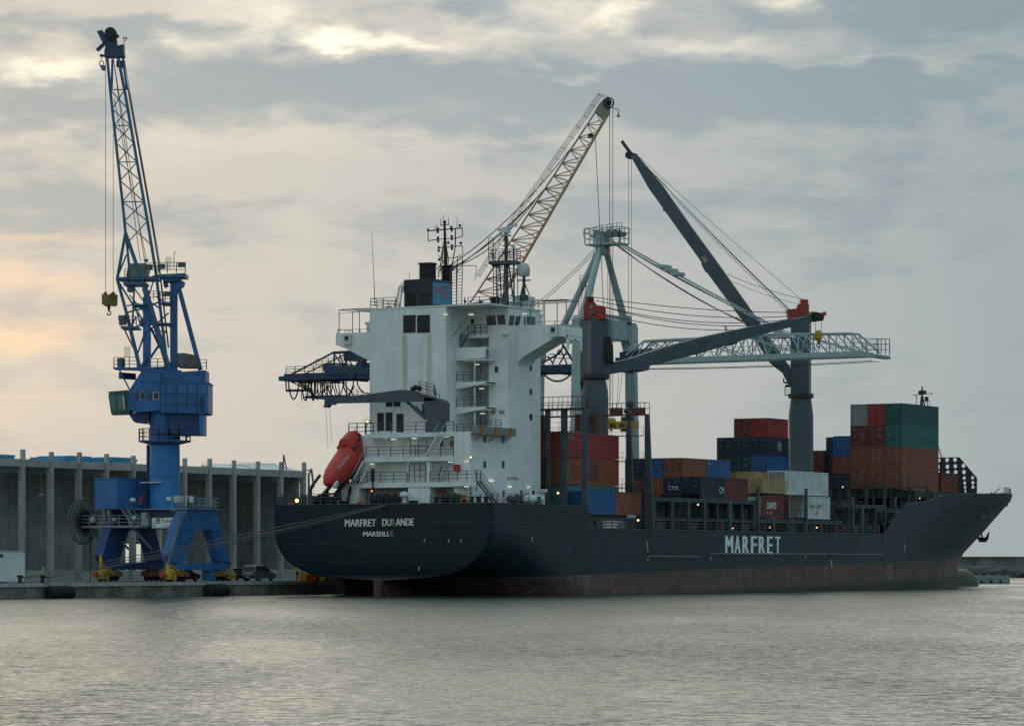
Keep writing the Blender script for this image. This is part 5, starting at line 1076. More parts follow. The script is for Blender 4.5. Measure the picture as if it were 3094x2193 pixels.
# ------------------------------------------------------------------ containers
def addo(name, me, m, parent, loc=(0, 0, 0)):
    o = bpy.data.objects.new(name, me); SC.collection.objects.link(o); o.location = loc
    if parent: o.parent = parent
    if m: o.material_slots[0].link = 'OBJECT'; o.material_slots[0].material = m
    return o
_cm = {}
def cmesh(L, H):
    if (L, H) in _cm: return _cm[L, H]
    B = MB(); w = 1.219
    for x in (-w, w):
        sx = 1 if x > 0 else -1
        for y in (0, L-.16): B.box(min(x, x-sx*.16), max(x, x-sx*.16), y, y+.16, 0, H)
        B.box(min(x, x-sx*.1), max(x, x-sx*.1), .161, L-.161, 0, .16); B.box(min(x, x-sx*.08), max(x, x-sx*.08), .161, L-.161, H-.11, H)
        n = int((L-.32)/.276); p = (L-.32)/n; vs = []
        for i in range(n):
            for u, d in ((0, .012), (.25, .012), (.5, .048), (.75, .048)): vs.append((x-sx*d, .16+p*(i+u)))
        vs.append((x-sx*.012, L-.16)); m = len(vs)
        B.add([(a, b, z) for z in (.16, H-.11) for a, b in vs], [(i, i+1, m+i+1, m+i) if sx > 0 else (i+1, i, m+i, m+i+1) for i in range(m-1)])
    for y in (0, L-.12):
        B.box(-w+.161, w-.161, y, y+.12, 0, .16); B.box(-w+.161, w-.161, y, y+.12, H-.14, H)
    n = 8; vs = []
    for i in range(n):
        for u, d in ((0, .015), (.25, .015), (.5, .055), (.75, .055)): vs.append((-w+.16+(2*w-.32)*(i+u)/n, L-d))
    vs.append((w-.16, L-.015)); m = len(vs)
    B.add([(a, b, z) for z in (.16, H-.14) for a, b in vs], [(i+1, i, m+i, m+i+1) for i in range(m-1)])
    B.add([(-w+.08, .12, H-.03), (w-.08, .12, H-.03), (w-.08, L-.12, H-.03), (-w+.08, L-.12, H-.03)], [(0, 1, 2, 3)])
    B.add([(-w+.1, .12, .08), (w-.1, .12, .08), (w-.1, L-.12, .08), (-w+.1, L-.12, .08)], [(3, 2, 1, 0)])
    D = MB(); vs = []; n = 3; x0, x1 = -w+.165, -.008
    for i in range(n):
        for u, d in ((0, .03), (.3, .03), (.45, .055), (.85, .055)): vs.append((x0+(x1-x0)*(i+u)/n, d))
    vs.append((x1, .03)); m = len(vs)
    D.add([(a, b, z) for z in (.165, H-.145) for a, b in vs], [(i, i+1, m+i+1, m+i) for i in range(m-1)])
    Rr = MB()
    for x in (-.86, -.30):
        Rr.tube((x, .0, .14), (x, .0, H-.12), .028, 6); Rr.box(x-.06, x+.06, -.03, .03, .1, .2); Rr.box(x-.06, x+.06, -.03, .03, H-.2, H-.1); Rr.bar((x, -.02, 1.1), (x+.34, -.02, 1.02), .05)
    D2 = MB(); D2.add([(-a, b, c) for a, b, c in D.v], [f[::-1] for f in D.f]); R2 = MB(); R2.add([(-a, b, c) for a, b, c in Rr.v], [f[::-1] for f in Rr.f])
    out = []
    for nm, q in (('container_body', B), ('container_door', D), ('container_door', D2), ('lock_rods', Rr), ('lock_rods', R2)):
        me = bpy.data.meshes.new(nm); me.from_pydata(q.v, [], q.f); me.update(); me.materials.append(None); out.append(me)
    _cm[L, H] = out; return out
_mk = []
for k in range(5):
    B = MB(); rg = random.Random(k)
    for x0, x1, zz0, zz1 in ((.15, 1.0, .78, .95), (-1.0, -.2, .80, .93)):
        for r_ in range(rg.choice((1, 2, 2, 3))):
            z_ = zz0+.06*r_
            x = x0
            while x < x1-.1:
                w = rg.uniform(.05, .16)
                if rg.random() < .65: B.add([(x, .018, z_), (x+w, .018, z_), (x+w, .018, z_+.035), (x, .018, z_+.035)], [(0, 1, 2, 3)])
                x += w+.03
    for r_ in range(rg.choice((3, 5, 7))):
        x = rg.choice((-.75, .3, .6)); z_ = rg.uniform(.25, .7); w = rg.uniform(.1, .3); B.add([(x, .018, z_), (x+w, .018, z_), (x+w, .018, z_+.03), (x, .018, z_+.03)], [(0, 1, 2, 3)])
    B.add([(.2, .017, .5), (.45, .017, .5), (.45, .017, .58), (.2, .017, .58)], [(0, 1, 2, 3)])
    me = bpy.data.meshes.new('container_marking'); me.from_pydata(B.v, [], B.f); me.update(); me.materials.append(CMARK); _mk.append(me)
GB = 'containers stowed on the ship'
C20, C40, C45 = 6.058, 12.192, 13.7
ncont = 0
def cont(t_out, s, z, L, H, colr, label, dcol=None, marks=True, end=True):
    global ncont; ncont += 1
    B, D1, D2, R1, R2 = cmesh(L, H); m = CCOL[colr]; dm = CCOL[dcol] if dcol else m
    o = bpy.data.objects.new('shipping_container', None); SC.collection.objects.link(o); o.location = (t_out-1.219, s, z); o.empty_display_size = .5
    WL[o.name] = Vector(o.location); tag(o, label, 'container', GB)
    addo('container_body', B, m, o)
    for d, r in ((D1, R1), (D2, R2)):
        q = addo('container_door', d, dm, o); addo('lock_rods', r, GREYM if colr == 'white' else dm, q)
    if marks: q = addo('door_marking', _mk[ncont % 5], None, o); q.scale = (1, 1, H)
    return o
def sidetext(o, s, m, yc, zc, w, h, bold=.03, lean=0.0, name='container_logo'):
    l = Vector(o.location); return text(name, s, m, o, l+Vector((1.219+.004, yc, zc)), (0, 1, 0), UP, w, h, bold, .006, lean)
# bay abreast of the crane, just forward of the house
o = cont(12.25, 22.3, 8.6, C20, 2.5, 'blue', 'blue container at the foot of the red stack just forward of the white house')
o = cont(12.25, 28.45, 8.6, C20, 2.5, 'brown', 'red brown container beside the low blue one, under the aft deck crane')
cont(9.65, 21.85, 8.95, C40, 2.85, 'teal', 'teal container showing as a strip above the low blue one')
o = cont(9.65, 21.85, 11.84, C40, 2.92, 'orange_brown', 'orange brown container under the bright red one, forward of the house')
mb = MB(); l = o.location; mb.box(l[0]+1.223, l[0]+1.232, l[1]+3.9, l[1]+7.4, l[2]+.45, l[2]+2.5); mb.build('repair_patch', CCOL['maroon'], o)
mb = MB()
for k in range(4): mb.box(l[0]+1.223, l[0]+1.228, l[1]+.45, l[1]+.75, l[2]+.6+.45*k, l[2]+.85+.45*k)
mb.build('container_marking', mat('mark_tan', (.36, .26, .16), .6), o)
o = cont(9.65, 21.85, 14.8, C40, 2.6, 'red', 'bright red container on top of the stack just forward of the house')
mb = MB(); l = o.location
for k in range(5): mb.box(l[0]+1.223, l[0]+1.228, l[1]+.6+.33*k, l[1]+.82+.33*k, l[2]+1.85-.06*(k % 2), l[2]+2.3-.1*(k % 3))
mb.build('container_marking', CMARK, o)
cont(7.1, 21.85, 8.95, C40, 2.85, 'black', 'dark container lowest of the stack tucked behind the house edge')
cont(7.1, 21.85, 11.84, C40, 2.92, 'maroon', 'dark maroon container in the middle of the stack behind the house edge')
cont(7.1, 21.85, 14.8, C40, 2.6, 'red', 'red container topmost of the stack tucked behind the house edge')
# second bay: under the middle of the aft crane boom
hb2 = 2.24; sB = 49.5
for i, (c, lab) in enumerate((('brown', 'rusty brown container low in the row under the brown and blue pair'), ('navy', 'navy container with white letters on its doors'), ('brown', 'brown container with its side showing, left of the bright blue one'))):
    o = cont(9.65, sB, 8.65+i*(hb2+.01), C20, hb2, c, lab)
    if i == 1: text('container_logo', 'CMA', LETW, o, Vector(o.location)+Vector((.05, .012, 1.05)), (1, 0, 0), UP, 1.35, .45, .03, .006)
for i, (c, lab) in enumerate((('orange_brown', 'lowest container under the bright blue one, forward of the navy logo'), ('maroon', 'maroon container hidden under the bright blue one'), ('blue', 'bright blue container with a white figure on its side, low middle bay'))):
    o = cont(9.65, sB+6.2, 8.65+i*(hb2+.01), C20, hb2, c, lab)
    if i == 2: sidetext(o, '0', LETW, .55, 1.75, .28, .5, .012)
for i, (c, lab) in enumerate((('orange', 'dull orange container at the bottom of the blue door stack'), ('orange', 'orange red container under the bright blue doors'), ('blue', 'container with bright blue doors next to the slim dark one'))): cont(7.13, sB, 8.65+i*(hb2+.01), C20, hb2, c, lab)
for i, (c, lab) in enumerate((('maroon', 'lowest container of the column nearest the slanting post'), ('maroon', 'maroon container in the middle of the column nearest the slanting post'), ('navy', 'navy container topmost in the column nearest the slanting post'))): cont(4.61, sB, 8.65+i*(hb2+.01), C20, hb2, c, lab)
o = cont(12.2, 48.95, 10.72, C20, 2.5, 'navy', 'navy container with big white letters on the outboard edge, left of a maroon one')
sidetext(o, 'CM', LETW, 5.35, 1.0, 1.15, .75, .012)
cont(12.2, 55.1, 10.72, C20, 2.5, 'maroon', 'plain maroon container outboard, right of the navy one with letters')
# third bay: tan boxes and white reefers
o = cont(12.2, S(2302, 12.2), 8.72, C20, 2.62, 'maroon', 'maroon container with slanted white lettering and pale doors under the tan box', 'white')
sidetext(o, 'DAMTi', LETW, 2.6, 1.45, 2.6, .78, .03, .25)
mb = MB(); l = o.location; mb.tube((l[0]+1.222, l[1]+1.55, l[2]+.6), (l[0]+1.23, l[1]+1.55, l[2]+.6), .12, 8); mb.tube((l[0]+1.222, l[1]+2.5, l[2]+.6), (l[0]+1.23, l[1]+2.5, l[2]+.6), .14, 8); mb.build('container_marking', LETW, o)
cont(12.2, S(2305, 12.2), 11.62, C20, 1.75, 'tan', 'low tan box with its long side showing, on the lettered maroon container', None, False)
cont(9.65, 68.4, 8.72, C20, 2.62, 'white', 'white container glimpsed behind the post left of the lettered maroon one')
cont(9.65, 68.4, 11.62, C20, 2.62, 'tan', 'tan container with door rods facing us, left of the low tan box')
cont(7.1, 68.4, 8.72, C20, 2.62, 'brown', 'container under the ochre one behind the outboard maroon container')
cont(7.1, 68.4, 11.62, C20, 2.62, 'ochre', 'ochre container half hidden behind the plain maroon one')
o = cont(12.2, S(2440, 12.2), 8.72, C20+.5, 2.72, 'white', 'white refrigerated container with dark lettering, lower of two', None, False)
sidetext(o, 'CMA CGM', DARKT, 2.2, 1.55, 3.6, .5, .012)
mb = MB(); l = o.location; mb.poly([(l[0]+1.223, l[1]+2.15, l[2]+.62), (l[0]+1.223, l[1]+2.5, l[2]+.60), (l[0]+1.223, l[1]+3.3, l[2]+1.05), (l[0]+1.223, l[1]+2.45, l[2]+.78)], (.006, 0, 0)); mb.build('container_logo', DARKT, o)
o = cont(12.2, S(2503, 12.2)-C40, 11.56, C40, 2.85, 'white', 'long white refrigerated container on top, aft of the forward crane column', 'grey', True)
mb = MB(); l = o.location
for k in range(6): mb.box(l[0]+1.223, l[0]+1.228, l[1]+.35, l[1]+.55, l[2]+.4+.3*k, l[2]+.58+.3*k)
mb.build('container_marking', mat('mark_red_grey', (.30, .16, .15), .6), o)
# port side stack ahead
E0 = 10.0; hE = 2.44; sE = 101.0; tE = T(2321, sE)
rows = [('first', tE, ['maroon', 'brown', 'blue', 'navy', 'red']), ('second', tE-2.5, ['brown', 'maroon', 'bottle', 'navy', 'maroon']), ('third', tE-5.0, ['brown', 'navy', 'navy', 'navy'])]
nm = {'first': 'column nearest the forward crane', 'second': 'middle column aft of the forward crane', 'third': 'left column of the stack aft of the forward crane'}
tier = ['lowest', 'second lowest', 'third', 'fourth', 'topmost']
adj = {'red': 'red', 'maroon': 'dark maroon', 'brown': 'brown', 'blue': 'blue', 'navy': 'navy', 'green': 'green', 'bottle': 'blackish green'}
for k, t_, cl_s in rows:
    for i, c in enumerate(cl_s):
        o = cont(t_, sE, E0+i*hE, C20, hE-.02, c, '%s container %s of the %s' % (adj[c], tier[i], nm[k]))
        if k == 'first' and i == 3:
            mb = MB(); l = o.location; p = Vector((l[0]+1.222, l[1]+3.4, l[2]+1.3)); mb.lathe(p, [(.62, 0), (.62, .006)], 24, (1, 0, 0)); mb.build('container_logo', mat('pale_badge', (.30, .31, .36), .6), o)
            text('container_logo_letters', 'DL', mat('badge_letters', (.06, .08, .14), .6), o, p+Vector((.008, 0, 0)), (0, 1, 0), UP, .7, .62, .012)
        if k == 'first' and i == 4: sidetext(o, '28', CMARK, .6, 1.75, .5, .5)
for i, c in enumerate(['maroon', 'red', 'maroon', 'red']): cont(tE, sE+6.2, E0+i*hE, C20, hE-.02, c, '%s container %s in the column half hidden behind the forward crane' % (adj[c], tier[i] if i < 3 else 'topmost'))
# bow stack
sG = 114.7; tG = T(2727, sG); hG = 2.83
for i, (c, h, lab) in enumerate((('navy', 2.2, 'navy container lowest of the column left of the bow stack'), ('brown', 2.25, 'brown container in the middle of the column left of the bow stack'), ('blue', 2.72, 'bright blue container topmost of the column left of the bow stack'))): cont(tG-7.58, sG, [12.98, 15.2, 17.48][i], C20, h, c, lab)
for i, c in enumerate(('navy', 'navy', 'navy')): cont(tG-10.08, sG+3.3, [12.98, 15.2, 17.48][i], C20, [2.2, 2.25, 2.72][i], c, 'dark navy container %s beside the bright blue one left of the bow stack' % ('lowest', 'second', 'topmost')[i])
for i, c in enumerate(('maroon', 'maroon')): cont(tG-12.6, sG+3, [12.98, 15.72][i], C20, 2.72, c, 'dark maroon container %s against the right of the forward crane column' % ('lower', 'upper')[i])
colsG = [('right', ['brown', 'brown', 'green', 'dark_green']), ('middle', ['brown', 'brown', 'maroon', 'red']), ('left', ['brown', 'brown', 'maroon', 'grey'])]
for k, (nm_, cs_) in enumerate(colsG):
    for i, c in enumerate(cs_):
        lab = '%s container, %s of the %s column of the bow stack' % ({'brown': 'rust brown', 'green': 'green', 'dark_green': 'dark green', 'maroon': 'maroon', 'red': 'red', 'grey': 'grey'}[c], ('lowest', 'second', 'third', 'topmost')[i], nm_)
        o = cont(tG-2.52*k, sG, 13.0+i*(hG+.01), C40, hG, c, lab)
        if k == 0:
            l = o.location
            if i < 2:
                mb = MB()
                for q in range(7): mb.box(l[0]+1.223, l[0]+1.228, l[1]+.55, l[1]+.85, l[2]+.45+.28*q, l[2]+.65+.28*q)
                mb.build('container_marking', CMARK, o)
            else: sidetext(o, 'CMA', mat('faint_letters', (.16, .24, .22), .6), 6.2, 1.9 if i == 2 else 2.3, 2.6 if i == 2 else 1.6, .75 if i == 2 else .35, .02, .2)
cont(8.0, S(2843, 8.0), 12.98, C20, 2.6, 'maroon', 'maroon brown container standing alone between the bow stack and the breakwater plate')
# ------------------------------------------------------------------ lifeboat
lbt = thing('lifeboat', 'red enclosed free fall lifeboat resting nose down on its ramp over the stern', 'lifeboat', tuple(bo))
st = [(0, .10, .10, .12), (.03, .42, .38, .40), (.1, .80, .72, .70), (.22, 1.12, 1.0, .95), (.38, 1.3, 1.12, 1.1), (.55, 1.36, 1.15, 1.2), (.66, 1.36, 1.15, 1.28), (.685, 1.3, 1.15, 1.75), (.72, 1.26, 1.14, 2.08), (.92, 1.15, 1.08, 2.05), (.97, 1.05, .95, 1.7), (1.0, .82, .7, 1.2)]
mb = MB(); n = 18
for u, w, hbm, ht in st:
    c = bo+ax*(BL*1.05*u)
    for i in range(n):
        an = 2*math.pi*i/n; ca_, sa_ = math.cos(an), math.sin(an); ex = .5
        x = w*math.copysign(abs(ca_)**ex, ca_); y = (ht if sa_ > 0 else hbm)*math.copysign(abs(sa_)**ex, sa_)
        if sa_ > 0: x *= 1-.32*sa_
        mb.v.append(c+sid*x+upv*y)
for j in range(len(st)-1):
    for i in range(n): mb.f.append((j*n+i, j*n+(i+1) % n, (j+1)*n+(i+1) % n, (j+1)*n+i))
mb.f += [tuple(range(n))[::-1], tuple(range((len(st)-1)*n, len(st)*n))]
mb.build('hull', ORNG, lbt, True)
bp = lambda u, x, y: bo+ax*(BL*1.05*u)+sid*x+upv*y
mb = MB()
for u, x, y in ((.83, .88, 1.30), (.70, .99, 1.06), (.72, -.96, 1.06)): mb.bar(bp(u-.045, x, y), bp(u+.045, x, y), .34, .40, up=upv)
mb.bar(bp(.715, -.3, 1.62), bp(.745, -.3, 1.83), .5, .2, up=upv); mb.bar(bp(.715, .3, 1.62), bp(.745, .3, 1.83), .5, .2, up=upv); mb.build('hatch_window', mat('boat_window', (.05, .06, .07), .4), lbt)
mb = SB()
for k in (-1, 1): mb.path([bp(u, k*(w+.03), -.1) for u, w, _, _ in st[1:]], .05, 6); mb.path([bp(u, k*(w*.8), h*.62) for u, w, _, h in st[2:7]], .03, 5)
mb.bar(bp(.62, .95, -.95), bp(.95, .95, -.95), .3, .5, up=upv); mb.build('fender_strip', mat('boat_dark_red', (.24, .03, .03), .5), lbt)
mb = SB(); mb.bar(bp(.55, .85, 1.25), bp(.55, .85, 1.42), .1); mb.bar(bp(.67, 0, 1.35), bp(.67, 0, 1.6), .1); mb.bar(bp(.9, .9, 1.5), bp(.9, .9, 1.8), .1); mb.bar(bp(.96, .2, 1.75), bp(.96, .2, 2.0), .1); mb.torus(bp(1.02, 0, -.2), .35, .08, ax); mb.build('lifting_eye', BLACK, lbt)
# lettering across the flank, following the boat's shape
a = bp(.36, 1.0, .92)
text('boat_name_letters', 'MARFRET', mat('boat_letters', (.46, .30, .27), .6, var=.3), lbt, bp(.40, .925, .93)+Vector((0, 0, 0)), ax, (upv*.72-sid*.69), BL*.40, .40, .02, .012)
# ------------------------------------------------------------------ life rings on the stern rails
lr0 = None
for x, y, lab in ((1090, 1526, 'orange lifebuoy hung on the poop rail beside the port white pillar'), (1403, 1517, 'orange lifebuoy hung on the poop rail under the starboard stair'), (880, 1531, 'faded red lifebuoy on the port corner of the stern rail')):
    p = PS(x, y, .15)
    if lr0 is None: mb = MB(); mb.torus(p, .40, .11, (0, 1, 0), 20, 8); lr0 = o = mb.build('lifebuoy', mat('lifebuoy_orange', (.48, .10, .05), .5, var=.15), None, True, p)
    else: o = lr0.copy(); SC.collection.objects.link(o); o.location = p
    tag(o, lab, 'lifebuoy', 'lifebuoys on the stern rail')
# ------------------------------------------------------------------ mooring lines
def bollard(p, lab, m):
    mb = MB(); mb.lathe(p, [(.34, 0), (.34, .06), (.2, .1), (.18, .55), (.32, .62), (.34, .74), (.2, .8)], 12); tag(mb.build('quay_bollard', m, None, True, p), lab, 'bollard', 'bollards on the quay edge')
BL1, BL2, BL3 = [Vector((QE-.45, S(x, QE-.45), QZ+.03)) for x in (60, 128, 705)]
bollard(BL1, 'rusty bollard on the quay edge nearest the white cabin, with two mooring lines', BLACK); bollard(BL2, 'bollard on the quay edge between the white cabin and the blue crane', BLACK); bollard(BL3, 'bollard on the quay edge beside the silver car', YELG)
ROPE = mat('mooring_rope', (.13, .12, .11), .8, var=.3)
for i, (a, b, sg, lab) in enumerate(((PS(1165, 1524, -.05), BL1+UP*.5, 0.1, 'upper mooring line running from the stern to the far left bollard'), (PS(1170, 1526, -.05), BL1+UP*.4, 0.35, 'second mooring line sagging just below the upper one'),
        (PS(1160, 1527, -.05), BL2+UP*.4, 0.3, 'mooring line ending at the bollard nearest the crane'), (PS(1154, 1528, -.05), BL2+UP*.5, 0.6, 'lowest mooring line hanging from the stern'))):
    mb = MB(); mb.sag(a, b, sg, .042, 26, 5); tag(mb.build('mooring_line', ROPE, None, False, a), lab, 'rope', 'stern mooring lines')
# ------------------------------------------------------------------ ship to shore gantry crane beyond the ship
tg = -17.0; g1, g2 = S(1748, tg), S(1906, tg); gm = (g1+g2)/2; tb = tg-13.5
gz = lambda y, t=tg, s=gm: Z(y, t, s); gt = lambda x: T(x, gm)
gan = thing('gantry_crane', 'pale green ship to shore gantry crane behind the ship, lattice boom lowered across the deck', 'crane', (tg, gm, QZ))
zp = gz(975); zpb = gz(1022)
for s_ in (g1, g2):
    mb = MB(); mb.bar((tg, s_-(.9 if s_ == g1 else -.9), QZ+1.2), (tg, s_, zpb+.3), 1.5, 1.25, 1.2, 1.05, up=Vector((0, 1, 0))); mb.build('leg', PALEG, gan)
    mb = MB(); mb.bar((tb-1.2, s_-(.9 if s_ == g1 else -.9), QZ+1.2), (tb, s_, zpb+.3), 1.4, 1.25, 1.2, 1.05, up=Vector((0, 1, 0))); mb.build('leg', PALEG, gan)
    for t_ in (tg, tb-1.2):
        mb = MB(); c_ = s_-(.9 if s_ == g1 else -.9); mb.box(t_-.7, t_+.7, c_-3, c_+3, QZ+.75, QZ+1.3)
        for k in range(4): mb.lathe((t_-.2, c_-2.4+1.6*k, QZ+.42), [(.36, 0), (.36, .4)], 12, (1, 0, 0))
        mb.build('wheel_bogie', DECKD, gan)
    mb = SB(); mb.box(tb-.5, tg+.5, s_-.5, s_+.5, zpb+.05, zp-.6); mb.bar((tb+.3, s_, QZ+10), (tg-.3, s_, QZ+10), .9, .8); mb.build('portal_girder', PALEG, gan)
mb = MB(); r_ = 1.0
for t_ in (tg, tb):
    mb = MB(); mb.poly([(t_-.65, g1-.55, zpb-.2), (t_-.65, g1-.55, zp+.1), (t_-.65, g1-.1, zp+.55), (t_-.65, g2+.2, zp+.35), (t_-.65, g2+.75, zp-.2), (t_-.65, g2+.75, zpb-2.0), (t_-.65, g2-.5, zpb-2.0), (t_-.65, g2-1.6, zpb), (t_-.65, g1+1.6, zpb)], (1.3, 0, 0))
    for s_ in [g1+2+2.6*i for i in range(5)]: mb.box(t_+.651, t_+.70, s_-.08, s_+.08, zpb+.1, zp+.2)
    mb.build('portal_beam', PALEG, gan)
apx = Vector((gt(1822), gm, gz(746))); 
mb = MB(); 
for s_, x in ((g1+1.0, 1775), (g2-1.6, 1869)): mb.tube((tg, s_, zp+.3), (apx.x, gm+(s_-gm)*.10, apx.z), .52, 10, .36)
mb.tube((gt(1700), gm, gz(985)), (apx.x-.4, gm, apx.z), .46, 10, .36)
mb.bar((tg, g1+1.6, gz(955)), (tg, g2-2.2, gz(955)), .45); mb.bar((tg, g2-1.6, zp), (tg, g2-1.6, zp+1.2), 1.3)
mb.build('apex_frame', PALEG, gan)
mb = MB(); mb.box(gt(1782), gt(1886), gm-1.3, gm+1.3, gz(742), gz(737.5)); mb.box(gt(1808), gt(1832), gm-.8, gm+.8, gz(742)-1.2, gz(700)); mb.box(gt(1788), gt(1886), gm-.35, gm+.35, gz(716), gz(709)); mb.build('apex_platform', PALEG, gan)
mb = SB(); mb.rail([(gt(1782), gm-1.3, gz(738)), (gt(1886), gm-1.3, gz(738)), (gt(1886), gm+1.3, gz(738)), (gt(1782), gm+1.3, gz(738)), (gt(1782), gm-1.3, gz(738))], 2.0, 1.2, .04, 3); mb.rail([(gt(1828), gm-.8, gz(704)), (gt(1888), gm-.8, gz(699))], .9, .8, .035, 2); mb.rail([(gt(1775), gm-1, gz(716)), (gt(1830), gm-1, gz(704))], .9, .8, .035, 2); mb.build('apex_railing', mat('pale_rail', (.22, .28, .29), .5), gan)
mb = MB()
for x in (1812, 1845, 1866): mb.lathe((gt(x), gm-.7, gz(707)), [(.45, 0), (.45, 1.4)], 12, (0, 1, 0))
mb.lathe((gt(1878), gm-.5, gz(711)), [(.3, 0), (.3, 1)], 10, (0, 1, 0)); mb.tube((gt(1886), gm, gz(711)), (gt(1890), gm, gz(711)), .3, 8); mb.build('rope_sheave', GREYM, gan)
mb = MB(); mb.ladder((gt(1795)-.2, gm-1.2, zp), (gt(1812), gm-1.0, gz(742)), .5, RV, 30, .035); mb.rail([PD(1752, 866, DY(tg-4, gm)), PD(1790, 862, DY(tg-4, gm))], 1.4, .8, .04); mb.bar(PD(1750, 867, DY(tg-4, gm)), PD(1791, 864, DY(tg-4, gm)), .5, .12); mb.build('apex_ladder', PALEG, gan)
# lowered boom: four chords with zigzag bracing
zb_, zt_ = 28.55, 31.1; x0b, x1b, x2b, x3b = gt(1918), gt(1958), gt(2585), T(2688, gm+1.9)
boomp = MB()
for s_ in (gm-1.7, gm+1.7):
    boomp.bar((x0b, s_, zb_), (x3b-2.2, s_, zb_), .5, .62); boomp.bar((x3b-2.2, s_, zb_-.05), (x3b, s_, zb_-.35), .45, .4)
    boomp.tube((x0b-.4, s_, zb_+.8), (x1b, s_*.6+gm*.4, zt_), .13, 6); boomp.tube((x1b, s_*.6+gm*.4, zt_), (gt(2365), s_*.6+gm*.4, zt_+.25), .15, 6); boomp.tube((gt(2365), s_*.6+gm*.4, zt_+.2), (x2b, s_*.6+gm*.4, zt_), .13, 6); boomp.tube((x2b, s_*.6+gm*.4, zt_), (x3b-1.2, s_, zb_+.2), .12, 6)
    boomp.truss([(x1b-2.0, s_, zb_+.2), (x2b+1.5, s_, zb_+.2)], [(x1b, s_*.6+gm*.4, zt_), (x2b, s_*.6+gm*.4, zt_)], 14, .085, True)
    boomp.truss([(x1b-.2, s_*.6+gm*.4, zt_), (x2b, s_*.6+gm*.4, zt_)], [(x1b-2, s_, zb_+.2), (x2b+1, s_, zb_+.2)], 4, .07, False)
for i in range(16): u = x0b+1+(x3b-x0b-3)*i/15; boomp.bar((u, gm-1.7, zb_+.1), (u, gm+1.7, zb_+.1), .2)
for i in range(9): u = x1b+(x2b-x1b)*i/8; boomp.bar((u, gm-1.02, zt_), (u, gm+1.02, zt_), .14)
boomp.poly([(gt(2330), gm-1.1, zt_-.2), (gt(2400), gm-1.1, zt_-.2), (gt(2372), gm-1.1, zt_+.7), (gt(2355), gm-1.1, zt_+.7)], (0, 2.2, 0)); boomp.build('boom', PALEG, gan)
mb = SB(); mb.rail([(x1b, gm-1.9, zb_+.3), (x3b-.3, gm-1.9, zb_+.3)], 1.05, 1.6, .03, 2); mb.rail([(x3b-3, gm+1.9, zb_), (x3b, gm+1.9, zb_), (x3b, gm-1.9, zb_-.2), (x3b-3, gm-1.9, zb_)], 1.9, 1.3, .04, 3); mb.box(x3b-.7, x3b+.1, gm-2, gm+2, zb_-.55, zb_-.3); mb.bar((gt(2199), gm, zt_-.3), (gt(2190), gm, zt_+1.6), .12); mb.bar((gt(2203), gm, zt_), (gt(2194), gm, zt_+1.6), .08); mb.build('boom_railing', mats_ if False else MATS['pale_rail'], gan)
mb = MB(); mb.bar((x0b-1.5, gm, zb_+.6), (x0b+2.6, gm, zb_+1.0), 2.4, 1.3); mb.box(gt(1886), gt(1915), gm-2.4, gm+2.4, zb_-.2, zb_+.5); mb.build('boom_hinge', GBLUE, gan)
mb = MB(); mb.bar((gt(1890), gm+.8, zb_+1.2), (gt(1918), gm+.5, zt_-.6), .9, 1.0); mb.build('hinge_bracket', PALEG, gan)
mb = SB(); ap2 = (apx.x+.9, gm, gz(722))
for s_ in (-.9, .9):
    a = Vector((gt(1858), gm+s_, gz(730))); b = Vector((gt(2365), gm+s_, zt_+.6)); mb.sag(a, b, .12, .11, 10, 6)
a = Vector((gt(1858), gm, gz(730))); b = Vector((gt(2365), gm, zt_+.6))
for u in (.30, .34, .38): p = a.lerp(b, u); mb.box(p.x-.5, p.x+.5, gm-1.1, gm+1.1, p.z-.1, p.z+.3)
mb.build('boom_stay', PALEG, gan)
mb = SB()
for s_, xa, ya, xb, yb, dr in ((-.6, 1860, 738, 2250, 974, .5), (.2, 1864, 742, 2262, 978, .8), (.7, 1858, 736, 2300, 968, .4)): mb.sag((gt(xa), gm+s_, gz(ya)), (gt(xb), gm+s_, Z(yb, gt(xb), gm)), dr, .06, 10)
for x in (1842, 1851): mb.tube((gt(x), gm-.5, gz(742)), (gt(x), gm-.5, gz(1240)), .035, 4)
for (x, y), (xb, yb) in (((1790, 757), (1617, 922)), ((1789, 768), (1625, 925))): mb.sag((gt(x), gm, gz(y)), (T(xb, gm+6), gm+6, Z(yb, T(xb, gm+6), gm+6)), .2, .04, 8)
for s_ in (-1, 1): mb.sag((x0b-3, gm+s_, zb_-.75), (x3b-1, gm+s_, zb_-.85), .25, .04, 8, 4)
for xa, xb in ((1852, 1852), (1864, 1856), (1875, 1879), (1893, 1908)): mb.tube((gt(xa+8), gm+1, zb_), (gt(xb), gm+1, gz(1235)), .03, 4)
mb.build('hoist_rope', WIRE, gan)
# spreader hanging between the legs
sx0, sx1 = gt(1846), gt(1917); mb = MB(); zs1, zs0 = gz(1275), gz(1296)
mb.box(sx0, sx0+.9, gm-1.2, gm+1.2, zs0, zs1); mb.box(gt(1874), sx1, gm-1.2, gm+1.2, zs0, zs1); mb.box(sx0+.9, gt(1874), gm-.3, gm+.3, zs0+.2, zs1-.2); mb.box(gt(1880), gt(1888), gm-.5, gm+.5, zs0-.4, zs0); mb.build('spreader', YEL, gan)
mb = MB(); mb.box(gt(1885), gt(1902), gm-1.22, gm-1.201, gz(1292), gz(1281)); mb.box(gt(1884), gt(1908), gm-.7, gm+.7, zs1, zs1+.6); mb.build('head_block', DECKD, gan)
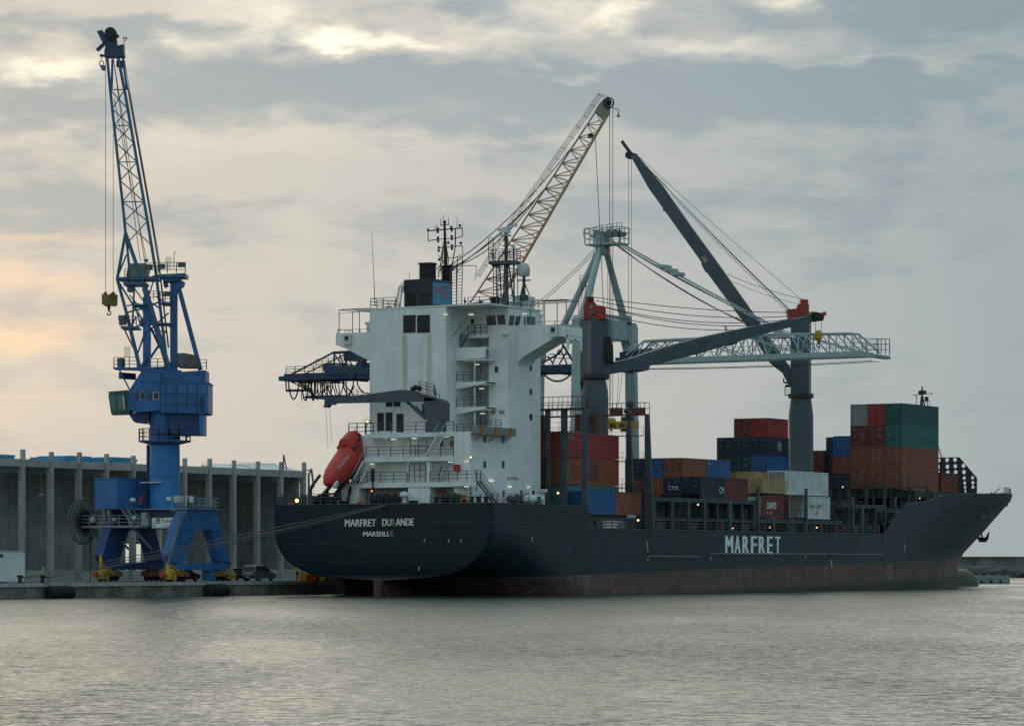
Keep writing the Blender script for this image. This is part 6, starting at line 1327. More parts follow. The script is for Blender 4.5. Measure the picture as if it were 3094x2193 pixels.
# machinery girder and trolley runway behind the legs
t0_, t1_ = T(862, gm-2.6), x0b-.5; zg0, zg1 = 26.9, 28.4
mb = MB()
for s_ in (gm-2.6, gm+2.6): mb.box(t0_, t1_, s_-.35, s_+.35, zg0+.62, zg1)
mb.box(t0_-.8, t0_, gm-3, gm+3, zg0+.6, zg1-.3)
for i in range(12): u = t0_+1+(t1_-t0_-2)*i/11; mb.box(u-.2, u+.2, gm-2.2, gm+2.2, zg0+.4, zg1-.2)
mb.poly([PS(x, y, gm-3.2) for x, y in ((973, 1105), (1000, 1095), (1018, 1108), (1045, 1106), (1072, 1108), (1078, 1094), (1092, 1093), (1090, 1110), (1113, 1113), (1113, 1131), (1072, 1132), (1068, 1142), (1058, 1142), (1050, 1132), (982, 1132))], (0, 6.4, 0)); mb.build('machinery_girder', GBLUE, gan)
mb = MB(); P = lambda x, y, d: PS(x, y, gm+d)
for d in (-2.4, 2.4):
    for (xa, ya), (xb, yb), r in (((881, 1131), (1006, 1066), .14), ((920, 1130), (1040, 1072), .10), ((1006, 1066), (1067, 1062), .2), ((1067, 1062), (1098, 1108), .14), ((1010, 1066), (1010, 1112), .12), ((1047, 1068), (1047, 1112), .11), ((1026, 1070), (1042, 1112), .1), ((1067, 1068), (1030, 1112), .1), ((1010, 1070), (1040, 1110), .09), ((1047, 1072), (1068, 1110), .09), ((1085, 1075), (1109, 1113), .11), ((1113, 1083), (1088, 1112), .11),
            ((1636, 1098), (1690, 1068), .13), ((1690, 1068), (1703, 1045), .13), ((1690, 1056), (1668, 1100), .1), ((1700, 1040), (1735, 1098), .16), ((1655, 1075), (1672, 1100), .1), ((1696, 1060), (1713, 1100), .1), ((1712, 1062), (1690, 1100), .1), ((1660, 1070), (1740, 1072), .06), ((1650, 1080), (1740, 1083), .05)): mb.tube(P(xa, ya, d), P(xb, yb, d), r, 5)
mb.box(gt(1069), gt(1077), gm-2.5, gm+2.5, gz(1092, gt(1070)), gz(1066, gt(1070)))
for i in range(10): x = 1115+52*i; mb.tube((gt(x), gm-2.4, zg1), (gt(x+26), gm-2.0, zg1+2.6), .1, 5); mb.tube((gt(x+26), gm-2.0, zg1+2.6), (gt(x+52), gm-2.4, zg1), .1, 5)
mb.tube((gt(1100), gm-2, zg1+2.6), (gt(1640), gm-2, zg1+2.6), .12, 6); mb.build('girder_bracing', GBLUE, gan)
mb = SB(); mb.rail([P(864, 1131, -3), P(975, 1126, -3)], 1.1*.9, 1.3, .04, 3); mb.rail([P(955, 1108, -3), P(1010, 1104, -3), P(1060, 1106, -3)], 1.0, 1.0, .035, 3); mb.rail([P(911, 1212, -2.6), P(960, 1210, -2.6)], 1.3, 1.0, .035, 3); mb.rail([P(1048, 1196, -2.6), P(1095, 1198, -2.6)], .9, .8, .035, 3)
for y in (1078, 1086): mb.bar(P(1075, y, -2.6), P(1112, y, -2.6), .05)
mb.build('girder_railing', GBLUE, gan)
mb = MB()                                                           # hanging maintenance frames under the girder
for d in (-2.5, 2.0):
    for (xa, ya), (xb, yb), r in (((863, 1144), (865, 1180), .1), ((872, 1147), (873, 1180), .08), ((865, 1180), (935, 1179), .17), ((865, 1146), (932, 1178), .09), ((897, 1146), (935, 1180), .12), ((908, 1146), (945, 1182), .1), ((1046, 1140), (1047, 1196), .08), ((1040, 1160), (1072, 1197), .08), ((1072, 1165), (1052, 1198), .08), ((960, 1157), (1046, 1157), .07), ((965, 1150), (1010, 1152), .06), ((1010, 1142), (1046, 1158), .06), ((932, 1198), (1058, 1196), .16), ((968, 1195), (1000, 1160), .07), ((1004, 1194), (975, 1160), .07), ((1015, 1194), (1000, 1150), .07), ((1028, 1194), (1020, 1150), .07), ((985, 1150), (990, 1196), .09), ((974, 1145), (975, 1196), .09), ((998, 1145), (1000, 1196), .09), ((935, 1179), (958, 1204), .15)): mb.tube(P(xa, ya, d), P(xb, yb, d), r, 5)
mb.box(gt(953), gt(1062), gm-2.6, gm+2.6, gz(1204, gt(1000)), gz(1197, gt(1000))); mb.build('maintenance_frame', GBLUE, gan)
mb = SB()                                                           # festoon cable loops
for xa, xb, yd, r in ((870, 905, 1206, .10), (911, 933, 1210, .09), (938, 955, 1210, .09), (903, 925, 1170, .07), (915, 925, 1175, .06), (922, 936, 1180, .06), (930, 944, 1188, .06), (940, 952, 1190, .07), (948, 962, 1188, .07), (958, 972, 1192, .07), (966, 982, 1190, .07), (978, 992, 1192, .07), (990, 1006, 1190, .06), (1010, 1040, 1192, .08), (1034, 1070, 1190, .09), (1627, 1742, 1152, .12)):
    y0_ = 1141 if xa < 1600 else 1110; n = 12
    pts = [P(xa+(xb-xa)*i/n, y0_+(yd-y0_)*(1-(2*i/n-1)**2)**(.75 if xa < 1600 else 1.0), -2.7 if xa < 1600 else -2.0) for i in range(n+1)]; mb.path(pts, r, 5)
mb.path([P(1076, 1142, -2.7), P(1082, 1165, -2.7), P(1092, 1182, -2.7), P(1104, 1188, -2.7), P(1120, 1188, -2.7)], .09, 5); mb.build('festoon_cable', BLACKR, gan)
# ------------------------------------------------------------------ tan lattice jib crane behind the house
tc0 = -25.0; sc0 = S(1300, tc0); YT = DY(tc0, sc0)
tanc = thing('lattice_jib_crane', 'tan lattice jib crane on the quay, its boom rising behind the white house and mast', 'crane', (tc0, sc0, QZ))
K = lambda x, y, d=0: PD(x, y, YT+d)
mb = MB()
for a_ in (-3.2, 3.2):
    for b_ in (-3.2, 3.2): mb.bar((tc0+a_*1.5, sc0+b_*1.5, QZ), (tc0+a_*.5, sc0+b_*.5, QZ+7), .9)
mb.box(tc0-4, tc0+4, sc0-4, sc0+4, QZ+6.6, QZ+7.6); mb.lathe((tc0, sc0, QZ+7.6), [(1.7, 0), (1.5, 8.5), (2.2, 8.6), (2.2, 9.2)], 16); mb.build('portal_base', TANG, tanc)
mb = MB(); mb.box(tc0-4.5, tc0+2.6, sc0-2.4, sc0+2.4, QZ+16.8, QZ+20.6); mb.build('machinery_house', TAN, tanc)
mb = MB()
for d in (-1.6, 1.6):
    mb.bar(K(1340, 1115, d), K(1350, 812, d*.4), .45); mb.bar(K(1240, 1115, d), K(1350, 812, d*.4), .4)
mb.box(*sorted((K(1345, 812).x-.5, K(1356, 812).x+.5)), K(1350, 812).y-.6, K(1350, 812).y+.6, K(1350, 818).z, K(1350, 806).z); mb.build('stay_frame', TANG, tanc)
Lc = [(1800, 338), (1417, 921), (1310, 1240)]; Rc = [(1840, 340), (1680, 617), (1512, 909), (1315, 1250)]
dd = lambda y: .45+1.0*min(1, (y-330)/500)
mb = MB()
for sg in (-1, 1):
    for a, b in zip(Rc, Rc[1:]): mb.tube(K(a[0], a[1], sg*dd(a[1])), K(b[0], b[1], sg*dd(b[1])), .19, 6)
lower = mb.build('boom_lower_chord', TAN, tanc)
mb = MB()
for sg in (-1, 1):
    for a, b in zip(Lc, Lc[1:]): mb.tube(K(a[0], a[1], sg*dd(a[1])), K(b[0], b[1], sg*dd(b[1])), .11, 6)
mb.build('boom_upper_chord', TANG, tanc)
mb = MB()
for sg in (-1, 1): mb.truss([K(x, y, sg*dd(y)) for x, y in Rc[:3]], [K(x, y, sg*dd(y)) for x, y in Lc[:2]], 15, .05, True); mb.truss([K(x, y, sg*dd(y)) for x, y in Lc[:2]], [K(x, y, sg*dd(y)) for x, y in Rc[:3]], 15, .045)
mb.truss([K(x, y, dd(y)) for x, y in Rc[:3]], [K(x, y, -dd(y)) for x, y in Rc[:3]], 15, .045); mb.truss([K(x, y, dd(y)) for x, y in Lc[:2]], [K(x, y, -dd(y)) for x, y in Lc[:2]], 15, .045); mb.build('boom_lacing', TAN, tanc)
mb = MB(); mb.poly([K(x, y, -.6) for x, y in ((1797, 336), (1811, 313), (1822, 302), (1840, 296), (1848, 305), (1843, 340), (1838, 345), (1823, 362), (1815, 352))], FV*1.2); mb.build('boom_head', TANG, tanc)
mb = MB(); mb.torus(K(1839, 311, -.7), .62, .07, FV, 20, 6); mb.torus(K(1839, 311, .3), .62, .07, FV, 20, 6)
for a_ in range(6): an = a_*math.pi/6; mb.tube(K(1839, 311, -.7)+RV*.6*math.cos(an)+UP*.6*math.sin(an), K(1839, 311, -.7)-RV*.6*math.cos(an)-UP*.6*math.sin(an), .04, 4)
mb.build('head_sheave', BLACK, tanc)
mb = MB(); off = [(1807, 285), (1740, 382), (1640, 525), (1552, 650), (1440, 830)]
for h in (0, 9, 18): mb.path([K(x-h*.55+10, y-h*.35+6, .8) for x, y in off], .035, 4)
for i in range(18):
    u = i/17; x, y = 1807-367*u, 285+545*u; mb.tube(K(x+12, y+8, .8), K(x-1, y-1, .8), .03, 4)
mb.path([K(1806, 283, 0), K(1825, 290, 0), K(1846, 297, 0)], .03, 4); mb.path([K(1822, 300, 0), K(1825, 288, 0)], .03, 4); mb.path([K(1844, 306, 0), K(1846, 295, 0)], .03, 4)
mb.box(*sorted((K(1779, 410).x, K(1794, 410).x)), K(1785, 410).y-.4, K(1785, 410).y+.4, K(1785, 418).z, K(1785, 406).z); mb.build('boom_walkway', BLACK, tanc)
mb = MB(); mb.path([K(1848, 326, 0), K(1870, 332, 0), K(1869, 342, 0)], .05, 5); mb.lathe(K(1868.5, 354), [(.26, 0), (.12, .3), (.06, .5)], 10); mb.build('boom_lamp', GREYM, tanc)
mb = SB()
for (xa, ya), (xb, yb), dr in (((1722, 452), (1350, 808), 1.2), ((1630, 588), (1352, 812), 1.6), ((1642, 575), (1353, 815), 1.0), ((1628, 592), (1352, 826), .5)): mb.sag(K(xa, ya, .5), K(xb, yb, .3), dr, .06, 10)
mb.tube(K(1842, 318, -.3), K(1842, 1264, -.3), .04, 4); mb.tube(K(1851.5, 312, .3), K(1851.5, 1264, .3), .04, 4); mb.path([K(1799, 420), K(1812, 690), K(1813, 705)], .04, 4); mb.path([K(1813, 705), K(1826, 980)], .04, 4); mb.build('hoist_rope', WIRE, tanc)
hookblock(1847, 1262, 1284, 1300, YT, 1.1, tanc)
# ------------------------------------------------------------------ blue harbour crane
ta, tz_ = -17.0, -25.5
q1, q2 = S(516, ta), S(680, ta); qm = (q1+q2)/2; tm = (ta+tz_)/2; Yc = DY(tm, qm); sc3 = Yc/FP
bc = thing('harbour_crane', 'blue slewing harbour crane standing on portal legs in front of the warehouse', 'crane', (tm, qm, QZ))
def fr(x, y): p = PT(x, y, ta); return (p.y, p.z)
tops = [fr(555, 1532), fr(638, 1532), fr(658, 1600), fr(631, 1604), fr(621, 1600), fr(584, 1600), fr(574, 1604), fr(523, 1600)]
legA = [fr(523, 1600), fr(578, 1602), fr(549, 1696), fr(513, 1704), fr(500.5, 1676)]; legB = [fr(627, 1602), fr(658, 1600), fr(681.6, 1704), fr(652, 1698)]
sill = [fr(513, 1699), fr(682, 1699), fr(682, 1721), fr(513, 1721)]
for t_, m_ in ((ta, BLUEA), (tz_, BLUED)):  # landward frame in a darker blue: its shade is put into the colour
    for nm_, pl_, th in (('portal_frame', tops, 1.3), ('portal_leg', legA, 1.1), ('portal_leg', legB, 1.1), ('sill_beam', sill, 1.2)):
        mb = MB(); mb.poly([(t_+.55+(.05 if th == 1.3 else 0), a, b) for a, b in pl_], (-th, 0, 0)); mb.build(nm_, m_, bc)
zc0_, zc1_ = Z(1598, tm, qm), Z(1541, tm, qm)
mb = MB(); mb.box(tz_+.5, ta-.72, qm-2.2, qm+2.2, zc0_, zc1_); mb.build('cross_beam', BLUED, bc)
mb = MB(); mb.box(tz_-2.6, ta+.8, qm-2.9, qm+3.2, zc1_+.001, zc1_+.12); mb.build('walkway', GREYM, bc)
mb = MB(); mb.lathe((tm, qm, zc1_+.121), [(1.62, 0), (1.6, .3), (1.56, Z(1342, tm, qm)-zc1_-.2)], 28); mb.build('column', BLUEL, bc, True)
mb = MB(); zr1 = Z(1343, tm, qm); mb.lathe((tm, qm, zr1), [(1.58, 0), (2.75, .28), (2.75, .42), (1.55, .42)], 16); mb.build('ring_platform', JIBB, bc)
mb = SB(); R8 = [(tm+2.68*math.cos(i*math.pi/8), qm+2.68*math.sin(i*math.pi/8), zr1+.42) for i in range(17)]; mb.rail(R8, 1.2, 1.0, .035, 3); mb.build('platform_railing', RAILM, bc)
mb = MB(); mb.lathe((tm, qm, zr1+.42), [(1.55, 0), (1.55, Z(1290, tm, qm)-zr1-.3), (1.75, Z(1282, tm, qm)-zr1), (1.75, Z(1240, tm, qm)-zr1)], 24); mb.build('slewing_column', BLUEA, bc, True)
mb = MB(); mb.torus((tm, qm, zr1+.45+.6), 1.56, .06, UP, 24, 6); mb.torus((tm, qm, Z(1440, tm, qm)), 1.585, .03, UP, 24, 6); mb.box(tm-1.75, tm-1.5, qm-.8, qm-.3, zc1_+.2, zr1); mb.build('column_band', BLUED, bc)
D3 = lambda x, y, d=0: PD(x, y, Yc+d)
# signs on the cross beam, facing us
zs = qm-2.2
def crp(name, m, xa, xb, ya, yb, d=.03, s_=zs): 
    a, b = T(xa, s_), T(xb, s_); c = (a+b)/2; mb = MB(); mb.box(a, b, s_-d, s_-.002, Z(yb, c, s_), Z(ya, c, s_)); return mb.build(name, m, bc)
crp('sign_panel', LETW, 460, 495, 1564, 1594.5, .08); crp('sign_panel', LETW, 496.5, 524, 1563.5, 1594, .08)
crp('sign_post_panel', mat('sign_grey', (.42, .45, .45), .6, var=.25), 434.5, 453.5, 1547.5, 1588, .5)
def crt(s, m, x, y, w, h, bold=.03, lean=0, s_=zs-.085, nm='sign_letters'):
    c = T(x, s_); return text(nm, s, m, bc, (c, s_, Z(y, c, s_)), (1, 0, 0), UP, w*sc3*1.08, h*sc3, bold, .01, lean)
crt('P', DARKT, 478.5, 1572.5, 6, 8, .06); crt('REGGIANE', REDT, 510, 1574, 23, 8, .03, 0); crt('8', DARKT, 444, 1557, 6, 11, .05, 0, zs-.505)
mb = MB(); s_ = zs-.085
def ring(x0, y0, x1, y1, w=.05):
    P_ = [(T(a, s_), s_-.004, Z(b, tm, s_)) for a, b in ((x0, y0), (x1, y0), (x1, y1), (x0, y1))]
    for a, b in zip(P_, P_[1:]+P_[:1]): mb.bar(a, b, w*1.6, .012, up=Vector((0, 1, 0)))
ring(472.5, 1566.5, 483, 1579.5)
def arc(cx, cy, rx, ry, a0, a1):
    pts = [(T(cx+rx*math.cos(a0+(a1-a0)*i/8), s_), s_-.004, Z(cy-ry*math.sin(a0+(a1-a0)*i/8), tm, s_)) for i in range(9)]
    for a, b in zip(pts, pts[1:]): mb.bar(a, b, .07, .012, up=Vector((0, 1, 0)))
arc(478, 1583, 14, 10, 2.6, 4.2); arc(486, 1571, 6, 7, -.9, 1.2)
for y in (1588, 1590.5): mb.bar((T(500, s_), s_-.004, Z(y, tm, s_)), (T(516, s_), s_-.004, Z(y, tm, s_)), .05, .012, up=Vector((0, 1, 0)))
mb.build('sign_emblem', DARKT, bc)
crp('junction_box', WHITE2, 505, 517, 1500, 1512, .1, qm-1.62)
# electrical house, walkway, stairs and cable reel on the landward side
se = qm-5.2; tE_ = T(353, se); tE0 = T(286, se); ze0, ze1 = Z(1537, tE_, se), Z(1444, tE_, se)
mb = MB(); mb.box(tE0, tE_, se, se+6.2, ze0, ze1); mb.box(tE0-.1, tE_+.1, se-.1, se+6.3, ze1+.001, ze1+.08)
mb.build('electrical_house', BLUEA, bc)
mb = MB(); mb.box(T(378, se+.5)-.0, T(434, se+.5), se+3.0, se+3.6, Z(1459, tE_, se+3), Z(1456, tE_, se+3)); mb.build('house_gutter', WHITE2, bc)
sw = qm-3.6; mb = MB(); zw = Z(1594, T(340, sw), sw); mb.box(T(252, sw), T(434, sw), sw-.7, sw+.7, zw, zw+.22)
for x in (270, 330, 400): c = T(x, sw); mb.bar((c, sw, zw), (c+1.0, sw+2, zw-2.2), .2)
mb.box(T(312, sw), T(318, sw), sw, sw+.3, zw, ze0); mb.box(T(330, sw), T(335, sw), sw, sw+.3, zw, ze0); mb.build('lower_walkway', GREYM, bc)
mb = SB(); mb.rail([(T(253, sw), sw-.7, zw+.22), (T(432, sw), sw-.7, zw+.22)], 1.05, 1.2, .035, 3); mb.rail([(T(354, sw), sw-.7, ze0+.1), (T(372, sw), sw-.7, ze0+.1)], 1.05, .8, .035); mb.rail([(T(530, zs), qm-2.8, zc1_+.12), (ta+.7, qm-2.8, zc1_+.12), (ta+.7, qm+3.1, zc1_+.12)], 1.1, 1.0, .035, 3); mb.rail([(tm-2, qm+3.1, zc1_+.12), (ta+.7, qm+3.1, zc1_+.12)], 1.1, 1.0, .035, 3); mb.build('walkway_railing', MATS.get('pale_rail'), bc)
mb = MB(); a, b = PS(372, 1533, sw-.3), PS(408, 1588, sw-.3)
for k in (-.4, .4): mb.bar(a+Vector((0, k, 0)), b+Vector((0, k, 0)), .08, .2); mb.bar(a+Vector((0, k, 1)), b+Vector((0, k, 1)), .06)
for i in range(10): p = a.lerp(b, i/9); mb.box(p.x-.12, p.x+.12, p.y-.4, p.y+.4, p.z-.02, p.z+.02)
a = Vector((T(372, sw), sw-.3, a.z)); mb.box(T(354, sw), a.x+.1, sw-.7, sw+.3, a.z-.1, a.z); mb.build('walkway_stairs', GREYM, bc)
mb = SB()
for x, y, w, h, m_ in ((401, 1510, .6, .4, 0), (346, 1568, .5, .35, 0), (280, 1570, .6, .5, 0), (404, 1565, .5, .4, 0)): p = PS(x, y, sw-.4); mb.ball(p, .3, 8, (w*2, 1, h*2))
mb.build('walkway_lamp', WHITE2, bc)
mb = MB(); p = PS(426, 1509, sw); mb.box(p.x-.12, p.x+.12, sw-.1, sw+.1, p.z-.4, p.z+.4); mb.build('fire_extinguisher', REDF, bc)
mb = SB()
for x, m_ in ((575, 0), (586, 0), (610, 0), (618, 0)): p = PS(x, 1510, qm); mb.box(p.x-.22, p.x+.22, qm-2.6, qm-2.2, p.z-.3, p.z+.35)
mb.build('deck_light', WHITE2, bc)
rp = PS(252, 1575, sw); Rr_ = 2.32; mb = MB()
mb.torus(rp+Vector((-.22, 0, 0)), Rr_, .07, (1, 0, 0), 36, 6); mb.torus(rp+Vector((.22, 0, 0)), Rr_, .07, (1, 0, 0), 36, 6)
for i in range(26):
    an = i*math.pi/13; e = Vector((0, math.cos(an), math.sin(an)))
    for k in (-.22, .22): mb.bar(rp+Vector((k*.9, 0, 0))+e*.55, rp+Vector((k, 0, 0))+e*Rr_, .10)
mb.torus(rp, Rr_*.62, .03, (1, 0, 0), 30, 5); reel = mb.build('cable_reel', mat('reel_grey', (.10, .11, .115), .6, var=.3), bc)
mb = MB(); mb.lathe(rp+Vector((-.3, 0, 0)), [(1.15, 0), (1.15, .6)], 24, (1, 0, 0)); mb.lathe(rp+Vector((.3, 0, 0)), [(.35, 0), (.35, 1.2)], 12, (1, 0, 0)); mb.build('reel_drum', BLACKR, reel)
mb = MB(); mb.tube(rp+Vector((0, 1.2, 0)), (rp.x, rp.y+1.2, QZ), .05, 6); mb.build('power_cable', BLACKR, reel)
# conduit down the sea side leg
mb = MB(); mb.path([PT(520, 1543, ta+.72), PT(552, 1537, ta+.72), PT(540, 1592, ta+.72), PT(508, 1704, ta+.72)], .14, 6); mb.build('leg_conduit', mat('conduit_grey', (.12, .125, .13), .6), bc)
mb = MB(); a, b = PT(622, 1721, ta), PT(644, 1752, ta); mb.box(ta-.5, ta+.4, a.y, b.y, QZ+.1, a.z+.05); mb.build('jacking_post', BLUEA, bc)
# travelling bogies, yellow with red buffers, one under each corner
for t_ in (ta, tz_):
    for s_, nmx in ((q1+.8, 0), (q2-.8, 1)):
        zb0_ = sill[2][1]
        mb = MB(); mb.poly([(t_-.5, s_-1.9, QZ+.55), (t_-.5, s_-1.6, QZ+1.05), (t_-.5, s_-.5, zb0_), (t_-.5, s_+.5, zb0_), (t_-.5, s_+1.6, QZ+1.05), (t_-.5, s_+1.9, QZ+.55)], (1.0, 0, 0)); bg = mb.build('bogie', mat('bogie_rusty_orange', (.17, .085, .03), .65, var=.5, scale=1.5, rust=.6), bc)
        for k in (-1.35, -.45, .45, 1.35):
            mb = MB(); mb.lathe((t_-.15, s_+k, QZ+.45), [(.36, 0), (.40, .02), (.40, .08), (.36, .1), (.36, .3)], 14, (1, 0, 0)); mb.build('bogie_wheel', BLACK, bg)
        d = -1 if nmx == 0 else 1
        mb = MB(); mb.lathe((t_, s_+d*1.9, QZ+.75), [(.16, 0), (.16, .35), (.3, .36), (.3, .5)], 12, (0, d, 0)); mb.build('buffer', REDF, bg)
        mb = MB(); p0_ = Vector((t_+.2, s_+d*1.5, QZ+.9)); mb.box(p0_.x-.14, p0_.x+.14, p0_.y-.14, p0_.y+.14, QZ+.9, QZ+(2.9 if (t_ == tz_ and nmx == 0) else 2.0))
        for k in range(5): mb.path([p0_+Vector((.05, -d*(.1+.14*k), .55-.03*k)), p0_+Vector((.2, -d*(.3+.2*k), .35-.05*k)), p0_+Vector((.25, -d*(.4+.26*k), -.3))], .04, 5)
        for k in range(6): a_ = p0_+Vector((.3, -d*.12*k, .75-.05*k)); mb.path([a_, a_+Vector((.12, -d*(.25+.1*k), -.05-.04*k)), a_+Vector((.15, -d*(.38+.16*k), -.75))], .045, 5)
        mb.build('hose_guard', YELG if nmx else YEL, bg)
        mb = MB(); q_ = Vector((t_+.35, s_+d*1.25, QZ+1.0)); mb.lathe(q_-Vector((0, .45, 0)), [(.2, 0), (.34, .1), (.36, .6), (.28, .75), (.12, .9)], 12, (0, 1, 0)); mb.box(q_.x-.3, q_.x+.25, q_.y-.6, q_.y-.1, QZ+.3, QZ+1.25); mb.box(q_.x-.2, q_.x+.3, q_.y+.1, q_.y+.55, QZ+.2, QZ+.8); mb.build('drive_motor', YEL if (t_ == ta) != (nmx == 1) else YELG, bg)
# machinery house and cab
mb = MB(); mb.poly([D3(x, y, -2.4) for x, y in ((486, 1156), (627, 1156), (629, 1160), (629, 1247), (621, 1250), (486, 1246))], FV*5.2); mb.poly([D3(x, y, -2.2) for x, y in ((391, 1178), (408, 1149), (426, 1124), (485.5, 1124), (485.5, 1240), (416, 1245), (385, 1238))], FV*4.4); mh = mb.build('machinery_house', BLUEA, bc)
mb = MB(); mb.poly([D3(x, y, -2.0) for x, y in ((424, 1123.5), (428, 1112), (545, 1118), (545, 1123), (621, 1118), (621, 1155.5), (486.5, 1155.5), (486, 1123.5))], FV*4.2); mb.poly([D3(x, y, -2.45) for x, y in ((484, 1150), (631, 1154), (631, 1158), (484, 1155.8))], FV*5.3); mb.build('house_roof', BLUEA, bc)
mb = SB(); mb.poly([D3(x, y, -1.9) for x, y in ((511, 1247.5), (614, 1250.5), (614, 1314), (520, 1312), (511, 1300))], FV*3.8); mb.poly([D3(x, y, -1.7) for x, y in ((385, 1246), (440, 1247), (440, 1278), (404, 1274))], FV*3.2); mb.build('counterweight', BLUED, bc)
mb = MB(); mb.poly([D3(x, y, -2.0) for x, y in ((602, 1251), (614.5, 1251), (614.5, 1314.5), (603, 1314))], FV*-.06); mb.build('corner_plate', BLUEL, bc)
mb = SB()
for x in (500, 532, 564, 596): mb.poly([D3(a, b, -2.401) for a, b in ((x, 1159), (x+1.6, 1159), (x+1.6, 1246), (x, 1246))], FV*-.05)
for y in (1190, 1222): mb.poly([D3(a, b, -2.401) for a, b in ((488, y), (626, y), (626, y+1.2), (488, y+1.2))], FV*-.04)
mb.poly([D3(a, b, -2.401) for a, b in ((604, 1196), (617, 1196), (617, 1244), (604, 1244))], FV*-.03)
mb.build('panel_rib', BLUED, mh)
for xa in (421, 461.5):
    mb = MB(); mb.poly([D3(x, y, -2.41 if xa > 450 and False else -2.2) for x, y in ((xa, 1184), (xa+20, 1183.5), (xa+20, 1207.5), (xa, 1208))], FV*-.06); fw = mb.build('house_window', mat('window_frame_grey', (.34, .36, .38), .5), mh)
    mb = MB(); mb.poly([D3(x, y, -2.261) for x, y in ((xa+3, 1187), (xa+17, 1186.5), (xa+17, 1204.5), (xa+3, 1205))], FV*-.02); mb.build('window_pane', GLASS, mh)
mb = MB(); mb.poly([D3(x, y, -1.2) for x, y in ((327, 1183), (387, 1178), (409, 1184), (409, 1190), (330, 1190))], FV*2.4); mb.poly([D3(x, y, -1.2) for x, y in ((335, 1242), (386, 1236), (398, 1240), (386, 1250), (336, 1252))], FV*2.4); mb.poly([D3(x, y, -1.15) for x, y in ((372, 1190.5), (409, 1190.5), (390, 1236), (376, 1238))], FV*2.3)
for x, y, x2, y2 in ((328.5, 1190, 336, 1243), (350, 1190, 353, 1241)):
    for d in (-1.15, 1.15): mb.bar(D3(x, y, d), D3(x2, y2, d), .1)
cab = mb.build('operator_cab', mat('cab_green', (.05, .10, .09), .5, var=.2), bc)
mb = SB(); mb.poly([D3(x, y, -1.1) for x, y in ((330, 1190.5), (371, 1190.5), (375, 1238), (337, 1242))], FV*.04); mb.poly([D3(x, y, 1.06) for x, y in ((330, 1190.5), (371, 1190.5), (375, 1238), (337, 1242))], FV*.04); mb.build('cab_window', GLASST, cab)
mb = MB(); mb.box(D3(356, 0).x-.3, D3(356, 0).x+.3, D3(356, 0).y-.3, D3(356, 0).y+.3, D3(0, 1238).z, D3(0, 1212).z); mb.build('cab_seat', BLACK, cab)
mb = SB(); mb.rail([D3(344, 1110, -1.2), D3(414, 1110, -1.2)], 1.05, .9, .035, 3); mb.rail([D3(455, 1114, -1.8), D3(497, 1114, -1.8)], 1.05, .9, .035, 3); mb.rail([D3(600, 1117, -1.8), D3(624, 1117, -1.8)], 1.05, .8, .035, 3); mb.rail([D3(412, 1209, -2.3), D3(455, 1209, -2.3)], .9, .8, .03)
mb.build('house_railing', RAILM, mh)
mb = MB(); a, b = D3(342, 1112, -1.3), D3(416, 1112, -1.3); mb.poly([D3(x, y, -1.3) for x, y in ((342, 1109.5), (416, 1109.5), (416, 1116), (342, 1114))], FV*2.6); mb.ladder(D3(360, 1116, -1), D3(391, 1176, -1), .7, FV, 12, .05); mb.box(D3(366, 0).x-.3, D3(366, 0).x+.3, D3(366, 0).y-.3, D3(366, 0).y+.3, D3(0, 1109).z, D3(0, 1082).z); mb.build('side_platform', JIBB, mh)
mb = MB(); mb.poly([D3(x, y, -1.5) for x, y in ((536, 1067), (556, 1066), (592, 1073), (598, 1110), (536, 1108))], FV*3); mb.poly([D3(x, y, -1.52) for x, y in ((557, 1068), (562, 1068), (562, 1106), (557, 1106))], FV*-.04); mb.poly([D3(x, y, -1.52) for x, y in ((578, 1072), (583, 1073), (583, 1108), (578, 1108))], FV*-.04); mb.build('winch_cover', mat('winch_brown_grey', (.13, .12, .115), .6, var=.3), mh)
mb = MB(); mb.box(D3(383, 0).x, D3(395, 0).x, D3(390, 0).y-1.5, D3(390, 0).y+1.0, D3(0, 1146).z, D3(0, 1127).z); mb.build('side_locker', BLUED, mh)
# tower of the crane: two columns, back strut, top platforms
mb = MB()
for x, wd, y0_, y1_, d in ((444, 22, 897, 1122, -1.0), (525.5, 21, 852, 1118, -.6)):
    a, b = D3(x, y1_, d), D3(x, y0_, d); mb.bar(a, b, wd*sc3, wd*sc3, up=FV)
mb.bar(D3(606, 1118, -.6), D3(540, 868, -.6), 13*sc3, up=FV); mb.bar(D3(606, 1118, 1.4), D3(540, 868, .6), 10*sc3, up=FV)
mb.poly([D3(x, y, -1) for x, y in ((515, 870), (515, 848), (556, 851), (551, 866), (541, 868), (540, 876))], FV*1.6)
for x0, y0_, x1, y1_, w in ((455, 1080, 480, 1043, 8), (480, 1043, 456, 990, 8), (494, 1070, 480, 1043, 8), (480, 1043, 500, 1000, 6), (455, 995, 510, 945, 5), (510, 990, 535, 965, 4), (470, 895, 516, 925, 5), (455, 1000, 500, 1001, 4), (400, 980, 412, 955, 5), (443, 905, 480, 930, 6), (545, 850, 553, 850, 3)): mb.bar(D3(x0, y0_, .3), D3(x1, y1_, .3), w*sc3*.8, up=FV)
mb.build('crane_tower', BLUEA, bc)
mb = SB()
for x0, x1, y, h in ((354, 474, 838, 6), (474, 560, 829, 8), (365, 416, 985, 7), (484, 515, 912, 6), (372, 440, 852, 8), (452, 512, 975, 4), (398, 440, 918, 5)): mb.poly([D3(a, b, -1.7) for a, b in ((x0, y), (x1, y-(4 if x0 == 474 else 0)), (x1, y+h), (x0, y+h))], FV*3.4)
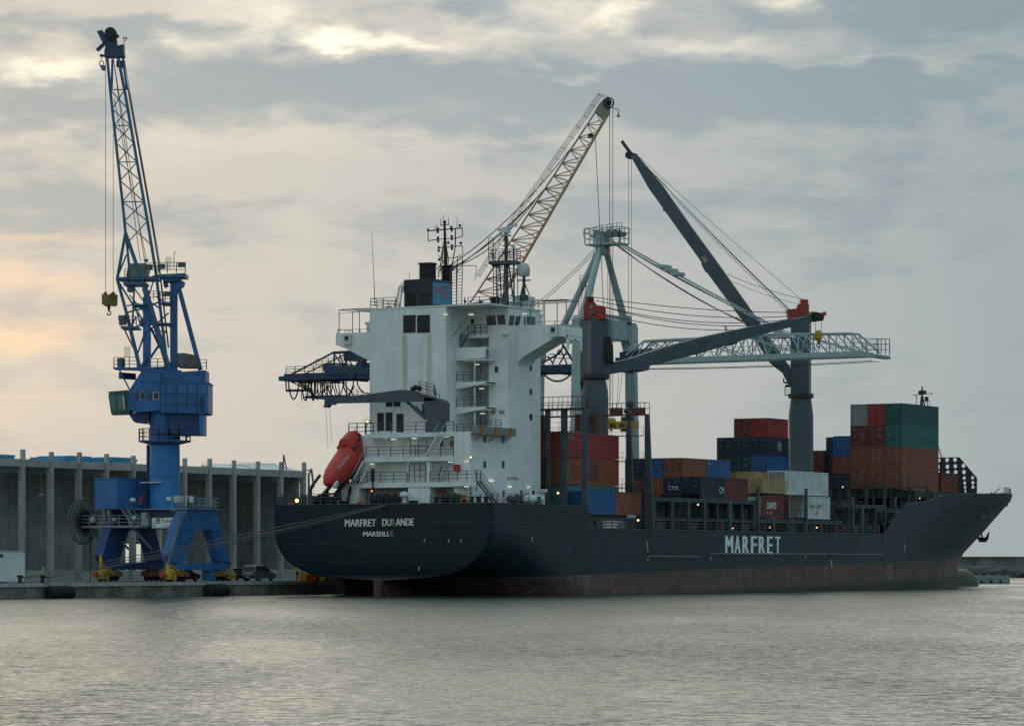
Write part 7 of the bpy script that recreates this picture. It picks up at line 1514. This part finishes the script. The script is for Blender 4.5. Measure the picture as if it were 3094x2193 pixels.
mb.poly([D3(x, y, -1.4) for x, y in ((482, 836), (545, 833), (538, 846), (512, 852), (490, 846))], FV*2.8); mb.poly([D3(x, y, -1) for x, y in ((492, 850), (500, 848), (505, 860), (495, 867))], FV*2); mb.build('tower_platform', JIBB, bc)
mb = MB(); mb.poly([D3(x, y, -1.5) for x, y in ((388, 796), (441, 795), (444, 836), (381, 836))], FV*2.6); mb.poly([D3(x, y, -1.2) for x, y in ((384, 862), (405, 850), (402, 880), (384, 880))], FV*1.6); mb.poly([D3(x, y, -1) for x, y in ((432, 784), (446, 782), (444, 790), (436, 790))], FV*.8); mb.poly([D3(x, y, -1) for x, y in ((424, 960), (455, 960), (450, 985), (424, 985))], FV*1.5); mb.build('rope_winch', mat('winch_grey', (.16, .18, .19), .6, var=.3), bc)
mb = SB(); mb.rail([D3(377, 838, -1.6), D3(390, 838, -1.6)], .9, .7, .03); mb.rail([D3(452, 826, -1.6), D3(560, 825, -1.6), D3(560, 825, 1.6)], 1.1, .9, .035, 3); mb.rail([D3(366, 985, -1.6), D3(412, 985, -1.6)], 1.0, .8, .035); mb.rail([D3(484, 912, -1.6), D3(514, 912, -1.6)], 1.05, .6, .035); mb.rail([D3(450, 905, -1.6), D3(478, 905, -1.6)], .9, .6, .03)
mb.tube(D3(525, 810, 0), D3(526, 762, 0), .04, 5); mb.tube(D3(526, 762, 0), D3(533, 760, 0), .04, 5)
for x, y in ((549, 800), (487, 805), (450, 807), (505, 888), (369, 960), (371, 975)): p = D3(x, y, -1.7); mb.box(p.x-.35, p.x+.35, p.y-.2, p.y+.2, p.z-.25, p.z+.25)
mb.build('tower_railing', RAILM, bc)
mb = MB()
for x, y0_, y1_ in ((500, 777, 812), (376, 1047, 1080)):
    for k in range(6): mb.bar(D3(x+3.4*k, y0_, -1.2), D3(x+3.4*k, y1_, -1.2), .025)
    for k in range(6): mb.bar(D3(x, lerp(y0_, y1_, k/5), -1.2), D3(x+17, lerp(y0_, y1_, k/5), -1.2), .025)
mb.build('antenna_grid', GREYM, bc)
mb = MB()
for x0, y0_, x1, y1_ in ((393, 893, 470, 985), (405, 870, 445, 925), (378, 1000, 415, 1075)): mb.ladder(D3(x0, y0_, -.4), D3(x1, y1_, -.4), .8, FV, 14, .05)
mb.build('tower_stairs', JIBB, bc)
# jib
jl = [(324, 176), (333, 272), (374, 648), (379, 704)]; jr = [(357, 176), (376, 272), (442, 648), (470, 815), (506, 1112)]
jd = lambda y: .5+.9*min(1, max(0, (y-176)/500))
mb = MB()
for sg in (-1, 1):
    J = lambda x, y: D3(x, y, sg*jd(y))
    for A, r in ((jl, .15), (jr, .16)):
        for a, b in zip(A, A[1:]): mb.tube(J(*a), J(*b), r, 8)
    mb.tube(J(379, 704), J(354, 842), .16, 8); mb.tube(J(354, 842), J(382, 945), .17, 8); mb.tube(J(382, 945), J(424, 1118), .2, 8)
    mb.tube(J(379, 704), J(437, 870), .2, 8); mb.tube(J(437, 870), J(511, 1118), .3, 8); mb.tube(J(380, 700), J(390, 805), .14, 6)
    mb.tube(J(340, 180), J(337, 272), .13, 8); mb.tube(J(371, 178), J(384, 272), .13, 8)
    for x0, y0_, x1, y1_, r in ((356, 840, 437, 840, .12), (354, 845, 436, 975, .11), (381, 945, 437, 930, .1), (356, 835, 382, 770, .09), (405, 880, 400, 985, .11), (405, 910, 425, 985, .09), (383, 924, 420, 918, .08), (420, 1116, 513, 1112, .22), (424, 1116, 444, 1080, .2), (450, 840, 478, 830, .1), (395, 1000, 440, 970, .1), (437, 930, 487, 910, .1), (437, 930, 470, 830, .08), (440, 1000, 415, 1070, .1)): mb.tube(J(x0, y0_), J(x1, y1_), r, 6)
mb.build('jib_chord', JIBB, bc)
mb = MB(); jy = [272, 330, 380, 432, 490, 546, 610, 668, 740]
def jx(tab, y): return interp([(b, a) for a, b in tab], y)
for i, (a, b) in enumerate(zip(jy, jy[1:])):
    for sg in (-1, 1):
        q = lambda tab, y: D3(jx(tab, y) if y < 704 or tab is jr else 379, y, sg*jd(y))
        mb.tube(q(jl, a), q(jr, b), .06, 5); mb.tube(q(jr, a), q(jl, b), .06, 5)
        if i % 2 == 0: mb.tube(q(jl, a), q(jr, a), .06, 5)
    mb.tube(D3(jx(jl, a), a, -jd(a)), D3(jx(jl, a), a, jd(a)), .05, 5); mb.tube(D3(jx(jr, a), a, -jd(a)), D3(jx(jr, b), b, jd(b)), .05, 5)
mb.build('jib_bracing', JIBB, bc)
mb = MB(); mb.path([D3(372, 200, 1), D3(389, 280, 1), D3(455, 650, 1), D3(482, 812, 1), D3(509, 1050, 1)], .09, 6); mb.build('jib_pipe', mat('pipe_brown', (.14, .11, .09), .6), bc)
mb = MB(); mb.poly([D3(x, y, -.7) for x, y in ((315, 155), (320, 128), (350, 130), (356, 138), (372, 134), (375, 170), (357, 172), (315, 172))], FV*1.4); mb.poly([D3(x, y, -.3) for x, y in ((292, 95), (309, 91), (325, 120), (320, 128), (308, 127))], FV*.6); mb.bar(D3(293, 154, 0), D3(318, 130, 0), .35); mb.bar(D3(302, 168, 0), D3(318, 170, 0), .25); mb.bar(D3(340, 120, 0), D3(359, 108, 0), .3); mb.build('jib_head', mat('jib_head_blue', (.035, .07, .13), .5, var=.3), bc)
mb = MB(); mb.lathe(D3(333, 100, -.6), [(.35, 0), (.6, .02), (.6, .1), (.35, .12), (.35, .9), (.6, .92), (.6, 1.0), (.35, 1.02)], 20, FV); mb.poly([D3(x, y, -.5) for x, y in ((319, 108), (350, 104), (352, 132), (322, 132))], FV*1.0); mb.build('jib_sheave', mat('sheave_black', (.03, .025, .024), .6, rust=.4), bc)
mb = SB(); mb.tube(D3(375, 162, 0), D3(375, 114, 0), .04, 5); mb.tube(D3(381, 120, 0), D3(381, 114, 0), .1, 5); mb.tube(D3(374, 118, 0), D3(374, 112, 0), .07, 5); mb.bar(D3(374, 126, 0), D3(382, 122, 0), .05); mb.box(D3(358, 0).x, D3(372, 0).x, D3(365, 0).y-.5, D3(365, 0).y+.5, D3(0, 205).z, D3(0, 185).z); mb.build('jib_anemometer', BLACK, bc)
mb = MB(); a = D3(306, 172, 0); mb.tube(a, D3(306, 183, 0), .04, 5); mb.poly([D3(x, y, -.4) for x, y in ((299, 196), (317, 198), (317, 212), (307, 211))], FV*.8); mb.path([D3(300, 196, 0), D3(303, 185, 0), D3(312, 186, 0), D3(314, 198, 0)], .05, 5); mb.build('jib_lamp', GREYM, bc)
mb = SB(); mb.tube(D3(319, 172, 0), D3(319, 886, 0), .035, 4); mb.tube(D3(342, 405, 0), D3(342, 886, 0), .035, 4)
for (xa, ya), (xb, yb) in (((343, 178), (424, 790)), ((343, 178), (438, 795)), ((345, 300), (445, 800)), ((374, 172), (487, 815))): mb.tube(D3(xa, ya, .2), D3(xb, yb, .2), .035, 4)
mb.build('hoist_rope', WIRE, bc)
mb = MB(); mb.poly([D3(x, y, -.55) for x, y in ((307, 889), (313, 888), (321, 891), (329, 890), (336, 885), (347, 888), (352, 890), (351, 920), (344, 924), (330, 922), (316, 924), (308, 919))], FV*1.1)
for x in (318.5, 342): mb.lathe(D3(x, 887, -.12), [(.2, 0), (.2, .24)], 10, FV)
mb.bar(D3(324, 894, -.58), D3(344, 895, -.58), .05); mb.build('hook_block', mat('hook_yellow_brown', (.24, .16, .04), .6, var=.4, rust=.4), bc)
mb = MB(); mb.tube(D3(329, 922, 0), D3(329, 935, 0), .16, 8); mb.tube(D3(329, 935, 0), D3(329, 941, 0), .1, 8); mb.path([D3(329+6*math.sin(a_*.7), 946+6*-math.cos(a_*.7), 0) for a_ in range(0, 8)], .07, 6); mb.build('cargo_hook', mat('hook_brown', (.10, .05, .03), .6), bc)
# ------------------------------------------------------------------ vehicles on the quay, noses along the quay away from us
def car(t_, s_, W_, prof, wins, roofz, body, label, wb, wr=.31, group=None):
    # prof: side outline (y from the rear bumper, z); wins: glass outlines on the side
    o = thing('parked_car', label, 'car', (t_, s_, QZ), group); B = lambda y, z, x: Vector((t_+x, s_+y, QZ+z)); h = W_/2
    def inset(z): return h-(0 if z < .85 else .16*(z-.85)/(roofz-.85))
    mb = MB(); n = len(prof); mb.v = [B(y, z, -inset(z)) for y, z in prof]+[B(y, z, inset(z)) for y, z in prof]
    mb.f = [tuple(range(n))[::-1], tuple(range(n, 2*n))]+[(i, (i+1) % n, n+(i+1) % n, n+i) for i in range(n)]
    me = mb.build('body', body, o)
    bv = me.modifiers.new('bevel', 'BEVEL'); bv.width = .05; bv.segments = 2; bv.limit_method = 'ANGLE'
    for w_ in wins:
        for sg in (-1, 1):
            mb = MB(); mb.poly([B(y, z, sg*(inset(z)+.002)) for y, z in w_], (sg*.012, 0, 0)); mb.build('side_window', GLASS, o)
    # rear glass follows the rear slope, windscreen the front one
    ry = lambda z: interp([(z_, y_) for y_, z_ in sorted(prof[-3:], key=lambda q: q[1])], z)
    z0, z1 = .98, roofz-.16; mb = MB(); mb.add([B(ry(z0)-.012, z0, -inset(z0)+.14), B(ry(z0)-.012, z0, inset(z0)-.14), B(ry(z1)-.012, z1, inset(z1)-.12), B(ry(z1)-.012, z1, -inset(z1)+.12)], [(0, 1, 2, 3)]); mb.build('rear_window', GLASS, o)
    for sg in (-1, 1):
        mb = MB(); y = ry(.85)-.015; mb.box(t_+sg*(h-.12)-.09, t_+sg*(h-.12)+.09, s_+y-.03, s_+y+.1, QZ+.68, QZ+1.0); mb.build('tail_light', mat('tail_red', (.30, .03, .025), .3), o)
        for yw in wb:
            mb = MB(); x = sg*(h-.1); mb.lathe((t_+x-.11, s_+yw, QZ+wr), [(wr*.55, 0), (wr*.96, .01), (wr, .05), (wr, .17), (wr*.96, .21), (wr*.55, .22)], 18, (1, 0, 0)); wl = mb.build('wheel', BLACKR, o)
            mb = MB(); mb.lathe((t_+x+sg*.115-.012, s_+yw, QZ+wr), [(wr*.55, 0), (wr*.5, .024)], 14, (1, 0, 0)); mb.build('wheel_rim', GREYM, wl)
    mb = MB(); mb.box(t_-h+.05, t_+h-.05, s_-.06, s_+.1, QZ+.32, QZ+.55); mb.build('bumper', BLACKR, o)
    mb = MB(); mb.box(t_-.26, t_+.26, s_-.075, s_-.061, QZ+.40, QZ+.51); mb.build('number_plate', mat('plate_pale', (.5, .5, .45), .5), o)
    return o
MPV = [(.05, .3), (3.9, .28), (4.15, .5), (4.12, .78), (3.25, 1.0), (2.35, 1.62), (1.9, 1.70), (.35, 1.68), (.12, 1.05), (.0, .75)]
MW = [[(.42, 1.06), (1.2, 1.06), (1.2, 1.58), (.5, 1.58)], [(1.27, 1.06), (2.1, 1.06), (2.1, 1.58), (1.27, 1.58)], [(2.17, 1.06), (2.95, 1.06), (2.35, 1.52), (2.17, 1.57)]]
HAT = [(.05, .28), (3.7, .26), (3.95, .45), (3.9, .72), (2.95, .92), (2.15, 1.40), (1.6, 1.46), (.6, 1.40), (.1, 1.0), (.0, .7)]
HW = [[(.75, .98), (1.5, .98), (1.5, 1.36), (.9, 1.34)], [(1.58, .98), (2.6, .98), (2.1, 1.33), (1.6, 1.37)]]
SILV = mat('silver_car_paint', (.20, .205, .21), .3, .5, .05); DARKC = mat('dark_car_paint', (.022, .025, .03), .3, .3, .05)
t_ = -18.6; car(t_, S(769, t_+.85), 1.78, MPV, MW, 1.7, SILV, 'silver grey people carrier parked on the quay edge under the ship stern', (.75, 3.2))
t_ = -21.0; car(t_, S(700, t_+.85), 1.7, HAT, HW, 1.45, DARKC, 'dark hatchback behind the yellow bogie beside the silver people carrier', (.65, 3.1), .29)
t_ = -20.3; car(t_, S(540, t_+.85), 1.7, HAT, HW, 1.45, DARKC, 'dark hatchback between the two sea side feet of the blue crane', (.65, 3.1), .29)
# ------------------------------------------------------------------ white cabin at the left edge
a0, a1 = S(-40, -20.0), S(30, -20.0); tc = -20.0
cb = thing('site_cabin', 'white site cabin standing on the quay at the left edge', 'cabin', (tc-1.2, (a0+a1)/2, QZ))
zt = Z(1667, tc, a0+2); s0 = a0
sAft = S(22, tc)-4.0
mb = MB(); mb.box(T(-45, sAft), tc, sAft, sAft+6, QZ+.15, zt-.1); mb.build('wall', WHITE2, cb)
mb = MB(); mb.box(T(-45, sAft)-.1, tc+.1, sAft-.1, sAft+6.1, zt-.099, zt+.12); mb.build('roof', mat('cabin_roof_grey', (.36, .39, .39), .6, var=.15), cb)
mb = MB(); c = T(15, sAft); mb.box(T(-45, sAft)+.3, c-.2, sAft-.03, sAft-.002, zt-.55, zt-.2); mb.build('window', GLASS, cb)
mb = MB(); mb.box(tc+.002, tc+.04, sAft+1, sAft+2, QZ+.2, zt-.5); mb.build('door', mat('door_grey', (.42, .45, .45), .5), cb)
mb = MB()
for d in (.2, 3, 5.8): mb.box(T(-45, sAft)+.2, tc-.1, sAft+d-.1, sAft+d+.1, QZ+.031, QZ+.149)
mb.build('skid', DECKD, cb)
# small yellow and red reels on the quay under the stern
for x, m_, lab in ((922, YEL, 'yellow rope reel on the quay just left of the red one under the stern'), (953, REDF, 'red rope reel on the quay under the overhanging stern'), (978, YEL, 'yellow rope reel on the quay right of the red one under the stern')):
    p = PD(x, 1700, 352); p.z = QZ; mb = MB(); mb.lathe(p+Vector((0, -.45, .5)), [(.5, 0), (.5, .08), (.28, .09), (.28, .8), (.5, .81), (.5, .9)], 16, (0, 1, 0)); mb.box(p.x-.5, p.x+.5, p.y-.4, p.y+.4, p.z+.03, p.z+.12)
    tag(mb.build('rope_reel', m_, None, False, p), lab, 'reel', 'rope reels under the stern')
# street lamp head inside the shed bay
p = PT(124, 1490, SH-3); mb = MB(); mb.tube((p.x, p.y, p.z), (p.x, p.y, zbm1-.6), .04, 6); mb.lathe(p-UP*.25, [(.45, 0), (.3, .2), (.08, .3)], 14); tag(mb.build('hanging_lamp', mat('lamp_enamel', (.55, .55, .5), .4), None, False, p), 'white enamel lamp hanging under the warehouse roof in the second bay', 'lamp')
p = PT(130, 1725, SH+3); mb = MB(); mb.lathe((p.x, p.y, QZ), [(.14, 0), (.14, 1.35), (.1, 1.5)], 10); tag(mb.build('marker_post', mat('post_cream_black', (.42, .38, .24), .6, var=.3), None, False, (p.x, p.y, QZ)), 'pale marker post on the quay in front of the warehouse low wall', 'post')
# ------------------------------------------------------------------ docker in a yellow jacket
def person(p, faceyaw, label, jacket, trousers, hgt=1.76):
    o = thing('person', label, 'person', tuple(p)); k = hgt/1.76; Rz = Matrix.Rotation(faceyaw, 3, 'Z')
    def skin(nm, joints, edges, m):
        me = bpy.data.meshes.new(nm); me.from_pydata([tuple(Rz @ (Vector(j[0])*k)) for j in joints], edges, []); b = bpy.data.objects.new(nm, me); SC.collection.objects.link(b); b.parent = o; WL[b.name] = Vector(p)
        md = b.modifiers.new('skin', 'SKIN')
        for i, j in enumerate(joints): me.skin_vertices[0].data[i].radius = (j[1]*k, j[2]*k)
        me.skin_vertices[0].data[0].use_root = True; sb = b.modifiers.new('sub', 'SUBSURF'); sb.levels = sb.render_levels = 2; me.materials.append(m); return b
    J = [((0, 0, .95), .15, .11), ((0, 0, 1.2), .16, .11), ((0, 0, 1.42), .17, .10), ((0, .01, 1.52), .06, .06), ((0, .02, 1.64), .085, .10), ((0, .02, 1.74), .07, .085),
         ((-.20, 0, 1.42), .065, .065), ((-.27, .02, 1.15), .05, .05), ((-.27, .14, .93), .038, .038), ((-.265, .18, .85), .035, .03), ((.20, 0, 1.42), .065, .065), ((.27, .02, 1.15), .05, .05), ((.24, .2, 1.0), .038, .038), ((.22, .27, .98), .035, .03),
         ((-.10, 0, .86), .10, .10), ((-.12, .03, .48), .07, .07), ((-.13, -.02, .09), .05, .05), ((-.13, .14, .04), .04, .035), ((.10, 0, .86), .10, .10), ((.12, .05, .48), .07, .07), ((.13, .05, .09), .05, .05), ((.13, .2, .04), .04, .035)]
    E_ = [(0, 1), (1, 2), (2, 3), (3, 4), (4, 5), (2, 6), (6, 7), (7, 8), (8, 9), (2, 10), (10, 11), (11, 12), (12, 13), (0, 14), (14, 15), (15, 16), (16, 17), (0, 18), (18, 19), (19, 20), (20, 21)]
    skin('body', J, E_, mat('skin_tone', (.30, .17, .11), .6, var=.05))
    skin('jacket', [((0, 0, .84), .19, .14), ((0, 0, 1.15), .18, .135), ((0, 0, 1.40), .19, .125), ((0, 0, 1.48), .09, .085), ((-.21, 0, 1.42), .085, .085), ((-.275, .02, 1.15), .07, .07), ((-.275, .12, .96), .06, .06), ((.21, 0, 1.42), .085, .085), ((.275, .02, 1.15), .07, .07), ((.245, .18, 1.02), .06, .06)], [(0, 1), (1, 2), (2, 3), (2, 4), (4, 5), (5, 6), (2, 7), (7, 8), (8, 9)], jacket)
    skin('trousers', [((0, 0, .92), .165, .125), ((-.10, 0, .84), .115, .115), ((-.12, .03, .48), .085, .085), ((-.13, -.02, .12), .075, .075), ((.10, 0, .84), .115, .115), ((.12, .05, .48), .085, .085), ((.13, .05, .12), .075, .075)], [(0, 1), (1, 2), (2, 3), (0, 4), (4, 5), (5, 6)], trousers)
    q = Rz @ Vector((0, .02, 1.70)); mb = MB(); mb.lathe(Vector(p)+q*k, [(.13, 0), (.125, .04), (.09, .11), (.03, .14)], 14); mb.build('helmet', mat('helmet_white', (.6, .6, .58), .4), o, True)
    for sx in (-.035, .035): mb = MB(); q = Rz @ Vector((sx, .115, 1.65)); mb.ball(Vector(p)+q*k, .012, 6); mb.build('eye', BLACK, o)
    mb = MB(); mb.ball(Vector(p)+(Rz @ Vector((0, .125, 1.615)))*k, .018, 6); mb.build('nose', MATS['skin_tone'], o)
p = PD(898, 1700, 362); p.z = QZ
person(p, R(120), 'person in a bright yellow jacket and dark trousers standing on the quay behind the stern', mat('hi_vis_yellow', (.45, .55, .06), .6, var=.1), mat('dark_cloth', (.02, .022, .03), .8))
